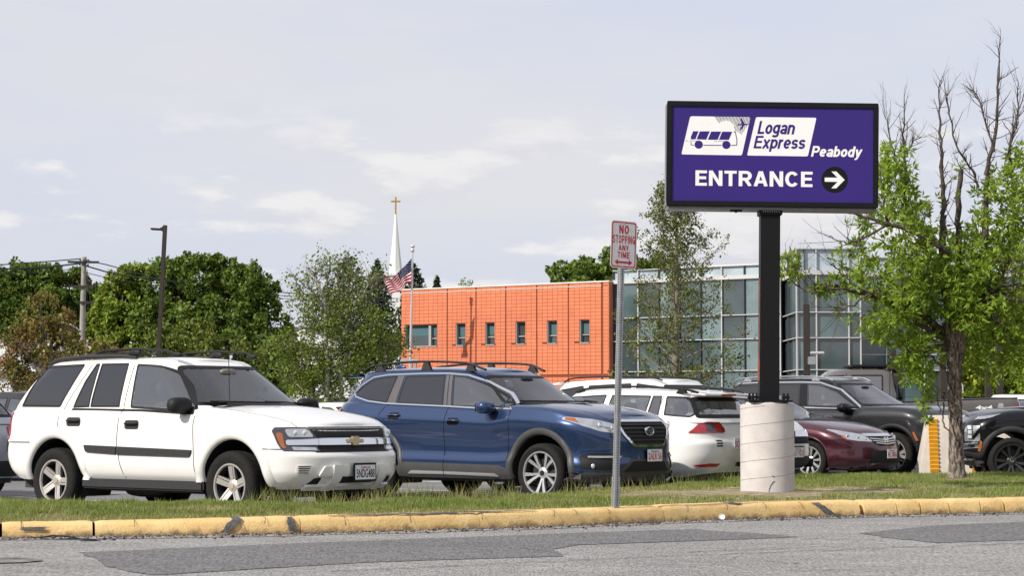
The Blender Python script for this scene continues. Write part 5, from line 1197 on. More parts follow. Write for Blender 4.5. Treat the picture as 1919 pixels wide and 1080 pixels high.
# ------------------------------------------------------------------ 1. white off-roader
def white_suv():
    sp = dict(W=.945, zmin=.375, spokes=dict(n=5, bars=[((0, 0), .050, .062, .012), ((0, 0), .018, .022, -.034)], mat='alloy', cap='gold', face=.55), spin=False, spinv=[.02, .5, .33, .1])
    c = Car('dusty white four-door off-roader with grey roof rack and white bumpers, nearest car', 'car', P_WHITE, sp, 'white_car')
    zb = pchip([-2.5, -1.9, -1, 1, 1.95, 2.45], [.47, .37, .405, .40, .34, .365]); zt_ = pchip([-2.5, -1, .6, 1.0, 1.3, 1.7, 2.1, 2.3, 2.45], [1.20, 1.19, 1.155, 1.18, 1.16, 1.105, 1.035, .995, .96])
    V, F = c.shell([(0, .85, -2.36, 2.28), (.10, .905, -2.42, 2.38), (.28, .935, -2.45, 2.44), (.52, .935, -2.46, 2.445), (.60, .935, -2.42, 2.40), (.66, .935, -2.41, 2.365), (.82, .93, -2.40, 2.345), (.93, .912, -2.39, 2.32), (1, .855, -2.36, 2.26)],
                   zb, zt_, (30, 26, 110, 20), lambda x: .05, None, None, (.32, .60, 5, 3.2)); c.add_shell(V, F)
    g0 = lambda x: zt_(x) - .05; g1 = pchip([-2.3, -2.0, -1.5, -.9, -.2, .3, .9], [1.665, 1.70, 1.725, 1.735, 1.730, 1.705, 1.69])
    V, F = c.shell([(0, .872, -2.40, 1.10), (.15, .855, -2.36, .98), (.5, .785, -2.24, .70), (.85, .70, -2.05, .40), (.95, .672, -1.97, .31), (1, .63, -1.90, .25)], g0, g1, (26, 22, 120, 18), lambda x: .032, None, None, (.30, .40, 5, 4)); c.add_shell(V, F); c.bv()
    q = rpoly([(-2.075, 1.205), (-2.03, 1.37), (-1.965, 1.53), (-1.845, 1.675), (-1.17, 1.69), (-1.385, 1.20)], [.02, 0, 0, .06, .03, .03])
    c.window(q, M['glass_tint'])
    c.window(rpoly([(-1.16, 1.195), (-1.075, 1.495), (-.975, 1.69), (-.915, 1.69), (-.885, 1.20)], .012), M['glass_tint'], rim=.02)
    c.window(rpoly([(-.865, 1.20), (-.885, 1.69), (-.425, 1.69), (-.375, 1.20)], .015), M['glass_tint'], rim=.02)
    c.window(rpoly([(-.19, 1.19), (-.28, 1.68), (.10, 1.66), (.33, 1.59), (.57, 1.43), (.74, 1.27), (.86, 1.14)], [.02, .03, .12, .08, .05, .03, .02]), M['glass_clear'], rim=.022)
    c.window(rpoly([(-.80, 1.215), (.80, 1.215), (.585, 1.655), (-.585, 1.655)], [.05, .05, .07, .07]), M['glass_screen'], view='F', rim=.035)
    c.window(rpoly([(-.72, 1.24), (.72, 1.24), (.60, 1.62), (-.60, 1.62)], .06), M['glass_tint'], view='B', rim=.03)
    c.finish(M['white_paint'], [(1.485, .40, .472), (-1.405, .40, .462)])
    c.arch(1.485, .40, .470, .575, M['white_paint'], bulge=.016, a0=-3, a1=180); c.arch(-1.405, .40, .460, .565, M['white_paint'], bulge=.016, a0=-1, a1=183)
    c.chassis(-2.2, 2.1, .27, .70, .70)
    for sg in (-1, 1): MB().box(-.95, 1.02, sg * .86 - .05, sg * .86 + .05, .30, .408).build('rocker_panel', M['grey_trim'], c.o, bevel=.02)
    for p in ([(-.33, 1.70), (-.30, 1.18), (-.335, .80), (-.24, .42)], [(.93, 1.25), (.89, 1.0), (.90, .80), (.915, .42)], [(-1.03, 1.71), (-1.33, 1.14), (-1.36, .90)]): c.seam(p)
    c.both('belt_moulding', [(-1.16, 1.165), (-1.16, 1.19), (.0, 1.175), (.87, 1.145), (.87, 1.118), (.0, 1.15)], M['black_trim'], off=.006, nu=20, nv=2)
    c.both('side_moulding', rpoly([(-.875, .78), (-.335, .768), (-.335, .682), (-.84, .702)], [.02, 0, 0, .02]), M['grey_trim'], off=.018, thick=.02)
    c.both('side_moulding', rpoly([(-.32, .768), (.885, .742), (.85, .668), (-.32, .680)], [0, .02, .03, 0]), M['grey_trim'], off=.018, thick=.02)
    for x0, x1, z in ((-1.175, -.965, 1.037), (-.19, .01, 1.008)):
        c.both('handle_recess', rpoly([(x0 - .015, z - .05), (x0 - .015, z + .05), (x1 + .015, z + .05), (x1 + .015, z - .05)], .04), M['grey_trim'], off=.004)
        c.handle(x0, x1, z + .012, M['black_trim'])
    for sg in (1, -1):
        c.line('panel_seam', [(-2.30, .80), (-1.83, .80)], 'R' if sg < 0 else 'L', M['seam'], w=.012); c.line('panel_seam', [(1.83, .765), (2.14, .76)], 'R' if sg < 0 else 'L', M['seam'], w=.012)
    # front
    for sg in (-1, 1):
        m = lambda p: [(sg * -a, b_) for a, b_ in p]
        h = c.patch('headlight', rpoly(m([(-.835, .74), (-.865, .95), (-.84, .988), (-.57, .985), (-.50, .87), (-.50, .735)]), .015), 'F', M['lamp_dark'], off=.006, nu=14)
        c.patch('reflector', rpoly(m([(-.77, .885), (-.785, .968), (-.585, .968), (-.535, .885)]), .03), 'F', M['clear_lens'], off=.012, parent=h)
        for yy in (-.615, -.70):
            p, n = hit(c.bvh, 'F', sg * -yy, .925); MB().ellip(p + n * .006, (.012, .036, .034)).build('bulb', M['lens_white'], h, smooth=60)
        c.patch('indicator', rpoly(m([(-.825, .77), (-.846, .915), (-.832, .935), (-.806, .925), (-.800, .765)]), .02), 'F', M['amber'], off=.012, parent=h)
        c.patch('fog_lamp', rpoly(m([(-.755, .745), (-.755, .785), (-.53, .775), (-.53, .742)]), .008), 'F', M['clear_lens'], off=.010)
        v = c.patch('vent', rpoly(m([(-.76, .50), (-.76, .60), (-.60, .60), (-.64, .50)]), .03), 'F', M['white_paint'], off=.004)
        for k in range(4): c.patch('slot', m([(-.745, .515 + k * .022), (-.745, .524 + k * .022), (-.655 + k * .008, .524 + k * .022), (-.655 + k * .008, .515 + k * .022)]), 'F', M['dark_hole'], off=.010, thick=.002, nv=1, parent=v)
        c.patch('fog_recess', rpoly(m([(-.63, .375), (-.575, .465), (-.50, .47), (-.50, .375)]), .015), 'F', M['dark_hole'], off=.004, thick=0)
        c.patch('bumper_rib', rpoly(m([(-.43, .355), (-.395, .45), (-.395, .60), (-.275, .60), (-.275, .46), (-.30, .355)]), .02), 'F', M['white_paint'], off=.040, thick=.045)
        c.patch('bumper_band', rpoly(m([(-.55, .49), (-.49, .585), (-.395, .585), (-.395, .485)]), .02), 'F', M['white_paint'], off=.022, thick=.03)
        c.patch('bumper_band', rpoly(m([(-.275, .485), (-.275, .585), (-.165, .585), (-.165, .485)]), .012), 'F', M['white_paint'], off=.022, thick=.03)
        pass
    c.patch('bumper_lip', rpoly([(-.62, .355), (-.62, .40), (.62, .40), (.62, .355)], .015), 'F', M['white_paint'], off=.03, thick=.035, nu=20, nv=2)
    c.patch('lower_opening', [(-.27, .405), (-.27, .475), (.27, .475), (.27, .405)], 'F', M['dark_hole'], off=.003, thick=0, nv=2)
    g = c.patch('grille', rpoly([(-.56, .725), (-.50, .865), (-.56, .975), (.56, .975), (.50, .865), (.56, .725)], .012), 'F', M['black_trim'], off=.003, thick=0, nu=16)
    for k in range(15): c.line('mesh_bar', [(-.5 + k * .07, .735), (-.53 + k * .07, .965)], 'F', M['grey_trim'], w=.006, off=.005, parent=g)
    c.patch('chrome_bar', rpoly([(-.79, .800), (-.79, .858), (-.45, .872), (.45, .872), (.84, .858), (.84, .800), (.45, .812), (-.45, .812)], .02), 'F', M['chrome'], off=.022, thick=.03, nu=30, nv=5)
    p, n = hit(c.bvh, 'F', 0, .84); bx = p.x + .03
    MB().prism([(-.115, -.018), (-.055, -.018), (-.045, -.045), (.055, -.045), (.045, -.018), (.125, -.018), (.115, .022), (.055, .022), (.045, .05), (-.055, .05), (-.045, .022), (-.125, .022)], bx - .02, bx + .012, lambda u, v, d: (d, u, .842 + v)).build('emblem', M['gold'], c.o, bevel=.005)
    c.plate('F', .045, .515, '5NDG488', 'California', M['ink_navy'], M['ink_red'], M['black_trim'], off=.045)
    c.line('panel_seam', [(-.56, .985), (.56, .985)], 'F', M['seam'], w=.010, off=.003)
    for sg in (-1, 1): c.line('panel_seam', [(1.12, sg * .78), (1.6, sg * .76), (2.2, sg * .66)], 'T', M['seam'], w=.006)
    pass
    c.patch('cowl', [(1.03, -.74), (1.00, 0), (1.03, .74), (1.15, .72), (1.17, 0), (1.15, -.72)], 'T', M['black_trim'], off=.004, thick=0, nu=8, nv=8)
    for y0, y1, x0 in ((-.66, .02, .99), (.06, .68, .99)):
        a, b_ = hit(c.bvh, 'F', y0, 1.235), hit(c.bvh, 'F', y1, 1.215); MB().tube([a[0] + a[1] * .03, a[0].lerp(b_[0], .5) + a[1] * .035, b_[0] + b_[1] * .03], .011, 6).build('wiper', M['black_trim'], c.o)
    for sg in (-1, 1):
        c.patch('tail_lamp', rpoly([(sg * .70, .80), (sg * .70, 1.15), (sg * .90, 1.15), (sg * .90, .80)], .03), 'B', M['red_lens'], off=.012)
        c.patch('tail_lamp', rpoly([(-2.34, .82), (-2.34, 1.12), (-2.20, 1.14), (-2.22, .84)], .02), 'R' if sg < 0 else 'L', M['red_lens'], off=.012)
        c.patch('bumper_trim', rpoly([(-2.40, .69), (-2.40, .80), (-2.22, .80), (-2.30, .68)], .02), 'R' if sg < 0 else 'L', M['grey_trim'], off=.014)
    c.mirror(.72, .84, 1.215, M['black_trim'], (.085, .15, .09))
    # roof rack
    R_ = [(-1.88, .60, 1.745), (-1.6, .64, 1.77), (-1.0, .645, 1.80), (-.92, .645, 1.80)]
    for sg in (-1, 1):
        Q = [(x, sg * y, z) for x, y, z in ((-1.92, .585, 1.705), (-1.7, .62, 1.75), (-1.2, .635, 1.775), (-.6, .635, 1.772), (-.35, .635, 1.75))]
        MB().tube(Q, [.024, .034, .036, .034, .02], 8, .75).build('roof_rail', M['grey_trim'], c.o, smooth=60)
        Q = [(x, sg * y, z) for x, y, z in ((-1.15, .60, 1.80), (-.9, .62, 1.838), (-.4, .62, 1.848), (.1, .60, 1.822), (.28, .56, 1.765))]
        b_ = MB().tube(Q, .0145, 8).ellip((.22, sg * .57, 1.775), (.08, .026, .028), .7).ellip((-.40, sg * .62, 1.805), (.10, .03, .036), .7).ellip((-1.12, sg * .605, 1.79), (.08, .026, .024), .7); b_.build('roof_rail', M['black_trim'], c.o, smooth=60)
    MB().tube([(-1.1, -.60, 1.80), (-1.1, 0, 1.83), (-1.1, .60, 1.80)], .015, 8, .6).build('cross_bar', M['black_trim'], c.o, smooth=60)
    MB().ellip((.12, .05, 1.765), (.06, .035, .022)).build('roof_antenna', M['black_trim'], c.o, smooth=60)
    MB().tube([(1.17, -.66, 1.16), (1.14, -.66, 1.80)], .0042, 5).build('antenna', M['black_trim'], c.o)
    for x, z in ((1.435, .37), (-1.435, .37)):
        for y in (-.80, .80): c.wheel(x, y, z, .372, .25, .232, 'five')
    c.seats([(.20, 0), (-.75, 0)], 'seat', .37, .62, 1.22)
    MB().box(.78, 1.05, -.74, .74, .95, 1.15).build('dashboard', M['interior'], c.o, bevel=.04)
    yf = lambda r, h, cs, sn: (.62 + h - r * sn * .35, .37 + r * cs, 1.12 + r * sn)
    MB().lathe([(.175, -.012), (.19, 0), (.175, .012), (.165, 0), (.175, -.012)], 28, yf).build('steering_wheel', M['black_trim'], c.o, smooth=60)
    MB().tube([(.50, 0, 1.57), (.52, 0, 1.38)], .004, 5).ellip((.52, 0, 1.36), (.015, .03, .03)).ellip((.525, .01, 1.31), (.012, .016, .04)).ellip((.44, 0, 1.59), (.03, .12, .035), .7).build('rear_view_mirror', M['seat_light'], c.o, smooth=60)
    MB().ellip((.98, -.52, 1.19), (.04, .10, .025), .8).build('crumpled_paper', M['plate_white'], c.o, smooth=60)
    MB().tube([(-1.2, 0, .30), (-.6, .1, .27), (.3, .1, .27), (.9, 0, .30)], .05, 8).ellip((-.5, -.3, .28), (.35, .14, .09), .7).build('exhaust', M['brake'], c.o, smooth=60)
white_suv()
# ------------------------------------------------------------------ 2. blue SUV
def blue_suv():
    sp = dict(W=.965, zmin=.28, spokes=dict(n=5, bars=[((.13, .11), .022, .046, 0), ((-.13, -.11), .022, .046, 0)], mat='alloy_bright', cap='black_trim', face=.50, a0=math.pi / 2 + .63), spin=False, spinv=[.0, .5, .33, .1])
    c = Car('glossy dark blue three-row family SUV with chrome window line and roof rails', 'car', P_BLUE, sp, 'blue_car')
    zb = pchip([-2.5, -1.9, -1, 1, 1.95, 2.5], [.42, .30, .285, .285, .27, .30]); zt_ = pchip([-2.5, -1.9, -1.3, -.2, .6, .95, 1.3, 1.7, 2.1, 2.35, 2.5], [1.30, 1.285, 1.25, 1.21, 1.175, 1.225, 1.215, 1.175, 1.115, 1.065, 1.02])
    tz = lambda z: (z - .285) / (1.22 - .285)
    V, F = c.shell([(0, .88, -2.38, 2.36), (tz(.36), .935, -2.45, 2.44), (tz(.47), .957, -2.49, 2.47), (tz(.53), .956, -2.49, 2.475), (tz(.62), .925, -2.48, 2.47), (tz(.72), .922, -2.47, 2.465), (tz(.88), .937, -2.46, 2.46), (tz(1.00), .952, -2.43, 2.44), (tz(1.055), .950, -2.42, 2.43), (tz(1.12), .922, -2.38, 2.39), (tz(1.19), .895, -2.34, 2.32), (1, .865, -2.30, 2.24)],
                   zb, zt_, (36, 28, 110, 20), lambda x: .055 if x > .8 else .03, None, None, (.45, .70, 4, 2.5)); c.add_shell(V, F)
    g0 = lambda x: zt_(x) - .06; g1 = pchip([-2.3, -1.95, -1.35, -.6, -.1, .3, .9], [1.635, 1.69, 1.718, 1.722, 1.708, 1.675, 1.66])
    V, F = c.shell([(0, .885, -2.33, 1.12), (.15, .862, -2.29, 1.0), (.5, .795, -2.18, .72), (.85, .715, -2.10, .42), (.95, .682, -2.09, .33), (1, .635, -2.06, .26)], g0, g1, (26, 24, 120, 18), lambda x: .035, None, None, (.42, .50, 4, 3.2)); c.add_shell(V, F); c.bv()
    c.window(rpoly([(-1.915, 1.40), (-1.835, 1.485), (-1.65, 1.592), (-1.42, 1.622), (-1.225, 1.634), (-1.295, 1.272), (-1.625, 1.308), (-1.85, 1.36)], [.02, .03, .08, .03, .02, .02, .05, .03]), M['glass_tint'], rim=.016)
    c.window(rpoly([(-1.095, 1.265), (-1.085, 1.48), (-1.055, 1.627), (-.36, 1.635), (-.275, 1.232)], [.02, 0, .03, .02, .02]), M['glass_tint'], rim=.016)
    c.window(rpoly([(-.10, 1.218), (-.205, 1.631), (.045, 1.605), (.335, 1.515), (.63, 1.372), (.69, 1.335), (.695, 1.203)], [.02, .02, .08, .08, .03, 0, .02]), M['glass_clear'], rim=.016)
    c.window(rpoly([(.725, 1.205), (.728, 1.325), (.80, 1.275), (.91, 1.182)], .012), M['glass_clear'], rim=.014)
    chrome = [(-1.32, 1.252), (-1.65, 1.285), (-1.90, 1.345), (-1.965, 1.39), (-1.955, 1.425), (-1.86, 1.515), (-1.66, 1.625), (-1.4, 1.655), (-.77, 1.665), (-.29, 1.662), (.04, 1.635), (.33, 1.548), (.65, 1.395), (.86, 1.255), (.965, 1.175), (.40, 1.185), (-.208, 1.212)]
    c.ring('window_chrome', chrome, 'R', M['chrome'], w=.018, off=.009, thick=.012); c.ring('window_chrome', chrome, 'L', M['chrome'], w=.018, off=.009, thick=.012)
    for p in ([(-1.285, 1.262), (-1.205, 1.632), (-1.09, 1.632), (-1.125, 1.26)], [(-.255, 1.228), (-.335, 1.632), (-.285, 1.64), (-.20, 1.222)], [(-.185, 1.222), (-.27, 1.64), (-.222, 1.635), (-.12, 1.215)]): c.both('pillar_cover', p, M['warm_trim'], off=.006, nv=4)
    c.window(rpoly([(-.76, 1.255), (.76, 1.255), (.60, 1.625), (-.60, 1.625)], [.05, .05, .07, .07]), M['glass_screen'], view='F', rim=.03)
    c.window(rpoly([(-.70, 1.32), (.70, 1.32), (.60, 1.58), (-.60, 1.58)], .06), M['glass_tint'], view='B', rim=.03)
    c.finish(M['blue_paint'], [(1.445, .40, .472), (-1.445, .40, .472)])
    gt = pm('cladding', (.055, .054, .054), .5, var=.1)
    c.arch(1.445, .40, .468, .545, gt, a0=-12, a1=192, off=.012); c.arch(-1.445, .40, .468, .545, gt, a0=-12, a1=192, off=.012)
    c.chassis(-2.2, 2.2, .24, .72, .70)
    c.both('sill_cladding', [(-1.02, .30), (-1.02, .43), (-.87, .488), (-.175, .478), (-.175, .30)], gt, off=.016, thick=.02, nu=14, nv=5); c.both('sill_cladding', [(-.167, .30), (-.167, .478), (.775, .465), (.93, .40), (.97, .40), (.97, .30)], gt, off=.016, thick=.02, nu=18, nv=5)
    c.both('chrome_strip', [(-.83, .342), (-.75, .382), (-.178, .378), (-.178, .345)], M['satin'], off=.026, thick=.014, nv=3); c.both('chrome_strip', [(-.165, .345), (-.165, .378), (.69, .365), (.76, .335)], M['satin'], off=.026, thick=.014, nv=3)
    for p in ([(-.25, 1.66), (-.158, 1.22), (-.19, .84), (-.172, .48)], [(.94, 1.17), (.93, .9), (.905, .5)], [(-1.25, 1.25), (-1.34, 1.16), (-1.41, 1.06), (-1.42, .93)], [(1.62, .98), (1.83, .83)]): c.seam(p)
    c.handle(-1.205, -.972, 1.105, M['blue_paint']); c.handle(-.131, .09, 1.035, M['blue_paint'])
    for x, z in ((-1.09, 1.09), (-.02, 1.02)): c.both('handle_recess', rpoly([(x - .10, z - .045), (x - .10, z + .05), (x + .10, z + .05), (x + .10, z - .045)], .045), M['black_paint'], off=.002, thick=0)
    # front
    gp = rpoly([(-.30, .705), (-.45, .85), (-.50, .96), (-.455, 1.04), (.455, 1.04), (.50, .96), (.45, .85), (.30, .705)], .04)
    g = c.patch('grille', gp, 'F', M['black_trim'], off=.004, thick=0, nu=16, nv=10)
    for k in range(6): 
        z = .745 + k * .047; hw = np.interp(z, [.705, .85, .96, 1.04], [.28, .42, .47, .43]); c.line('slat', [(-hw, z), (hw, z)], 'F', M['grey_trim'], w=.018, off=.022, thick=.016, parent=g)
    c.ring('grille_surround', gp, 'F', M['chrome'], w=.030, off=.022, thick=.03)
    p, n = hit(c.bvh, 'F', 0, .905); x0 = p.x + .03; e = MB().lathe([(.001, .006), (.8, .006), (.86, .016), (1, .012), (1, -.01)], 28, lambda r, h, cs, sn: (x0 + h, .095 * r * cs, .905 + .055 * r * sn)); eb = e.build('emblem', M['chrome'], c.o, smooth=40); MB().add([(x0 + .0075, .078 * math.cos(t), .905 + .044 * math.sin(t)) for t in (k * math.pi / 10 for k in range(20))], [tuple(range(20))]).build('badge_field', M['blue_paint'], eb)
    b_ = MB()
    for y, z, r in ((-.045, .018, .02), (-.005, .0, .012), (.022, .018, .012), (.045, .005, .012), (.01, -.022, .012), (.04, -.022, .012)):
        b_.add([(x0 + .011, y + r * (1 if k % 2 == 0 else .35) * math.cos(k * math.pi / 4), .905 + z + r * (1 if k % 2 == 0 else .35) * math.sin(k * math.pi / 4)) for k in range(8)], [tuple(range(8))])
    b_.build('star', M['lens_white'], eb)
    for sg in (-1, 1):
        m = lambda p: [(sg * -a, b__) for a, b__ in p]
        h = c.patch('headlight', rpoly(m([(-.93, 1.045), (-.90, 1.085), (-.72, 1.055), (-.49, .985), (-.455, .885), (-.60, .885), (-.72, .905), (-.86, .975)]), .015), 'F', M['clear_lens'], off=.006, nu=14)
        c.patch('indicator', m([(-.915, 1.045), (-.90, 1.076), (-.855, 1.068), (-.86, 1.012)]), 'F', M['amber'], off=.010, thick=.004, parent=h)
        for yy, zz, r in ((-.70, .975, .045), (-.575, .945, .035)):
            p, n = hit(c.bvh, 'F', -sg * yy, zz); MB().lathe([(1, .0), (.85, .012), (.75, .0)], 20, lambda rr, hh, cs, sn: p + n * (.01 + hh) + Vector((-.3 * rr * r * cs * sg * -1 * 0, rr * r * cs, rr * r * sn))).ellip(p + n * .004, (.012, r * .62, r * .62)).build('projector', M['lens_white'], h, smooth=60)
        f = c.patch('fog_recess', rpoly(m([(-.90, .44), (-.87, .60), (-.80, .635), (-.50, .625), (-.53, .54), (-.60, .43)]), .03), 'F', M['black_trim'], off=.005, nu=12)
        c.patch('chrome_bar', m([(-.82, .575), (-.82, .60), (-.50, .60), (-.50, .575)]), 'F', M['satin'], off=.02, thick=.015, nv=1, parent=f)
        p, n = hit(c.bvh, 'F', -sg * -.80, .475); MB().ellip(p + n * .012, (.02, .035, .032)).build('fog_lamp', M['lens_white'], f, smooth=60)
        c.patch('tail_lamp', rpoly([(-2.40, 1.04), (-2.40, 1.16), (-2.10, 1.19), (-2.16, 1.06)], .03), 'R' if sg < 0 else 'L', M['red_lens'], off=.016)
        c.patch('tail_lamp', rpoly([(sg * .5, 1.03), (sg * .5, 1.17), (sg * .86, 1.18), (sg * .86, 1.03)], .03), 'B', M['red_lens'], off=.012)
    c.patch('lower_grille', rpoly([(-.46, .40), (-.32, .53), (.32, .53), (.46, .40)], .03), 'F', M['dark_hole'], off=.004, thick=0, nu=14)
    c.patch('bumper_cladding', rpoly([(-.95, .305), (-.95, .40), (-.55, .40), (-.34, .56), (.34, .56), (.55, .40), (.95, .40), (.95, .305)], .02), 'F', gt, off=.002, thick=0, nu=34, nv=8)
    c.patch('front_skid', rpoly([(-.90, .29), (-.92, .385), (.92, .385), (.90, .29)], .02), 'F', gt, off=.014, thick=.02, nu=30, nv=3)
    c.plate('F', .07, .60, '2ALR 56', 'Massachusetts', M['ink_red'], M['ink_blue'], None, off=.03)
    for sg in (-1, 1): c.line('panel_seam', [(1.10, sg * .74), (1.7, sg * .74), (2.2, sg * .58), (2.30, sg * .50)], 'T', M['seam'], w=.008)
    c.line('panel_seam', [(-.50, 1.05), (.50, 1.05)], 'F', M['seam'], w=.01, off=.003)
    c.patch('cowl', [(1.02, -.70), (.98, 0), (1.02, .70), (1.12, .68), (1.14, 0), (1.12, -.68)], 'T', M['black_trim'], off=.004, thick=0, nu=8, nv=8)
    for y0, y1 in ((-.62, .02), (.05, .62)):
        a, b2 = hit(c.bvh, 'F', y0, 1.265), hit(c.bvh, 'F', y1, 1.25); MB().tube([a[0] + a[1] * .03, b2[0] + b2[1] * .03], .010, 6).build('wiper', M['black_trim'], c.o)
    c.mirror(.60, .88, 1.205, M['blue_paint'], (.10, .135, .085))
    c.rail([(-1.96, .60, 1.705), (-1.74, .64, 1.775), (-.9, .655, 1.822), (-.1, .645, 1.795), (.25, .60, 1.70)], [(-1.62, .64, 1.78, 1.69), (-.75, .655, 1.81, 1.70), (.02, .63, 1.77, 1.68)], M['grey_trim'], .028, .55)
    MB().prism([(-2.05, 1.665), (-2.28, 1.64), (-2.30, 1.615), (-2.06, 1.63)], -.62, .62, lambda u, v, d: (u, d, v)).build('spoiler', M['blue_paint'], c.o, bevel=.012)
    MB().ellip((-1.85, 0, 1.76), (.10, .025, .045)).build('roof_antenna', M['blue_paint'], c.o, smooth=60)
    for x, z in ((1.445, .377), (-1.445, .377)):
        for y in (-.825, .825): c.wheel(x, y, z, .377, .245, .268, 'pair')
    c.seats([(.25, 0), (-.75, 0), (-1.55, 0)], 'seat', .37, .62, 1.24)
    MB().box(.72, 1.0, -.72, .72, .95, 1.19).build('dashboard', M['interior'], c.o, bevel=.04)
    MB().ellip((.44, 0, 1.56), (.03, .13, .04), .7).build('rear_view_mirror', M['black_trim'], c.o, smooth=60)
    MB().add([(.47, -.44, 1.47), (.47, -.30, 1.47), (.44, -.30, 1.56), (.44, -.44, 1.56)], [(0, 1, 2, 3)]).build('sticker', M['plate_white'], c.o)
blue_suv()
# ------------------------------------------------------------------ 3. white estate seen from behind
def estate():
    sp = dict(W=.90, zmin=.2, spokes=dict(n=5, bars=[((.16, 0), .04, .06, 0), ((-.16, 0), .04, .06, 0)], mat='alloy_bright'))
    c = Car('white estate car parked nose-away with red tail lamp and a hitch bike rack', 'car', P_ESTATE, sp, 'estate_car')
    zb = pchip([-2.3, -1.8, -1, 1, 2, 2.3], [.34, .25, .22, .22, .22, .25]); zt_ = pchip([-2.3, -1.7, -.5, .6, .95, 1.4, 1.9, 2.25], [1.05, 1.05, .99, .95, .98, .93, .84, .74])
    V, F = c.shell([(0, .78, -2.20, 2.15), (.12, .865, -2.25, 2.24), (.35, .895, -2.30, 2.28), (.55, .895, -2.31, 2.28), (.62, .893, -2.27, 2.25), (.85, .885, -2.22, 2.18), (1, .81, -2.17, 2.08)], zb, zt_, (28, 26, 90, 16), lambda x: .03, None, None, (.42, .5, 4, 2.6)); c.add_shell(V, F)
    g0 = lambda x: zt_(x) - .05; g1 = pchip([-2.2, -1.7, -.9, -.1, .3, .9], [1.385, 1.425, 1.455, 1.455, 1.43, 1.41])
    V, F = c.shell([(0, .815, -2.23, 1.12), (.2, .79, -2.18, .95), (.5, .725, -2.08, .66), (.9, .63, -1.93, .30), (1, .575, -1.88, .22)], g0, g1, (24, 24, 110, 16), lambda x: .03, None, None, (.36, .4, 4, 4)); c.add_shell(V, F); c.bv()
    c.window(rpoly([(-1.585, 1.10), (-1.545, 1.365), (-1.86, 1.35), (-1.93, 1.28), (-2.045, 1.12), (-2.0, 1.07), (-1.83, 1.08)], [.02, .03, .04, 0, .04, .04, .1]), M['glass_clear'], rim=.022)
    c.window(rpoly([(-1.29, 1.06), (-1.315, 1.37), (-1.47, 1.368), (-1.50, 1.08)], .015), M['glass_clear'], rim=.018); c.window(rpoly([(-.55, 1.02), (-.60, 1.385), (-1.285, 1.37), (-1.255, 1.05)], .02), M['glass_clear'], rim=.018)
    c.window(rpoly([(-.45, 1.02), (-.50, 1.39), (.15, 1.36), (.5, 1.17), (.65, 1.0)], .03), M['glass_clear'], rim=.018)
    c.window(rpoly([(-.70, 1.06), (.70, 1.06), (.56, 1.345), (-.56, 1.345)], .05), M['glass_clear'], view='B', rim=.05)
    c.window(rpoly([(-.70, 1.02), (.70, 1.02), (.54, 1.38), (-.54, 1.38)], .05), M['glass_screen'], view='F', rim=.03)
    c.finish(M['pearl_paint'], [(1.315, .33, .375), (-1.315, .33, .375)])
    c.arch(1.315, .33, .37, .40, M['pearl_paint']); c.arch(-1.315, .33, .37, .40, M['pearl_paint'])
    c.chassis(-2.05, 2.0, .18, .6, .62)
    for sg in (-1, 1):
        tl = c.patch('tail_lamp', rpoly([(sg * .84, .86), (sg * .72, .97), (sg * .60, 1.01), (sg * .34, 1.0), (sg * .26, .91), (sg * .28, .86)], .03), 'B', M['red_lens'], off=.012, nu=14)
        c.patch('lamp_cell', rpoly([(sg * .62, .885), (sg * .62, .98), (sg * .48, .985), (sg * .48, .885)], .02), 'B', M['lamp_dark'], off=.017, thick=.004, parent=tl)
        c.patch('reflector', rpoly([(sg * .80, .43), (sg * .72, .405), (sg * .46, .405), (sg * .40, .445), (sg * .60, .45)], .008), 'B', M['red_lens'], off=.010)
    c.seam([(-.50, 1.39), (-.44, 1.0), (-.46, .4)]); c.seam([(-1.50, 1.37), (-1.44, 1.0), (-1.62, .72)])
    c.patch('number_plate_recess', rpoly([(-.36, .60), (-.36, .83), (.36, .83), (.36, .60)], .03), 'B', M['pearl_paint'], off=.004, thick=0)
    c.plate('B', .02 - .0, .715, '5CC 45', None, M['ink_red'], M['ink_blue'], None, off=.02)
    for k in range(3): c.patch('sticker', [(.40, .745 - k * .035), (.40, .765 - k * .035), (.52, .765 - k * .035), (.52, .745 - k * .035)], 'B', M['black_trim'], off=.003, thick=0, nu=3, nv=1)
    MB().prism([(-1.86, 1.425), (-2.12, 1.395), (-2.13, 1.365), (-1.90, 1.375)], -.56, .56, lambda u, v, d: (u, d, v)).build('spoiler', M['pearl_paint'], c.o, bevel=.012)
    MB().box(-2.135, -2.115, -.17, .17, 1.372, 1.390).build('brake_lamp', M['red_lens'], c.o)
    c.rail([(-2.0, .54, 1.41), (-1.8, .58, 1.455), (-.9, .60, 1.50), (-.1, .585, 1.475), (.12, .55, 1.43)], [(-1.75, .58, 1.46, 1.40), (.0, .57, 1.46, 1.42)], M['black_trim'], .022, .7)
    MB().box(-2.62, -2.2, -.03, .03, .40, .46).box(-2.66, -2.58, -.26, .26, .60, .70).box(-2.64, -2.58, -.04, .04, .42, .98).tube([(-2.62, -.30, .95), (-2.62, -.30, 1.16), (-2.62, -.22, 1.24), (-2.62, .10, 1.22)], .022, 8).tube([(-2.62, -.2, .97), (-2.62, .28, .97)], .04, 8).box(-2.67, -2.57, .10, .32, .62, .69).box(-2.66, -2.58, .22, .30, .92, 1.02).build('bike_rack', M['black_trim'], c.o, bevel=.008)
    MB().ellip((-1.7, 0, 1.475), (.06, .02, .035)).build('roof_antenna', M['black_trim'], c.o, smooth=60)
    for x in (1.315, -1.315):
        for y in (-.77, .77): c.wheel(x, y, .32, .32, .205, .22, 'e')
    c.seats([(.2, 0), (-.7, 0)], 'seat', .35, .5, 1.02); c.mirror(.5, .82, 1.06, M['pearl_paint'], (.08, .11, .065))
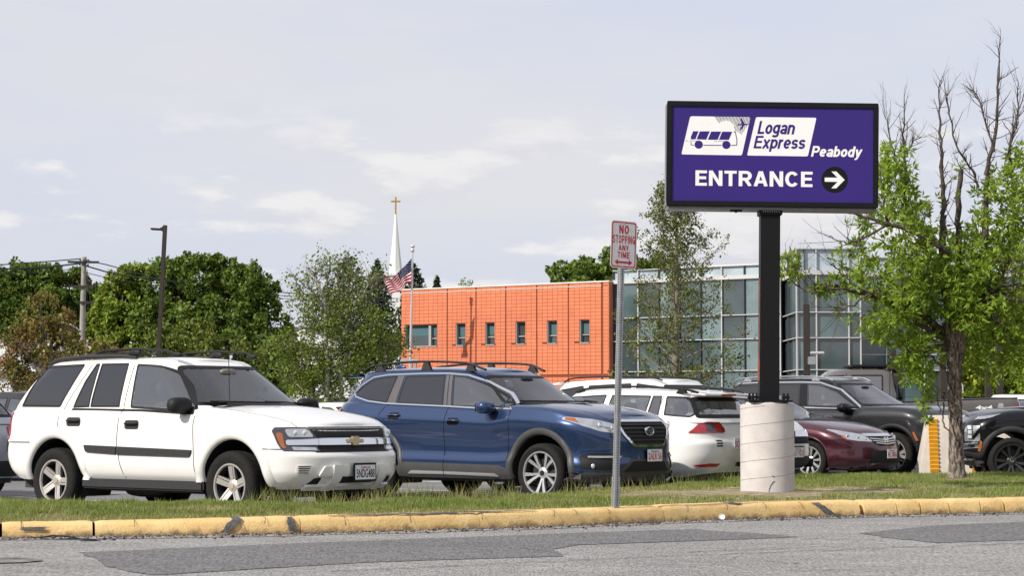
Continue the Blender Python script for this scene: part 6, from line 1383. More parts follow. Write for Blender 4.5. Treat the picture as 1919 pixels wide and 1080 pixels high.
    for sg in (-1, 1): c.patch('headlight', rpoly([(sg * .82, .62), (sg * .80, .74), (sg * .45, .70), (sg * .46, .62)], .02), 'F', M['clear_lens'], off=.008)
estate()
# ------------------------------------------------------------------ 4. white crossover between estate and saloon
def crossover():
    sp = dict(W=.92, zmin=.25, spokes=dict(n=5, bars=[((.14, 0), .05, .07, 0), ((-.14, 0), .03, .05, 0)], mat='alloy_bright'))
    c = Car('white crossover squeezed between the white estate and the maroon saloon', 'car', P_CROSS, sp, 'crossover')
    zb = pchip([-2.3, -1, 1, 2, 2.3], [.32, .28, .28, .26, .28]); zt_ = pchip([-2.3, -.6, .7, 1.0, 1.4, 1.9, 2.15, 2.35], [1.10, 1.07, 1.06, 1.10, 1.08, 1.00, .94, .86])
    V, F = c.shell([(0, .82, -2.15, 2.14), (.15, .90, -2.2, 2.27), (.4, .915, -2.24, 2.30), (.6, .91, -2.24, 2.29), (.85, .90, -2.2, 2.24), (1, .83, -2.15, 2.12)], zb, zt_, (26, 26, 90, 16), lambda x: .045, None, None, (.4, .6, 4, 2.7)); c.add_shell(V, F)
    g0 = lambda x: zt_(x) - .05; g1 = pchip([-2.2, -1.6, -.8, -.1, .3, .9], [1.58, 1.63, 1.655, 1.655, 1.63, 1.61])
    V, F = c.shell([(0, .835, -2.18, 1.20), (.5, .75, -2.06, .74), (.9, .65, -1.9, .36), (1, .60, -1.84, .28)], g0, g1, (24, 22, 110, 16), lambda x: .03, None, None, (.36, .4, 4, 4)); c.add_shell(V, F); c.bv()
    for p in ([(-1.9, 1.15), (-1.75, 1.5), (-1.25, 1.57), (-1.15, 1.12)], [(-1.05, 1.12), (-1.15, 1.57), (-.3, 1.6), (-.2, 1.1)], [(-.1, 1.1), (-.2, 1.6), (.2, 1.55), (.6, 1.3), (.8, 1.1)]): c.window(rpoly(p, .03), M['glass_tint'], rim=.02)
    c.window(rpoly([(-.74, 1.13), (.74, 1.13), (.56, 1.57), (-.56, 1.57)], .05), M['glass_screen'], view='F', rim=.03)
    c.finish(M['pearl_paint'], [(1.33, .36, .41), (-1.33, .36, .41)]); c.arch(1.33, .36, .405, .45, M['grey_trim']); c.arch(-1.33, .36, .405, .45, M['grey_trim']); c.chassis(-2, 2, .2, .65, .64)
    gp = rpoly([(-.55, .70), (-.58, .86), (.58, .86), (.55, .70)], .03); g = c.patch('grille', gp, 'F', M['black_trim'], off=.004, thick=0, nu=14)
    c.patch('chrome_bar', rpoly([(-.62, .765), (-.62, .85), (.62, .85), (.62, .765)], .03), 'F', M['chrome'], off=.018, thick=.02, nu=16, nv=3); c.patch('lower_grille', rpoly([(-.6, .66), (-.6, .755), (.6, .755), (.6, .66)], .02), 'F', M['dark_hole'], off=.006, thick=0, nu=14)
    p, n = hit(c.bvh, 'F', 0, .80); bx = p.x + .03; MB().box(bx - .01, bx + .012, -.06, -.035, .755, .855).box(bx - .01, bx + .012, .035, .06, .755, .855).box(bx - .01, bx + .010, -.035, .035, .79, .815).build('emblem', M['black_trim'], c.o)
    c.plate('F', .07, .53, '611 YD3', 'Massachusetts', M['ink_red'], M['ink_blue'], M['black_trim'], off=.03)
    c.patch('bumper_cladding', rpoly([(-.9, .29), (-.92, .43), (-.6, .47), (.6, .47), (.92, .43), (.9, .29)], .03), 'F', M['grey_trim'], off=.01, thick=.015, nu=24)
    for sg in (-1, 1): c.patch('headlight', rpoly([(sg * .88, .80), (sg * .88, .90), (sg * .62, .87), (sg * .62, .77)], .02), 'F', M['clear_lens'], off=.008)
    c.rail([(-1.7, .60, 1.63), (-1.5, .62, 1.69), (-.6, .62, 1.71), (.1, .60, 1.68), (.25, .58, 1.64)], [], M['black_trim'], .018, .7)
    MB().prism([(-1.84, 1.63), (-2.06, 1.60), (-2.07, 1.575), (-1.88, 1.585)], -.55, .55, lambda u, v, d: (u, d, v)).build('spoiler', M['pearl_paint'], c.o, bevel=.01)
    for x in (1.33, -1.33):
        for y in (-.78, .78): c.wheel(x, y, .355, .355, .225, .232, 'e')
    c.seats([(.2, 0), (-.7, 0)], 'seat', .36, .58, 1.14); c.mirror(.62, .84, 1.17, M['pearl_paint'], (.09, .12, .075))
crossover()
# ------------------------------------------------------------------ 5. maroon saloon
def saloon():
    sp = dict(W=.92, zmin=.18, spokes=dict(n=10, bars=[((0, .05), .026, .045, 0)], mat='alloy_bright'))
    c = Car('maroon four-door saloon with chrome-topped grille beside the sign footing', 'car', P_MAROON, sp, 'saloon_car')
    zb = pchip([-2.45, -1, 1, 2, 2.4], [.28, .20, .20, .19, .21]); zt_ = pchip([-2.45, -1.9, -1.4, -.6, .5, .9, 1.4, 1.8, 2.1, 2.3, 2.42], [.98, 1.00, 1.00, .95, .93, .985, .94, .87, .80, .745, .70])
    V, F = c.shell([(0, .82, -2.36, 2.28), (.12, .89, -2.42, 2.38), (.3, .915, -2.46, 2.42), (.55, .90, -2.46, 2.41), (.75, .915, -2.44, 2.38), (.88, .895, -2.41, 2.33), (1, .80, -2.36, 2.20)], zb, zt_, (28, 28, 100, 18), lambda x: .065 if x > .7 else .03, None, None, (.45, .75, 4, 2.4)); c.add_shell(V, F)
    g0 = lambda x: zt_(x) - .05; g1 = pchip([-1.6, -1.2, -.7, -.1, .15, .6], [1.33, 1.39, 1.43, 1.43, 1.41, 1.38])
    V, F = c.shell([(0, .80, -1.86, 1.18), (.3, .75, -1.62, .88), (.6, .69, -1.35, .55), (.9, .60, -1.05, .20), (1, .55, -.95, .08)], g0, g1, (24, 22, 100, 16), lambda x: .035, None, None, (.35, .4, 4, 4)); c.add_shell(V, F); c.bv()
    for p in ([(-1.3, .98), (-1.15, 1.25), (-.9, 1.36), (-.35, 1.38), (-.28, .96)], [(-.18, .96), (-.25, 1.38), (.02, 1.36), (.35, 1.22), (.75, .96)]): c.window(rpoly(p, .03), M['glass_clear'], rim=.018)
    c.window(rpoly([(-.72, 1.0), (.72, 1.0), (.53, 1.365), (-.53, 1.365)], .05), M['glass_screen'], view='F', rim=.03)
    c.finish(M['maroon_paint'], [(1.40, .34, .375), (-1.40, .34, .375)]); c.arch(1.40, .34, .37, .40, M['maroon_paint'], off=.004, bulge=.006); c.arch(-1.40, .34, .37, .40, M['maroon_paint'], off=.004, bulge=.006); c.chassis(-2.2, 2.1, .17, .55, .64)
    for v in 'RL': c.line('window_chrome', [(-1.3, .97), (-1.18, 1.26), (-.9, 1.385), (-.3, 1.405), (.05, 1.38), (.37, 1.24), (.78, .95)], v, M['chrome'], w=.02, off=.008)
    for sg in (-1, 1):
        m = lambda p: [(sg * -a, b_) for a, b_ in p]
        h = c.patch('headlight', rpoly(m([(-.835, .845), (-.81, .858), (-.60, .80), (-.42, .765), (-.35, .645), (-.62, .66), (-.765, .69)]), .012), 'F', M['clear_lens'], off=.006, nu=16)
        c.patch('indicator', m([(-.790, .70), (-.795, .765), (-.765, .755), (-.755, .695)]), 'F', M['amber'], off=.010, thick=.003, parent=h)
        for yy, zz, r in ((-.70, .745, .055), (-.57, .715, .052), (-.46, .69, .035)):
            p, n = hit(c.bvh, 'F', -sg * yy, zz); MB().ellip(p - n * .004, (.016, r, r * .8)).build('bulb', M['clear_lens'], h, smooth=60)
    gp = rpoly([(-.22, .575), (-.36, .64), (-.42, .765), (.42, .765), (.36, .64), (.22, .575)], .02); g = c.patch('grille', gp, 'F', M['black_trim'], off=.004, thick=0, nu=14, nv=8)
    c.patch('chrome_bar', rpoly([(-.40, .725), (-.43, .775), (.43, .775), (.40, .725)], .01), 'F', M['chrome'], off=.02, thick=.03, nu=14, nv=3)
    for z, hw in ((.695, .38), (.66, .35), (.625, .30)): c.line('slat', [(-hw, z), (0, z - .025), (hw, z)], 'F', M['satin'], w=.014, off=.018, thick=.015, parent=g)
    p, n = hit(c.bvh, 'F', 0, .675); bx = p.x + .03; MB().box(bx - .01, bx + .012, -.055, -.03, .63, .73).box(bx - .01, bx + .012, .03, .055, .63, .73).box(bx - .01, bx + .01, -.03, .03, .668, .69).build('emblem', M['chrome'], c.o)
    c.patch('lower_grille', rpoly([(-.48, .29), (-.44, .50), (.44, .50), (.48, .29)], .03), 'F', M['dark_hole'], off=.003, thick=0, nu=12)
    c.patch('bumper_fold', rpoly([(-.88, .36), (-.86, .40), (-.50, .37), (-.50, .33)], .01), 'F', M['maroon_paint'], off=.02, thick=.025); c.patch('bumper_fold', rpoly([(.88, .36), (.86, .40), (.50, .37), (.50, .33)], .01), 'F', M['maroon_paint'], off=.02, thick=.025)
    c.line('panel_seam', [(1.70, .66), (1.95, .68), (2.06, .70)], 'R', M['seam']); c.seam([(.80, .94), (.86, .7), (.80, .25)]); c.seam([(-.22, 1.39), (-.20, .9), (-.25, .25)])
    for sg in (-1, 1): c.line('panel_seam', [(1.1, sg * .72), (1.7, sg * .68), (2.1, sg * .46)], 'T', M['seam'], w=.008)
    c.plate('F', .05, .445, '4L 006', 'Massachusetts', M['ink_red'], M['ink_blue'], None, off=.03); c.mirror(.62, .80, 1.02, M['maroon_paint'], (.08, .12, .065))
    for x in (1.40, -1.40):
        for y in (-.79, .79): c.wheel(x, y, .333, .333, .22, .23, 'e')
    c.seats([(.15, 0), (-.75, 0)], 'seat', .35, .48, 1.0); MB().box(.7, 1.0, -.65, .65, .8, .96).build('dashboard', M['interior'], c.o, bevel=.03)
saloon()
# ------------------------------------------------------------------ 6. charcoal SUV
def big_suv(label, pose, paint, name, bright=True, front=True):
    sp = dict(W=.985, zmin=.3, spokes=dict(n=5, bars=[((.12, .10), .045, .06, 0), ((-.12, -.10), .045, .06, 0)], mat='alloy_bright' if bright else 'alloy_dark', cap='black_trim' if bright else 'chrome'))
    c = Car(label, 'car', pose, sp, name)
    zb = pchip([-2.6, -1, 1, 2, 2.5], [.40, .33, .33, .32, .36]); zt_ = pchip([-2.6, -.8, .7, .95, 1.3, 1.7, 2.1, 2.35, 2.5], [1.26, 1.23, 1.20, 1.235, 1.235, 1.22, 1.17, 1.12, 1.06])
    V, F = c.shell([(0, .88, -2.5, 2.32), (.14, .955, -2.56, 2.44), (.35, .968, -2.6, 2.47), (.6, .962, -2.6, 2.46), (.82, .965, -2.56, 2.43), (.92, .94, -2.52, 2.38), (1, .88, -2.48, 2.28)], zb, zt_, (28, 26, 100, 18), lambda x: .05, None, None, (.45, .62, 4, 3)); c.add_shell(V, F)
    g0 = lambda x: zt_(x) - .05; g1 = pchip([-2.4, -1.6, -.8, -.2, .2, .9], [1.69, 1.745, 1.76, 1.75, 1.72, 1.69])
    V, F = c.shell([(0, .895, -2.5, 1.12), (.2, .875, -2.42, .96), (.5, .81, -2.28, .70), (.9, .72, -2.1, .32), (1, .67, -2.05, .24)], g0, g1, (24, 22, 110, 16), lambda x: .03, None, None, (.4, .45, 4, 4)); c.add_shell(V, F); c.bv()
    for p in ([(-2.12, 1.34), (-2.09, 1.57), (-1.90, 1.64), (-1.30, 1.66), (-1.36, 1.29)], [(-1.24, 1.28), (-1.18, 1.665), (-.52, 1.665), (-.45, 1.26)], [(-.25, 1.25), (-.34, 1.66), (-.05, 1.635), (.30, 1.52), (.78, 1.23)]): c.window(rpoly(p, .03), M['glass_clear'] if p[0][0] > -.5 else M['glass_tint'], rim=.018)
    c.window(rpoly([(-.76, 1.26), (.76, 1.26), (.62, 1.67), (-.62, 1.67)], .05), M['glass_screen'], view='F', rim=.03)
    ch = [(-2.17, 1.56), (-1.95, 1.67), (-1.45, 1.69), (-.46, 1.69), (-.06, 1.675), (.34, 1.545), (.86, 1.205)]
    if bright:
        for v in 'RL': c.line('window_chrome', ch, v, M['chrome'], w=.024, off=.009); 
    c.both('pillar_cover', [(-.44, 1.27), (-.50, 1.66), (-.35, 1.66), (-.27, 1.26)], M['black_paint'], off=.006, nv=4)
    c.finish(paint, [(1.55, .40, .475), (-1.55, .40, .475)]); c.arch(1.55, .40, .47, .545, M['black_trim'], a0=-10, a1=190); c.arch(-1.55, .40, .47, .545, M['black_trim'], a0=-10, a1=190); c.chassis(-2.3, 2.2, .26, .75, .7)
    c.seam([(.88, 1.19), (.89, .9), (.86, .4)]); c.seam([(-.36, 1.69), (-.30, 1.2), (-.36, .4)])
    c.both('belt_moulding', [(-1.3, 1.235), (-1.3, 1.26), (.86, 1.215), (.86, 1.19)], M['chrome'] if bright else M['black_trim'], off=.006, nv=1, nu=16)
    c.handle(-1.0, -.78, 1.10, paint); c.handle(-.15, .07, 1.09, paint)
    for sg in (-1, 1):
        m = lambda p: [(sg * -a, b_) for a, b_ in p]
        h = c.patch('headlight', rpoly(m([(-.93, .94), (-.93, 1.03), (-.55, 1.03), (-.50, .94)]), .02), 'F', M['lamp_dark'], off=.006, nu=14); c.patch('running_lamp', m([(-.90, .955), (-.90, 1.01), (-.66, 1.01), (-.66, .955)]), 'F', M['clear_lens'], off=.012, thick=.004, parent=h)
        c.patch('side_marker', rpoly([(2.02, .64), (1.955, .79), (1.99, .80), (2.07, .64)], .008), 'R' if sg < 0 else 'L', M['amber'], off=.022)
    c.patch('grille', rpoly([(-.50, .92), (-.50, 1.05), (.50, 1.05), (.50, .92)], .02), 'F', M['black_trim'], off=.006, nu=14); c.patch('lower_grille', rpoly([(-.6, .45), (-.6, .70), (.6, .70), (.6, .45)], .03), 'F', M['dark_hole'], off=.003, thick=0, nu=12)
    c.rail([(-2.05, .66, 1.72), (-1.8, .69, 1.775), (-.9, .70, 1.80), (-.1, .68, 1.785), (.15, .65, 1.72)], [(-1.7, .69, 1.78, 1.71), (-.2, .68, 1.79, 1.71)], M['satin'] if bright else M['black_trim'], .022, .6)
    c.mirror(.62, .90, 1.22, M['black_paint'], (.10, .14, .09))
    for x in (1.55, -1.55):
        for y in (-.84, .84): c.wheel(x, y, .395, .395, .265, .267, 'e')
    c.seats([(.2, 0), (-.75, 0)], 'seat_light', .38, .66, 1.26); MB().box(.68, .98, -.72, .72, .98, 1.19).build('dashboard', M['interior'], c.o, bevel=.03)
    MB().ellip((.42, 0, 1.58), (.03, .13, .04), .7).build('rear_view_mirror', M['black_trim'], c.o, smooth=60)
    return c
big_suv('charcoal three-row SUV with black mirror parked behind the maroon saloon', P_CHAR, M['charcoal_paint'], 'charcoal_suv')
# ------------------------------------------------------------------ 7. black SUV at the right edge
def black_suv():
    sp = dict(W=.93, zmin=.3, spokes=dict(n=5, bars=[((.16, .10), .022, .05, 0), ((-.16, -.10), .022, .05, 0)], mat='alloy_dark', cap='chrome', face=.45))
    c = Car('gloss black SUV with black wheels nosing in from the right edge', 'car', P_BLACK, sp, 'black_suv')
    zb = pchip([-2.4, -1, 1, 1.9, 2.3], [.36, .31, .31, .36, .40]); zt_ = pchip([-2.4, -.6, .6, .9, 1.2, 1.6, 1.85, 2.05, 2.2], [1.14, 1.12, 1.12, 1.17, 1.17, 1.13, 1.085, 1.02, .95])
    V, F = c.shell([(0, .84, -2.3, 1.95), (.14, .91, -2.34, 2.09), (.35, .925, -2.36, 2.14), (.55, .915, -2.36, 2.15), (.7, .925, -2.34, 2.15), (.85, .905, -2.3, 2.12), (.94, .87, -2.26, 2.05), (1, .80, -2.22, 1.92)], zb, zt_, (28, 28, 100, 18), lambda x: .06, None, None, (.4, .55, 4, 3.4)); c.add_shell(V, F)
    g0 = lambda x: zt_(x) - .05; g1 = pchip([-2.2, -1.4, -.6, 0, .3, .9], [1.62, 1.67, 1.69, 1.68, 1.65, 1.62])
    V, F = c.shell([(0, .84, -2.24, 1.05), (.5, .75, -2.05, .62), (.9, .66, -1.9, .28), (1, .6, -1.85, .2)], g0, g1, (22, 20, 90, 14), lambda x: .03, None, None, (.4, .4, 4, 4)); c.add_shell(V, F); c.bv()
    for p in ([(-1.2, 1.16), (-1.15, 1.55), (-.3, 1.62), (-.2, 1.14)], [(-.1, 1.14), (-.2, 1.62), (.2, 1.55), (.75, 1.15)]): c.window(rpoly(p, .03), M['glass_tint'], rim=.02)
    c.window(rpoly([(-.74, 1.2), (.74, 1.2), (.56, 1.6), (-.56, 1.6)], .05), M['glass_screen'], view='F', rim=.03)
    c.finish(M['black_paint'], [(1.353, .40, .445), (-1.353, .40, .445)]); c.arch(1.353, .40, .44, .52, M['grey_trim'], a0=-8, a1=190); c.arch(-1.353, .40, .44, .52, M['grey_trim'], a0=-8, a1=190); c.chassis(-2.1, 1.9, .28, .7, .66)
    for v in 'RL':
        c.line('fender_crease', [(1.95, .72), (1.85, .86), (1.65, .97), (1.35, 1.03), (1.05, 1.02), (.8, .95)], v, M['black_paint'], w=.05, off=.012, thick=.015)
        d = c.patch('running_lamp', [(1.91, 1.015), (1.84, 1.065), (1.50, 1.115), (1.68, 1.05)], v, M['clear_lens'], off=.010, nu=12)
        h = c.patch('headlight', rpoly([(2.01, .72), (2.02, .935), (1.94, .955), (1.94, .70)], .02), v, M['lamp_dark'], off=.012)
        for k in range(3): c.patch('lamp_cell', rpoly([(1.955, .73 + k * .07), (1.955, .785 + k * .07), (2.005, .785 + k * .07), (2.005, .73 + k * .07)], .01), v, M['lens_white'], off=.018, thick=.006, parent=h)
        c.patch('side_marker', rpoly([(1.835, .52), (1.805, .67), (1.835, .70), (1.87, .54)], .01), v, M['amber'], off=.024)
        c.patch('bumper_cladding', rpoly([(1.80, .40), (1.84, .50), (2.08, .52), (2.06, .42)], .01), v, M['grey_trim'], off=.008)
        c.line('panel_seam', [(1.60, 1.07), (1.60, .98)], v, M['seam'])
    for sg in (-1, 1):
        c.patch('headlight', rpoly([(sg * .86, .68), (sg * .86, .93), (sg * .66, .93), (sg * .66, .68)], .02), 'F', M['clear_lens'], off=.008); c.patch('chrome_bar', rpoly([(sg * .88, .58), (sg * .86, .67), (sg * .40, .62), (sg * .45, .54)], .015), 'F', M['chrome'], off=.02)
    c.patch('grille', rpoly([(-.5, .70), (-.55, .98), (.55, .98), (.5, .70)], .03), 'F', M['grey_trim'], off=.006, nu=12)
    for x in (1.353, -1.353):
        for y in (-.80, .80): c.wheel(x, y, .37, .37, .245, .262, 'e')
    c.seats([(.15, 0), (-.75, 0)], 'seat', .36, .6, 1.18); c.mirror(.55, .86, 1.15, M['black_paint'], (.09, .13, .08))
black_suv()
# ------------------------------------------------------------------ 8. taupe pickup
def pickup():
    sp = dict(W=1.03, zmin=.4, spokes=dict(n=6, bars=[((0, 0), .06, .09, 0)], mat='alloy_bright'))
    c = Car('taupe crew-cab pickup facing left with white 4x4 lettering on its bed', 'pickup truck', (7.955, 43.0, math.pi - .03), sp, 'pickup_truck')
    zb = pchip([-3, 3], [.5, .5]); zt_ = pchip([-3, -1.8, -.6, .35, .36, 1.9, 2.3, 2.9, 3.1], [1.435, 1.432, 1.39, 1.35, 1.30, 1.28, 1.30, 1.24, 1.15])
    zt_ = pchip([-3, -1.8, -.6, .3, 1.9, 2.3, 2.9, 3.1], [1.435, 1.432, 1.39, 1.35, 1.32, 1.32, 1.25, 1.15])
    V, F = c.shell([(0, .95, -2.05, 3.0), (.2, 1.0, -2.08, 3.08), (.6, 1.01, -2.1, 3.1), (.9, 1.0, -2.08, 3.06), (1, .96, -2.06, 2.98)], zb, zt_, (20, 20, 110, 16), lambda x: .03 if x > 2 else 0, None, None, (.2, .5, 8, 3)); c.add_shell(V, F)
    g0 = lambda x: zt_(x) - .05; g1 = pchip([.2, .8, 1.3, 1.7, 2.1], [1.965, 1.99, 1.985, 1.94, 1.86])
    V, F = c.shell([(0, .97, .30, 2.45), (.2, .95, .30, 2.3), (.5, .88, .33, 2.05), (.9, .79, .36, 1.72), (1, .73, .40, 1.62)], g0, g1, (24, 22, 100, 16), lambda x: .02, None, None, (.18, .4, 8, 4)); c.add_shell(V, F); c.bv()
    c.window(rpoly([(1.28, 1.40), (1.22, 1.88), (.60, 1.88), (.62, 1.40)], .03), glassmat('glass_bronze', (.2, .19, .18), .30, .02, (.9, .84, .80)), rim=.03); c.window(rpoly([(2.1, 1.40), (1.78, 1.80), (1.65, 1.86), (1.36, 1.88), (1.38, 1.40)], .03), M['glass_tint'], rim=.03)
    c.window(rpoly([(-.8, 1.42), (.8, 1.42), (.7, 1.88), (-.7, 1.88)], .04), M['glass_tint'], view='B', rim=.03); c.window(rpoly([(-.8, 1.42), (.8, 1.42), (.66, 1.85), (-.66, 1.85)], .04), M['glass_screen'], view='F', rim=.03)
    c.finish(M['taupe_paint'], [(1.95, .45, .5), (-1.15, .45, .5)]); c.arch(1.95, .45, .495, .54, M['taupe_paint']); c.arch(-1.15, .45, .495, .54, M['taupe_paint']); c.chassis(-1.9, 2.8, .4, .8, .75)
    c.seam([(1.32, 1.9), (1.34, 1.35), (1.34, .5)]); c.seam([(.46, 1.9), (.5, 1.35), (.5, .5)]); c.seam([(.30, 1.34), (.30, .5)])
    c.both('bed_rail_cap', [(-2.0, 1.405), (-2.0, 1.43), (.26, 1.345), (.26, 1.325)], M['black_trim'], off=.012, nu=16, nv=1)
    MB().box(-2.0, .22, -.86, .86, 1.425, 1.445).build('bed_cover', M['black_trim'], c.o) if False else None
    MB().box(.30, 1.20, -.74, .74, 2.035, 2.085).box(.38, .48, -.72, -.66, 1.96, 2.04).box(.38, .48, .66, .72, 1.96, 2.04).box(1.02, 1.12, -.72, -.66, 1.96, 2.04).box(1.02, 1.12, .66, .72, 1.96, 2.04).build('roof_rack', M['black_trim'], c.o, bevel=.01)
    p, n = hit(c.bvh, 'L', -1.33, 1.235); V, F = text_geo('4x4', .34, .085, .12, .03); link('lettering', mesh_np2('lettering', [(-1.17 - a, p.y + .006 + .012 * 0, 1.19 + b_) for a, b_ in V], F, M['plate_white']), c.o)
    MB().box(.20, .28, .62, .70, 1.38, 2.0).box(.20, .28, -.70, -.62, 1.38, 2.0).box(.20, .28, -.62, .62, 1.93, 2.0).build('headache_rack', M['grey_trim'], c.o, bevel=.01)
    c.patch('fuel_badge', rpoly([(-1.72, 1.20), (-1.72, 1.32), (-1.62, 1.32), (-1.60, 1.20)], .04), 'L', M['satin'], off=.006)
    for sg in (-1, 1):
        c.patch('tail_lamp', rpoly([(sg * .84, .98), (sg * .84, 1.32), (sg * .99, 1.32), (sg * .99, .98)], .02), 'B', M['red_lens'], off=.01); c.patch('headlight', rpoly([(sg * .9, 1.0), (sg * .9, 1.18), (sg * .6, 1.18), (sg * .6, 1.0)], .03), 'F', M['clear_lens'], off=.01)
    for x in (1.95, -1.15):
        for y in (-.85, .85): c.wheel(x, y, .40, .40, .27, .25, 'e')
    c.handle(.70, .90, 1.22, M['taupe_paint']); c.handle(1.55, 1.75, 1.22, M['taupe_paint']); c.seats([(1.6, 0), (.7, 0)], 'seat', .4, .8, 1.45); c.mirror(1.95, .98, 1.45, M['black_trim'], (.09, .14, .12))
pickup()
# ------------------------------------------------------------------ small far or half-hidden cars
def small_car(label, loc, rz, paint, L=4.4, W=.88, H=1.5, hatch=True):
    sp = dict(W=W + .02, zmin=.25, spokes=dict(n=5, bars=[((0, 0), .06, .09, 0)], mat='alloy_bright'))
    c = Car(label, 'car', (loc[0], loc[1], rz), sp, 'parked_car'); h = L / 2; zb = pchip([-h, h], [.27, .25]); zt_ = pchip([-h, -h * .4, h * .25, h * .45, h * .8, h], [1.04, 1.0, .95, .98, .88, .72])
    V, F = c.shell([(0, W * .92, -h + .08, h - .15), (.3, W, -h, h), (.7, W * .99, -h + .02, h - .04), (1, W * .9, -h + .1, h - .18)], zb, zt_, (16, 18, 70, 12), lambda x: .04, None, None, (.4, .5, 4, 2.6)); c.add_shell(V, F)
    r0 = -h + .30 if hatch else -h * .45
    V, F = c.shell([(0, W * .9, -h + .06 if hatch else -h * .78, h * .52), (.5, W * .8, (r0 - h + .06) / 2 if hatch else -h * .6, h * .33), (1, W * .62, r0, h * .12)], lambda x: zt_(x) - .05, pchip([-h, -h * .5, 0, h * .2, h], [H - .08, H - .03, H - .02, H - .05, H - .08]), (16, 16, 70, 12), lambda x: .03, None, None, (.35, .4, 4, 4)); c.add_shell(V, F); c.bv()
    zz = H - .13; a = -h * .72 if hatch else -h * .5
    for p in ([(a, 1.04), (a + .12, zz), (-.25, zz + .01), (-.18, 1.0)], [(-.10, 1.0), (-.17, zz + .01), (.2, zz - .02), (h * .40, .99)]): c.window(rpoly(p, .03), M['glass_clear'], rim=.02)
    c.window(rpoly([(-W * .78, 1.02), (W * .78, 1.02), (W * .62, zz), (-W * .62, zz)], .04), M['glass_screen'], view='F', rim=.03); c.window(rpoly([(-W * .75, 1.08), (W * .75, 1.08), (W * .6, zz - .02), (-W * .6, zz - .02)], .04), M['glass_tint'], view='B', rim=.03)
    c.finish(paint, [(h * .60, .34, .37), (-h * .58, .34, .37)]); c.arch(h * .6, .34, .365, .395, paint, off=.004, bulge=.006); c.arch(-h * .58, .34, .365, .395, paint, off=.004, bulge=.006); c.chassis(-h + .2, h - .25, .2, .6, W * .7)
    for sg in (-1, 1):
        c.patch('tail_lamp', rpoly([(sg * .45, .80), (sg * .45, .96), (sg * .82, .99), (sg * .82, .80)], .03), 'B', M['red_lens'], off=.01); c.patch('headlight', rpoly([(sg * .45, .62), (sg * .45, .74), (sg * .80, .78), (sg * .80, .64)], .03), 'F', M['clear_lens'], off=.01)
    c.patch('grille', rpoly([(-.4, .5), (-.42, .7), (.42, .7), (.4, .5)], .03), 'F', M['black_trim'], off=.004); c.patch('bumper_cladding', rpoly([(-.8, .29), (-.82, .50), (.82, .50), (.8, .29)], .03), 'B', M['black_trim'], off=.008, nu=16)
    for x in (h * .6, -h * .58):
        for y in (-W + .12, W - .12): c.wheel(x, y, .33, .33, .21, .22, 'e')
    c.seats([(.1, 0), (-.75, 0)], 'seat', .35, .5, 1.05); c.mirror(h * .26, W * .9, 1.03, paint, (.08, .11, .065))
    return c
def spot(px, D): p = at(px, 700, D); return (p.x, p.y)
small_car('silver car at the far left edge, mostly cut off by the frame', (-8.62, 29.45), HD + math.pi, M['silver_paint'], 4.4, .88, 1.42)
small_car('bright red car cut off by the left edge behind the silver one', spot(-62, 37), HD, M['red_paint'], 4.4, .86, 1.36)
small_car('dark grey hatchback peeking out behind the rear window of the white off-roader', spot(75, 44), HD, M['charcoal_paint'], 4.4, .88, 1.56)
small_car('white car far back in the gap between the white and blue SUVs', spot(640, 62), HD, M['pearl_paint'], 4.5, .88, 1.42, False)
small_car('dark car far back, its roof showing left of the blue SUV tail', spot(618, 72), HD + math.pi, M['charcoal_paint'], 4.5, .9, 1.62)
small_car('red car far back seen through the blue SUV windscreen', spot(1010, 58), HD, M['red_paint'], 4.5, .88, 1.46, False)
small_car('white car with its roof showing over the pickup bed', spot(1880, 56), math.pi - .2, M['pearl_paint'], 4.7, .9, 1.60)
# ================================================================== SIGNS
M['sign_purple'] = pm('sign_purple', (.034, .018, .165), .45, var=.03, vscale=1.5, spec=.25)
M['sign_white'] = pm('sign_white', (.80, .79, .78), .45, var=.02)
M['sign_red'] = pm('sign_red', (.46, .012, .025), .4)
M['sign_reflect'] = pm('sign_reflect', (.70, .68, .67), .45, var=.03, vscale=12)
M['sign_black'] = pm('sign_black', (.006, .006, .007), .5, spec=.2)
M['grey_metal'] = pm('grey_metal', (.22, .22, .22), .45, metal=.5, var=.15)
SX, SY, SZ, SW, SH = 2.993, 24.60, 4.108, 2.44, 1.215
sg_ = thing('entrance_sign', 'large purple box sign on a black steel pole with bus logo and white ENTRANCE lettering', 'sign', (2.957, SY + .17, 0)); sg_.rotation_euler.y = R(.75)
lx = SX - 2.957 - .03; lz = SZ + .02
MB().box(lx - SW / 2, lx + SW / 2, -.17, .20, lz - SH / 2, lz + SH / 2).build('cabinet', M['grey_metal'], sg_, bevel=.008)
f = MB(); t = .058; x0, x1, z0, z1 = lx - SW / 2 - .003, lx + SW / 2 + .003, lz - SH / 2 - .003, lz + SH / 2 + .003
for a in ((x0, x1, z1 - t, z1), (x0, x1, z0, z0 + t), (x0, x0 + t, z0 + t, z1 - t), (x1 - t, x1, z0 + t, z1 - t)): f.box(a[0], a[1], -.205, -.165, a[2], a[3])
f.build('frame', M['black_metal'], sg_, bevel=.006)
MB().box(lx - SW / 2 + .05, lx + SW / 2 - .05, -.186, -.172, lz - SH / 2 + .05, lz + SH / 2 - .05).build('sign_face', M['sign_purple'], sg_)
MB().box(lx - SW / 2 + .01, lx + SW / 2 - .01, -.15, .18, lz - SH / 2 - .035, lz - SH / 2 - .003).build('bottom_rail', M['grey_metal'], sg_)
MB().tube([(lx - .48, -.10, lz - SH / 2 - .045), (lx - .34, -.10, lz - SH / 2 - .045)], .012, 6).ellip((lx - .41, -.10, lz - SH / 2 - .05), (.02, .03, .02)).build('latch', M['black_metal'], sg_)
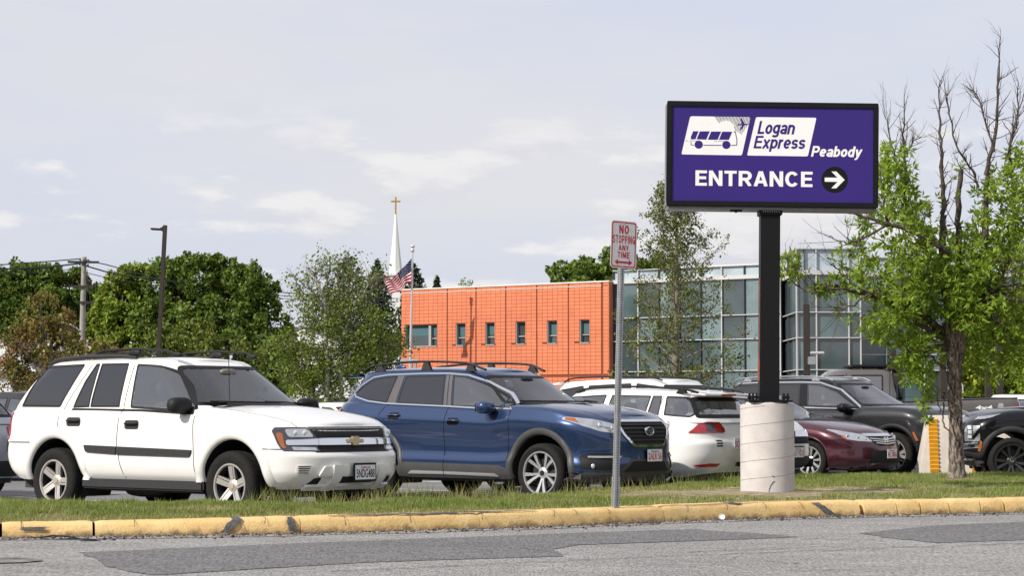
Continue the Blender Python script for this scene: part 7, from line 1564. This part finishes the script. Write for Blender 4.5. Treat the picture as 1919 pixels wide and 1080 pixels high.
# drawing coordinates: (X, Y) of an enlarged view of the face
def su(X, Y): Y2 = Y - .0165 * (X - 115); return lx - SW / 2 + (X - 115) / 1713 * SW, lz + SH / 2 - (Y2 - 58) / 847 * SH
def flat(name, polys, mat, d, parent=None):
    b_ = MB()
    for p in polys: b_.add([(su(X, Y)[0], -d, su(X, Y)[1]) for X, Y in p], [tuple(range(len(p)))])
    o = b_.build(name, mat, parent or sg_, doubles=False); return o
bus = flat('logo_panel', [rpoly([(300, 182), (790, 190), (722, 502), (230, 492)], 14)], M['sign_white'], .1875)
flat('logo_panel', [rpoly([(835, 191), (1327, 198), (1258, 512), (764, 503)], 14)], M['sign_white'], .1875)
k = 4.361 / 8.723
bz = lambda pts: [(X * k, 87.2 + Y * k) for X, Y in pts]
cir = lambda cx, cy, rx, ry, n=32: [(cx + rx * math.cos(2 * math.pi * i / n), cy + ry * math.sin(2 * math.pi * i / n)) for i in range(n)]
def stroke(pts, w):
    out = []
    for a, b_ in zip(pts, pts[1:]):
        d = Vector((b_[0] - a[0], b_[1] - a[1])).normalized() * w / 2; out.append([(a[0] - d.y - d.x * .5, a[1] + d.x - d.y * .5), (b_[0] - d.y + d.x * .5, b_[1] + d.x + d.y * .5), (b_[0] + d.y + d.x * .5, b_[1] - d.x + d.y * .5), (a[0] + d.y - d.x * .5, a[1] - d.x - d.y * .5)])
    return out
polys = [[(648, 434), (735, 434), (685, 565), (612, 565), (612, 525)], [(757, 436), (918, 436), (862, 570), (705, 566)], [(942, 440), (1104, 440), (1046, 574), (888, 572)], [(1122, 442), (1284, 444), (1230, 576), (1070, 574)]]
dk = flat('bus_pictogram', [bz(p) for p in polys] + [bz(cir(740, 652, 68, 66)), bz(cir(1190, 658, 68, 66))] + [bz(q) for s_, w in (([(1310, 448), (1335, 450), (1362, 580), (1358, 662), (1270, 668)], 12), ([(820, 662), (1108, 666)], 12), ([(614, 606), (616, 655), (662, 662)], 10), ([(525, 589), (572, 589)], 5), ([(596, 589), (720, 592)], 5), ([(988, 598), (1032, 598)], 5), ([(1050, 597), (1160, 600)], 5)) for q in stroke(s_, w)], M['sign_purple'], .189, bus)
low = lambda x: float(np.interp(x, [985, 1090, 1110, 1180, 1260, 1330, 1370, 1400, 1500, 1560], [200, 310, 285, 262, 275, 330, 440, 440, 490, 330]))
hat = []
for i in range(25):
    X = 1000 + i * 23.5; yl = low(X); sh = (yl - 196) * .22; hat.append(bz([(X, 196), (X + 10, 196), (X + 10 - sh, yl), (X + 3 - sh, yl)]))
flat('hatching', hat, M['ink_navy'], .1888, bus)
pl = [[(1360, 300), (1378, 318), (1400, 322), (1440, 316), (1412, 228), (1430, 226), (1486, 316), (1535, 318), (1552, 325), (1535, 333), (1484, 334), (1424, 420), (1410, 418), (1440, 334), (1398, 336), (1378, 344), (1362, 352), (1374, 326)]]
flat('aeroplane_pictogram', [bz(p) for p in pl], M['sign_purple'], .190, bus)
# heavy grotesque lettering drawn with even strokes (cap height 1)
def arcp(cx, cy, rx, ry, a0, a1, n=18): return [(cx + rx * math.cos(R(a0 + (a1 - a0) * k / n)), cy + ry * math.sin(R(a0 + (a1 - a0) * k / n))) for k in range(n + 1)]
def glyph(c, w, X=.74):
    s = w / 2
    if c.islower():
        W = {'s': .50, 'r': .36, 'e': .53, 'a': .53, 'x': .54, 'y': .56}.get(c, .54); rx, ry = W / 2 - s, X / 2 - s
        o = arcp(W / 2, X / 2, rx, ry, 0, 360, 28)
        if c == 'o': g = [o]
        elif c == 'g': g = [arcp(W / 2, X / 2 + .02, rx, ry - .02, 0, 360, 28), [(W - s, X), (W - s, -.04)] + arcp(W / 2, -.05, rx, .2 - s, 0, -165)]
        elif c == 'a': g = [arcp(W / 2 - .0, .22, rx, .22 - s, 0, 360, 24), [(W - s, 0), (W - s, X * .68)] + arcp(W / 2, X * .68, rx, X * .32 - s, 0, 165)]
        elif c == 'n': g = [[(s, 0), (s, X)], [(s, X * .6)] + arcp(W / 2, X * .62, rx, X * .38 - s, 180, 0) + [(W - s, 0)]]
        elif c == 'r': g = [[(s, 0), (s, X)], arcp(W - s * .2, X * .56, W - s * 1.2, X * .44 - s, 180, 95)]
        elif c == 'x': g = [[(s * .9, 0), (W - s * .9, X)], [(s * .9, X), (W - s * .9, 0)]]
        elif c == 'p': g = [[(s, -.24), (s, X)], o]
        elif c == 'b': g = [[(s, 0), (s, 1)], o]
        elif c == 'd': g = [[(W - s, 0), (W - s, 1)], o]
        elif c == 'e': g = [arcp(W / 2, X / 2, rx, ry, 0, 318, 26), [(s, X / 2 - .01), (W - s, X / 2 - .01)]]
        elif c == 's': q = (X - 2 * s) / 4; g = [arcp(W / 2, X - s - q, rx, q, 20, 262, 14) + arcp(W / 2, s + q, rx, q, 82, -160, 14)]
        elif c == 'y': g = [[(s * .9, X), (W / 2, .02)], [(W - s * .9, X), (W / 2 - .04, -.10), (W / 2 - .10, -.20), (.06, -.22)]]
        return g, W
    W = {'L': .52, 'E': .58, 'T': .62, 'A': .70, 'N': .68, 'C': .70, 'R': .66, 'P': .62, 'O': .70, 'G': .70, 'S': .62, 'I': w, 'M': .80, 'Y': .66, ' ': .3}[c]
    if c == 'L': g = [[(s, 1), (s, 0)], [(0, s), (W, s)]]
    elif c == 'E': g = [[(s, 1), (s, 0)], [(0, s), (W, s)], [(0, 1 - s), (W, 1 - s)], [(0, .52), (W * .93, .52)]]
    elif c == 'T': g = [[(W / 2, 0), (W / 2, 1)], [(0, 1 - s), (W, 1 - s)]]
    elif c == 'I': g = [[(s, 0), (s, 1)]]
    elif c == 'N': g = [[(s, 0), (s, 1)], [(W - s, 0), (W - s, 1)], [(s * 1.1, 1 - s * .2), (W - s * 1.1, s * .2)]]
    elif c == 'M': g = [[(s, 0), (s, 1)], [(W - s, 0), (W - s, 1)], [(s * 1.2, 1 - s * .3), (W / 2, .1)], [(W - s * 1.2, 1 - s * .3), (W / 2, .1)]]
    elif c == 'A': g = [[(s * .9, 0), (W / 2 - s * .15, 1)], [(W - s * .9, 0), (W / 2 + s * .15, 1)], [(W * .2, .30), (W * .8, .30)]]
    elif c == 'Y': g = [[(s * .9, 1), (W / 2, .42)], [(W - s * .9, 1), (W / 2, .42)], [(W / 2, .48), (W / 2, 0)]]
    elif c in 'PR':
        b0 = .46; rb = (1 - b0) / 2 - s * .5
        g = [[(s, 0), (s, 1)], [(s, 1 - s), (W * .55, 1 - s)] + arcp(W * .58, (1 - s + b0) / 2, W * .42 - s, (1 - s - b0) / 2, 90, -90, 12) + [(s, b0)]]
        if c == 'R': g.append([(W * .52, b0), (W - s * .9, 0)])
    elif c == 'O': g = [arcp(W / 2, .5, W / 2 - s, .5 - s, 0, 360, 30)]
    elif c == 'C': g = [arcp(W / 2, .5, W / 2 - s, .5 - s, 38, 322, 26)]
    elif c == 'G': g = [arcp(W / 2, .5, W / 2 - s, .5 - s, 40, 350, 26), [(W / 2, .45), (W, .45)], [(W - s, .05), (W - s, .5)]]
    elif c == 'S': q = (1 - 2 * s) / 4; g = [arcp(W / 2, 1 - s - q, W / 2 - s, q, 20, 262, 14) + arcp(W / 2, s + q, W / 2 - s, q, 82, -160, 14)]
    else: g = []
    return g, W
def letters(t, x0, x1, zb, cap, w=.19, shear=0.0, gap=.06):
    V = []; F = []; pen = 0.0; k = 0
    for ch in t:
        g, W = glyph(ch, w)
        for P in g:
            P = [Vector(p) for p in P]; P = [p for i, p in enumerate(P) if i == 0 or (p - P[i - 1]).length > 1e-4]; n = len(P); closed = n > 3 and (P[0] - P[-1]).length < 1e-3; b0 = len(V)
            for i in range(n):
                a = P[i - 1] if i > 0 else (P[-2] if closed else P[0]); c = P[i + 1] if i < n - 1 else (P[1] if closed else P[-1])
                d = (c - a).normalized(); e1 = (P[i] - a).normalized() if (P[i] - a).length > 1e-6 else d; m = 1 / max(.6, e1.dot(d)); nn = Vector((-d.y, d.x)) * w / 2 * m
                lo, hi = (0, 1) if ch.isupper() else (-.26, .74) if ch in 'xy' else (-.26, 1.0)
                V += [(pen + P[i].x + nn.x, min(hi, max(lo, P[i].y + nn.y)), k), (pen + P[i].x - nn.x, min(hi, max(lo, P[i].y - nn.y)), k)]
            F += [(b0 + 2*i, b0 + 2*i + 1, b0 + 2*i + 3, b0 + 2*i + 2) for i in range(n - 1)]; k += 1
        pen += W + gap
    pen -= gap; sx = (x1 - x0 - abs(shear) * cap) / pen
    return [(x0 + v[0] * sx + shear * v[1] * cap, zb + v[1] * cap, v[2] * .00006) for v in V], F
def words(name, t, X0, X1, Yt, Yb, mat, d, shear=0.0, w=.19, gap=.06):
    # cap top Yt and baseline Yb measured at X0
    a = su(X0, Yb); b_ = su(X1, Yb + .0165 * (X1 - X0)); V, F = letters(t, a[0], b_[0], a[1], su(X0, Yt)[1] - a[1], w, shear, gap)
    return link(name, mesh_np2(name, [(x, -d - k, z) for x, z, k in V], F, mat), sg_)
words('lettering', 'Logan', 845, 1164, 222, 328, M['sign_purple'], .189, .21, .175, .05)
words('lettering', 'Express', 815, 1250, 342, 445, M['sign_purple'], .189, .21, .165, .05)
words('lettering', 'Peabody', 1283, 1708, 427, 514, M['sign_white'], .189, .21, .185, .05)
words('lettering', 'ENTRANCE', 346, 1297, 622, 746, M['sign_white'], .189, 0, .185, .10)
flat('arrow_disc', [cir(1477, 703, 107, 106, 48)], M['sign_black'], .1875)
flat('arrow', [[(1396, 685), (1500, 686), (1450, 636), (1490, 636), (1558, 704), (1490, 772), (1450, 772), (1500, 720), (1396, 718)]], M['sign_white'], .190)
# pole, collar, footing
pw = .112
MB().box(-pw, pw, -.10, .12, 1.28, lz - SH / 2 - .035).build('pole', M['black_metal'], sg_, bevel=.008)
cb = MB().box(-pw - .02, pw + .02, -.13, .15, lz - SH / 2 - .09, lz - SH / 2 - .036); cb.build('collar', M['black_metal'], sg_, bevel=.006)
b_ = MB()
for i in range(8): b_.ellip((-.09 + i * .026, -.132, lz - SH / 2 - .05), (.006, .004, .006), 1, 8, 6)
b_.build('rivet', M['alu'], sg_)['kind'] = 'stuff'
MB().box(-pw - .012, -pw + .002, -.07, .05, 1.50, 1.78).box(-pw - .006, -pw + .002, -.03, .02, 1.78, 2.7).build('cover_plate', M['rust'], sg_, bevel=.003)
MB().box(-.25, .25, -.23, .25, 1.262, 1.285).build('base_plate', M['black_metal'], sg_, bevel=.004)
for x, y in ((-.20, -.17), (.20, -.17), (-.20, .19), (.20, .19), (-.14, .0), (.15, -.19)):
    MB().lathe([(.001, 1.365), (.013, 1.362), (.013, 1.285)], 8).lathe([(.001, 1.33), (.024, 1.33), (.024, 1.30), (.001, 1.30)], 6).build('anchor_bolt', M['black_metal'], sg_, loc=(x, y, 0))
ft = thing('sign_footing', 'pale round concrete footing with spiral form marks under the purple sign', 'footing', (2.957, SY + .19, 0))
M['conc_pale'] = pm('conc_pale', (.50, .465, .45), .85, var=.10, vscale=3.5, bump=.05, bscale=50, col2=(.60, .57, .555), detail=8)
FR = .312; b_ = MB(); rings = 46; n = 72; V = []; F = []
for i in range(rings + 1):
    z = .17 + (1.232 - .17) * i / rings
    for k_ in range(n):
        a = 2 * math.pi * k_ / n; ph = (z - .168 * (a / (2 * math.pi)) * -1) ; s_ = ((z - .215 * (a / (2 * math.pi))) / .215) % 1.0
        r = FR + mnoise.noise((math.cos(a) * 2, math.sin(a) * 2, z * 3)) * .0015; top = z
        if i == rings: top += .012 * mnoise.noise((math.cos(a) * 3, math.sin(a) * 3, 1.5)) - (.018 if .1 < a < .5 else 0)
        V.append((r * math.cos(a), r * math.sin(a), top))
for i in range(rings): F += [(i*n+k_, i*n+(k_+1) % n, (i+1)*n+(k_+1) % n, (i+1)*n+k_) for k_ in range(n)]
F.append(tuple(range(rings * n, rings * n + n)))
MB().add(V, F).build('shaft', M['conc_pale'], ft, smooth=35)
b_ = MB(); pts = []
for i in range(5 * 60):
    a = 2 * math.pi * i / 60 - math.pi * .5; z = .20 + .205 * i / 60
    if z < 1.22: pts.append(((FR + .0022) * math.cos(a), (FR + .0022) * math.sin(a), z))
V = []; F = []
for p in pts: V += [(p[0], p[1], p[2] - .0019), (p[0] * 1.003, p[1] * 1.003, p[2]), (p[0], p[1], p[2] + .0019)]
for i in range(len(pts) - 1): F += [(3*i, 3*i+3, 3*i+4, 3*i+1), (3*i+1, 3*i+4, 3*i+5, 3*i+2)]
M['seam_grey'] = pm('seam_grey', (.20, .185, .175), .9, var=.4, vscale=20)
MB().add(V, F).build('spiral_seam', M['seam_grey'], ft, doubles=False)
MB().lathe([(.001, 1.262), (.235, 1.262), (.245, 1.255), (.25, 1.225)], 40, rmod=lambda k_, r: 1 + .03 * mnoise.noise((k_ * .7, 0, 0))).build('grout_cap', M['conc_pale'], ft, smooth=40)
cr = MB()
for (a0, z0, a1, z1) in ((-1.45, .36, -1.60, .30), (-1.60, .30, -1.66, .24), (-1.5, .42, -1.44, .40)):
    P_ = [((FR + .004) * math.cos(a0 + (a1 - a0) * t / 6 + random.uniform(-.02, .02)), (FR + .004) * math.sin(a0 + (a1 - a0) * t / 6), z0 + (z1 - z0) * t / 6 + random.uniform(-.005, .005)) for t in range(7)]
    cr.tube(P_, .0028, 4)
cr.build('crack', M['dark_hole'], ft)
# ------------------------------------------------------------------ parking sign
ps = thing('parking_sign', 'small white NO STOPPING ANY TIME sign with red border on a perforated steel post', 'sign', (1.005, 20.86, .22), R(32)); 
ps.rotation_euler = (0, R(1.9), R(32)); PH = 2.86
MB().box(-.026, .026, -.026, .026, -.1, 2.60).build('post', M['galv'], ps, bevel=.005)
MB().box(-.031, .031, -.031, .031, -.1, .30).build('anchor_sleeve', M['galv'], ps, bevel=.004)
h_ = MB()
for i in range(100):
    z = .02 + i * .0254
    if z > 2.58: break
    o_ = .0318 if z < .30 else .0268
    h_.add([(.0075 * math.cos(t), -o_, z + .0075 * math.sin(t)) for t in (k_ * math.pi / 3 for k_ in range(6))], [tuple(range(6))]); h_.add([(-o_, .0075 * math.cos(t), z + .0075 * math.sin(t)) for t in (k_ * math.pi / 3 for k_ in range(6))], [tuple(range(6))])
h_.build('punched_hole', M['dark_hole'], ps, doubles=False)['kind'] = 'stuff'
w2, z0, z1 = .154, 2.335, 2.802
pnl = rpoly([(-w2, z0), (w2, z0), (w2, z1), (-w2, z1)], .038, 6)
MB().prism(pnl, -.036, -.033, lambda u, v, d: (u, d, v)).build('sign_panel', M['sign_reflect'], ps)
def rim(inset, w_, r):
    a = rpoly([(-w2 + inset, z0 + inset), (w2 - inset, z0 + inset), (w2 - inset, z1 - inset), (-w2 + inset, z1 - inset)], r, 6); i2 = inset + w_
    b2 = rpoly([(-w2 + i2, z0 + i2), (w2 - i2, z0 + i2), (w2 - i2, z1 - i2), (-w2 + i2, z1 - i2)], r - w_ * .6, 6); n_ = len(a)
    return MB().add([(u, -.0375, v) for u, v in a] + [(u, -.0375, v) for u, v in b2], [(i, (i + 1) % n_, n_ + (i + 1) % n_, n_ + i) for i in range(n_)])
rim(.010, .012, .030).build('border', M['sign_red'], ps)
def pt(t, u0, u1, v0, v1, w=.18):
    V, F = letters(t, u0, u1, v0, v1 - v0, w, 0, .16); link('lettering', mesh_np2('lettering', [(x, -.0376 - k, z) for x, z, k in V], F, M['sign_red']), ps)
pt('NO', -.058, .058, 2.675, 2.760, .20); pt('STOPPING', -.132, .132, 2.580, 2.660, .17); pt('ANY', -.060, .060, 2.508, 2.564, .19); pt('TIME', -.072, .072, 2.436, 2.496, .19)
MB().add([(u, -.0376, v) for u, v in ((-.105, 2.394), (-.065, 2.424), (-.065, 2.404), (.065, 2.404), (.065, 2.424), (.105, 2.394), (.065, 2.364), (.065, 2.384), (-.065, 2.384), (-.065, 2.364))], [(0, 1, 2, 7 + 1, 9), (2, 3, 7, 8), (3, 4, 5, 6, 7)]).build('arrow', M['sign_red'], ps, doubles=False)
for z in (2.775, 2.358): MB().ellip((0, -.038, z), (.009, .005, .009)).build('bolt', M['galv'], ps, smooth=60)
# ------------------------------------------------------------------ concrete barriers with ribbed yellow markers
M['yellow_plastic'] = pm('yellow_plastic', (.68, .36, .025), .5, var=.08)
M['barrier_conc'] = pm('barrier_conc', (.55, .50, .44), .85, var=.10, vscale=3, bump=.2)
br = thing('concrete_barrier', 'pale tapered concrete barrier with two ribbed yellow strips behind the ash tree', 'barrier', (7.75, 36.55, 0), R(-4))
H = 1.09
b_ = MB(); L0, L1 = -.86, .95; b_.add([(L0, -.34, 0), (L1, -.34, 0), (L1, .34, 0), (L0, .34, 0), (L0 + .03, -.32, .10), (L1 - .03, -.32, .10), (L1 - .03, .32, .10), (L0 + .03, .32, .10), (L0 + .20, -.11, H), (L1 - .16, -.11, H), (L1 - .16, .11, H), (L0 + .20, .11, H)], [(3, 2, 1, 0), (0, 1, 5, 4), (1, 2, 6, 5), (2, 3, 7, 6), (3, 0, 4, 7), (4, 5, 9, 8), (5, 6, 10, 9), (6, 7, 11, 10), (7, 4, 8, 11), (8, 9, 10, 11)]); b_.build('block', M['barrier_conc'], br, bevel=.02)
for xc in (-.57, .13):
    m = MB(); nR = 13
    for i in range(nR):
        za, zb_ = .12 + i * .070, .12 + (i + 1) * .070; ya, yb = -.315 + .205 * (za - .10) / (H - .10), -.315 + .205 * (zb_ - .10) / (H - .10)
        m.add([(xc - .075, ya - .012, za), (xc + .075, ya - .012, za), (xc + .075, yb - .050, zb_ - .012), (xc - .075, yb - .050, zb_ - .012), (xc + .075, yb - .010, zb_), (xc - .075, yb - .010, zb_)], [(0, 1, 2, 3), (3, 2, 4, 5), (0, 3, 5), (1, 4, 2)])
    m.build('ribbed_marker', M['yellow_plastic'], br)
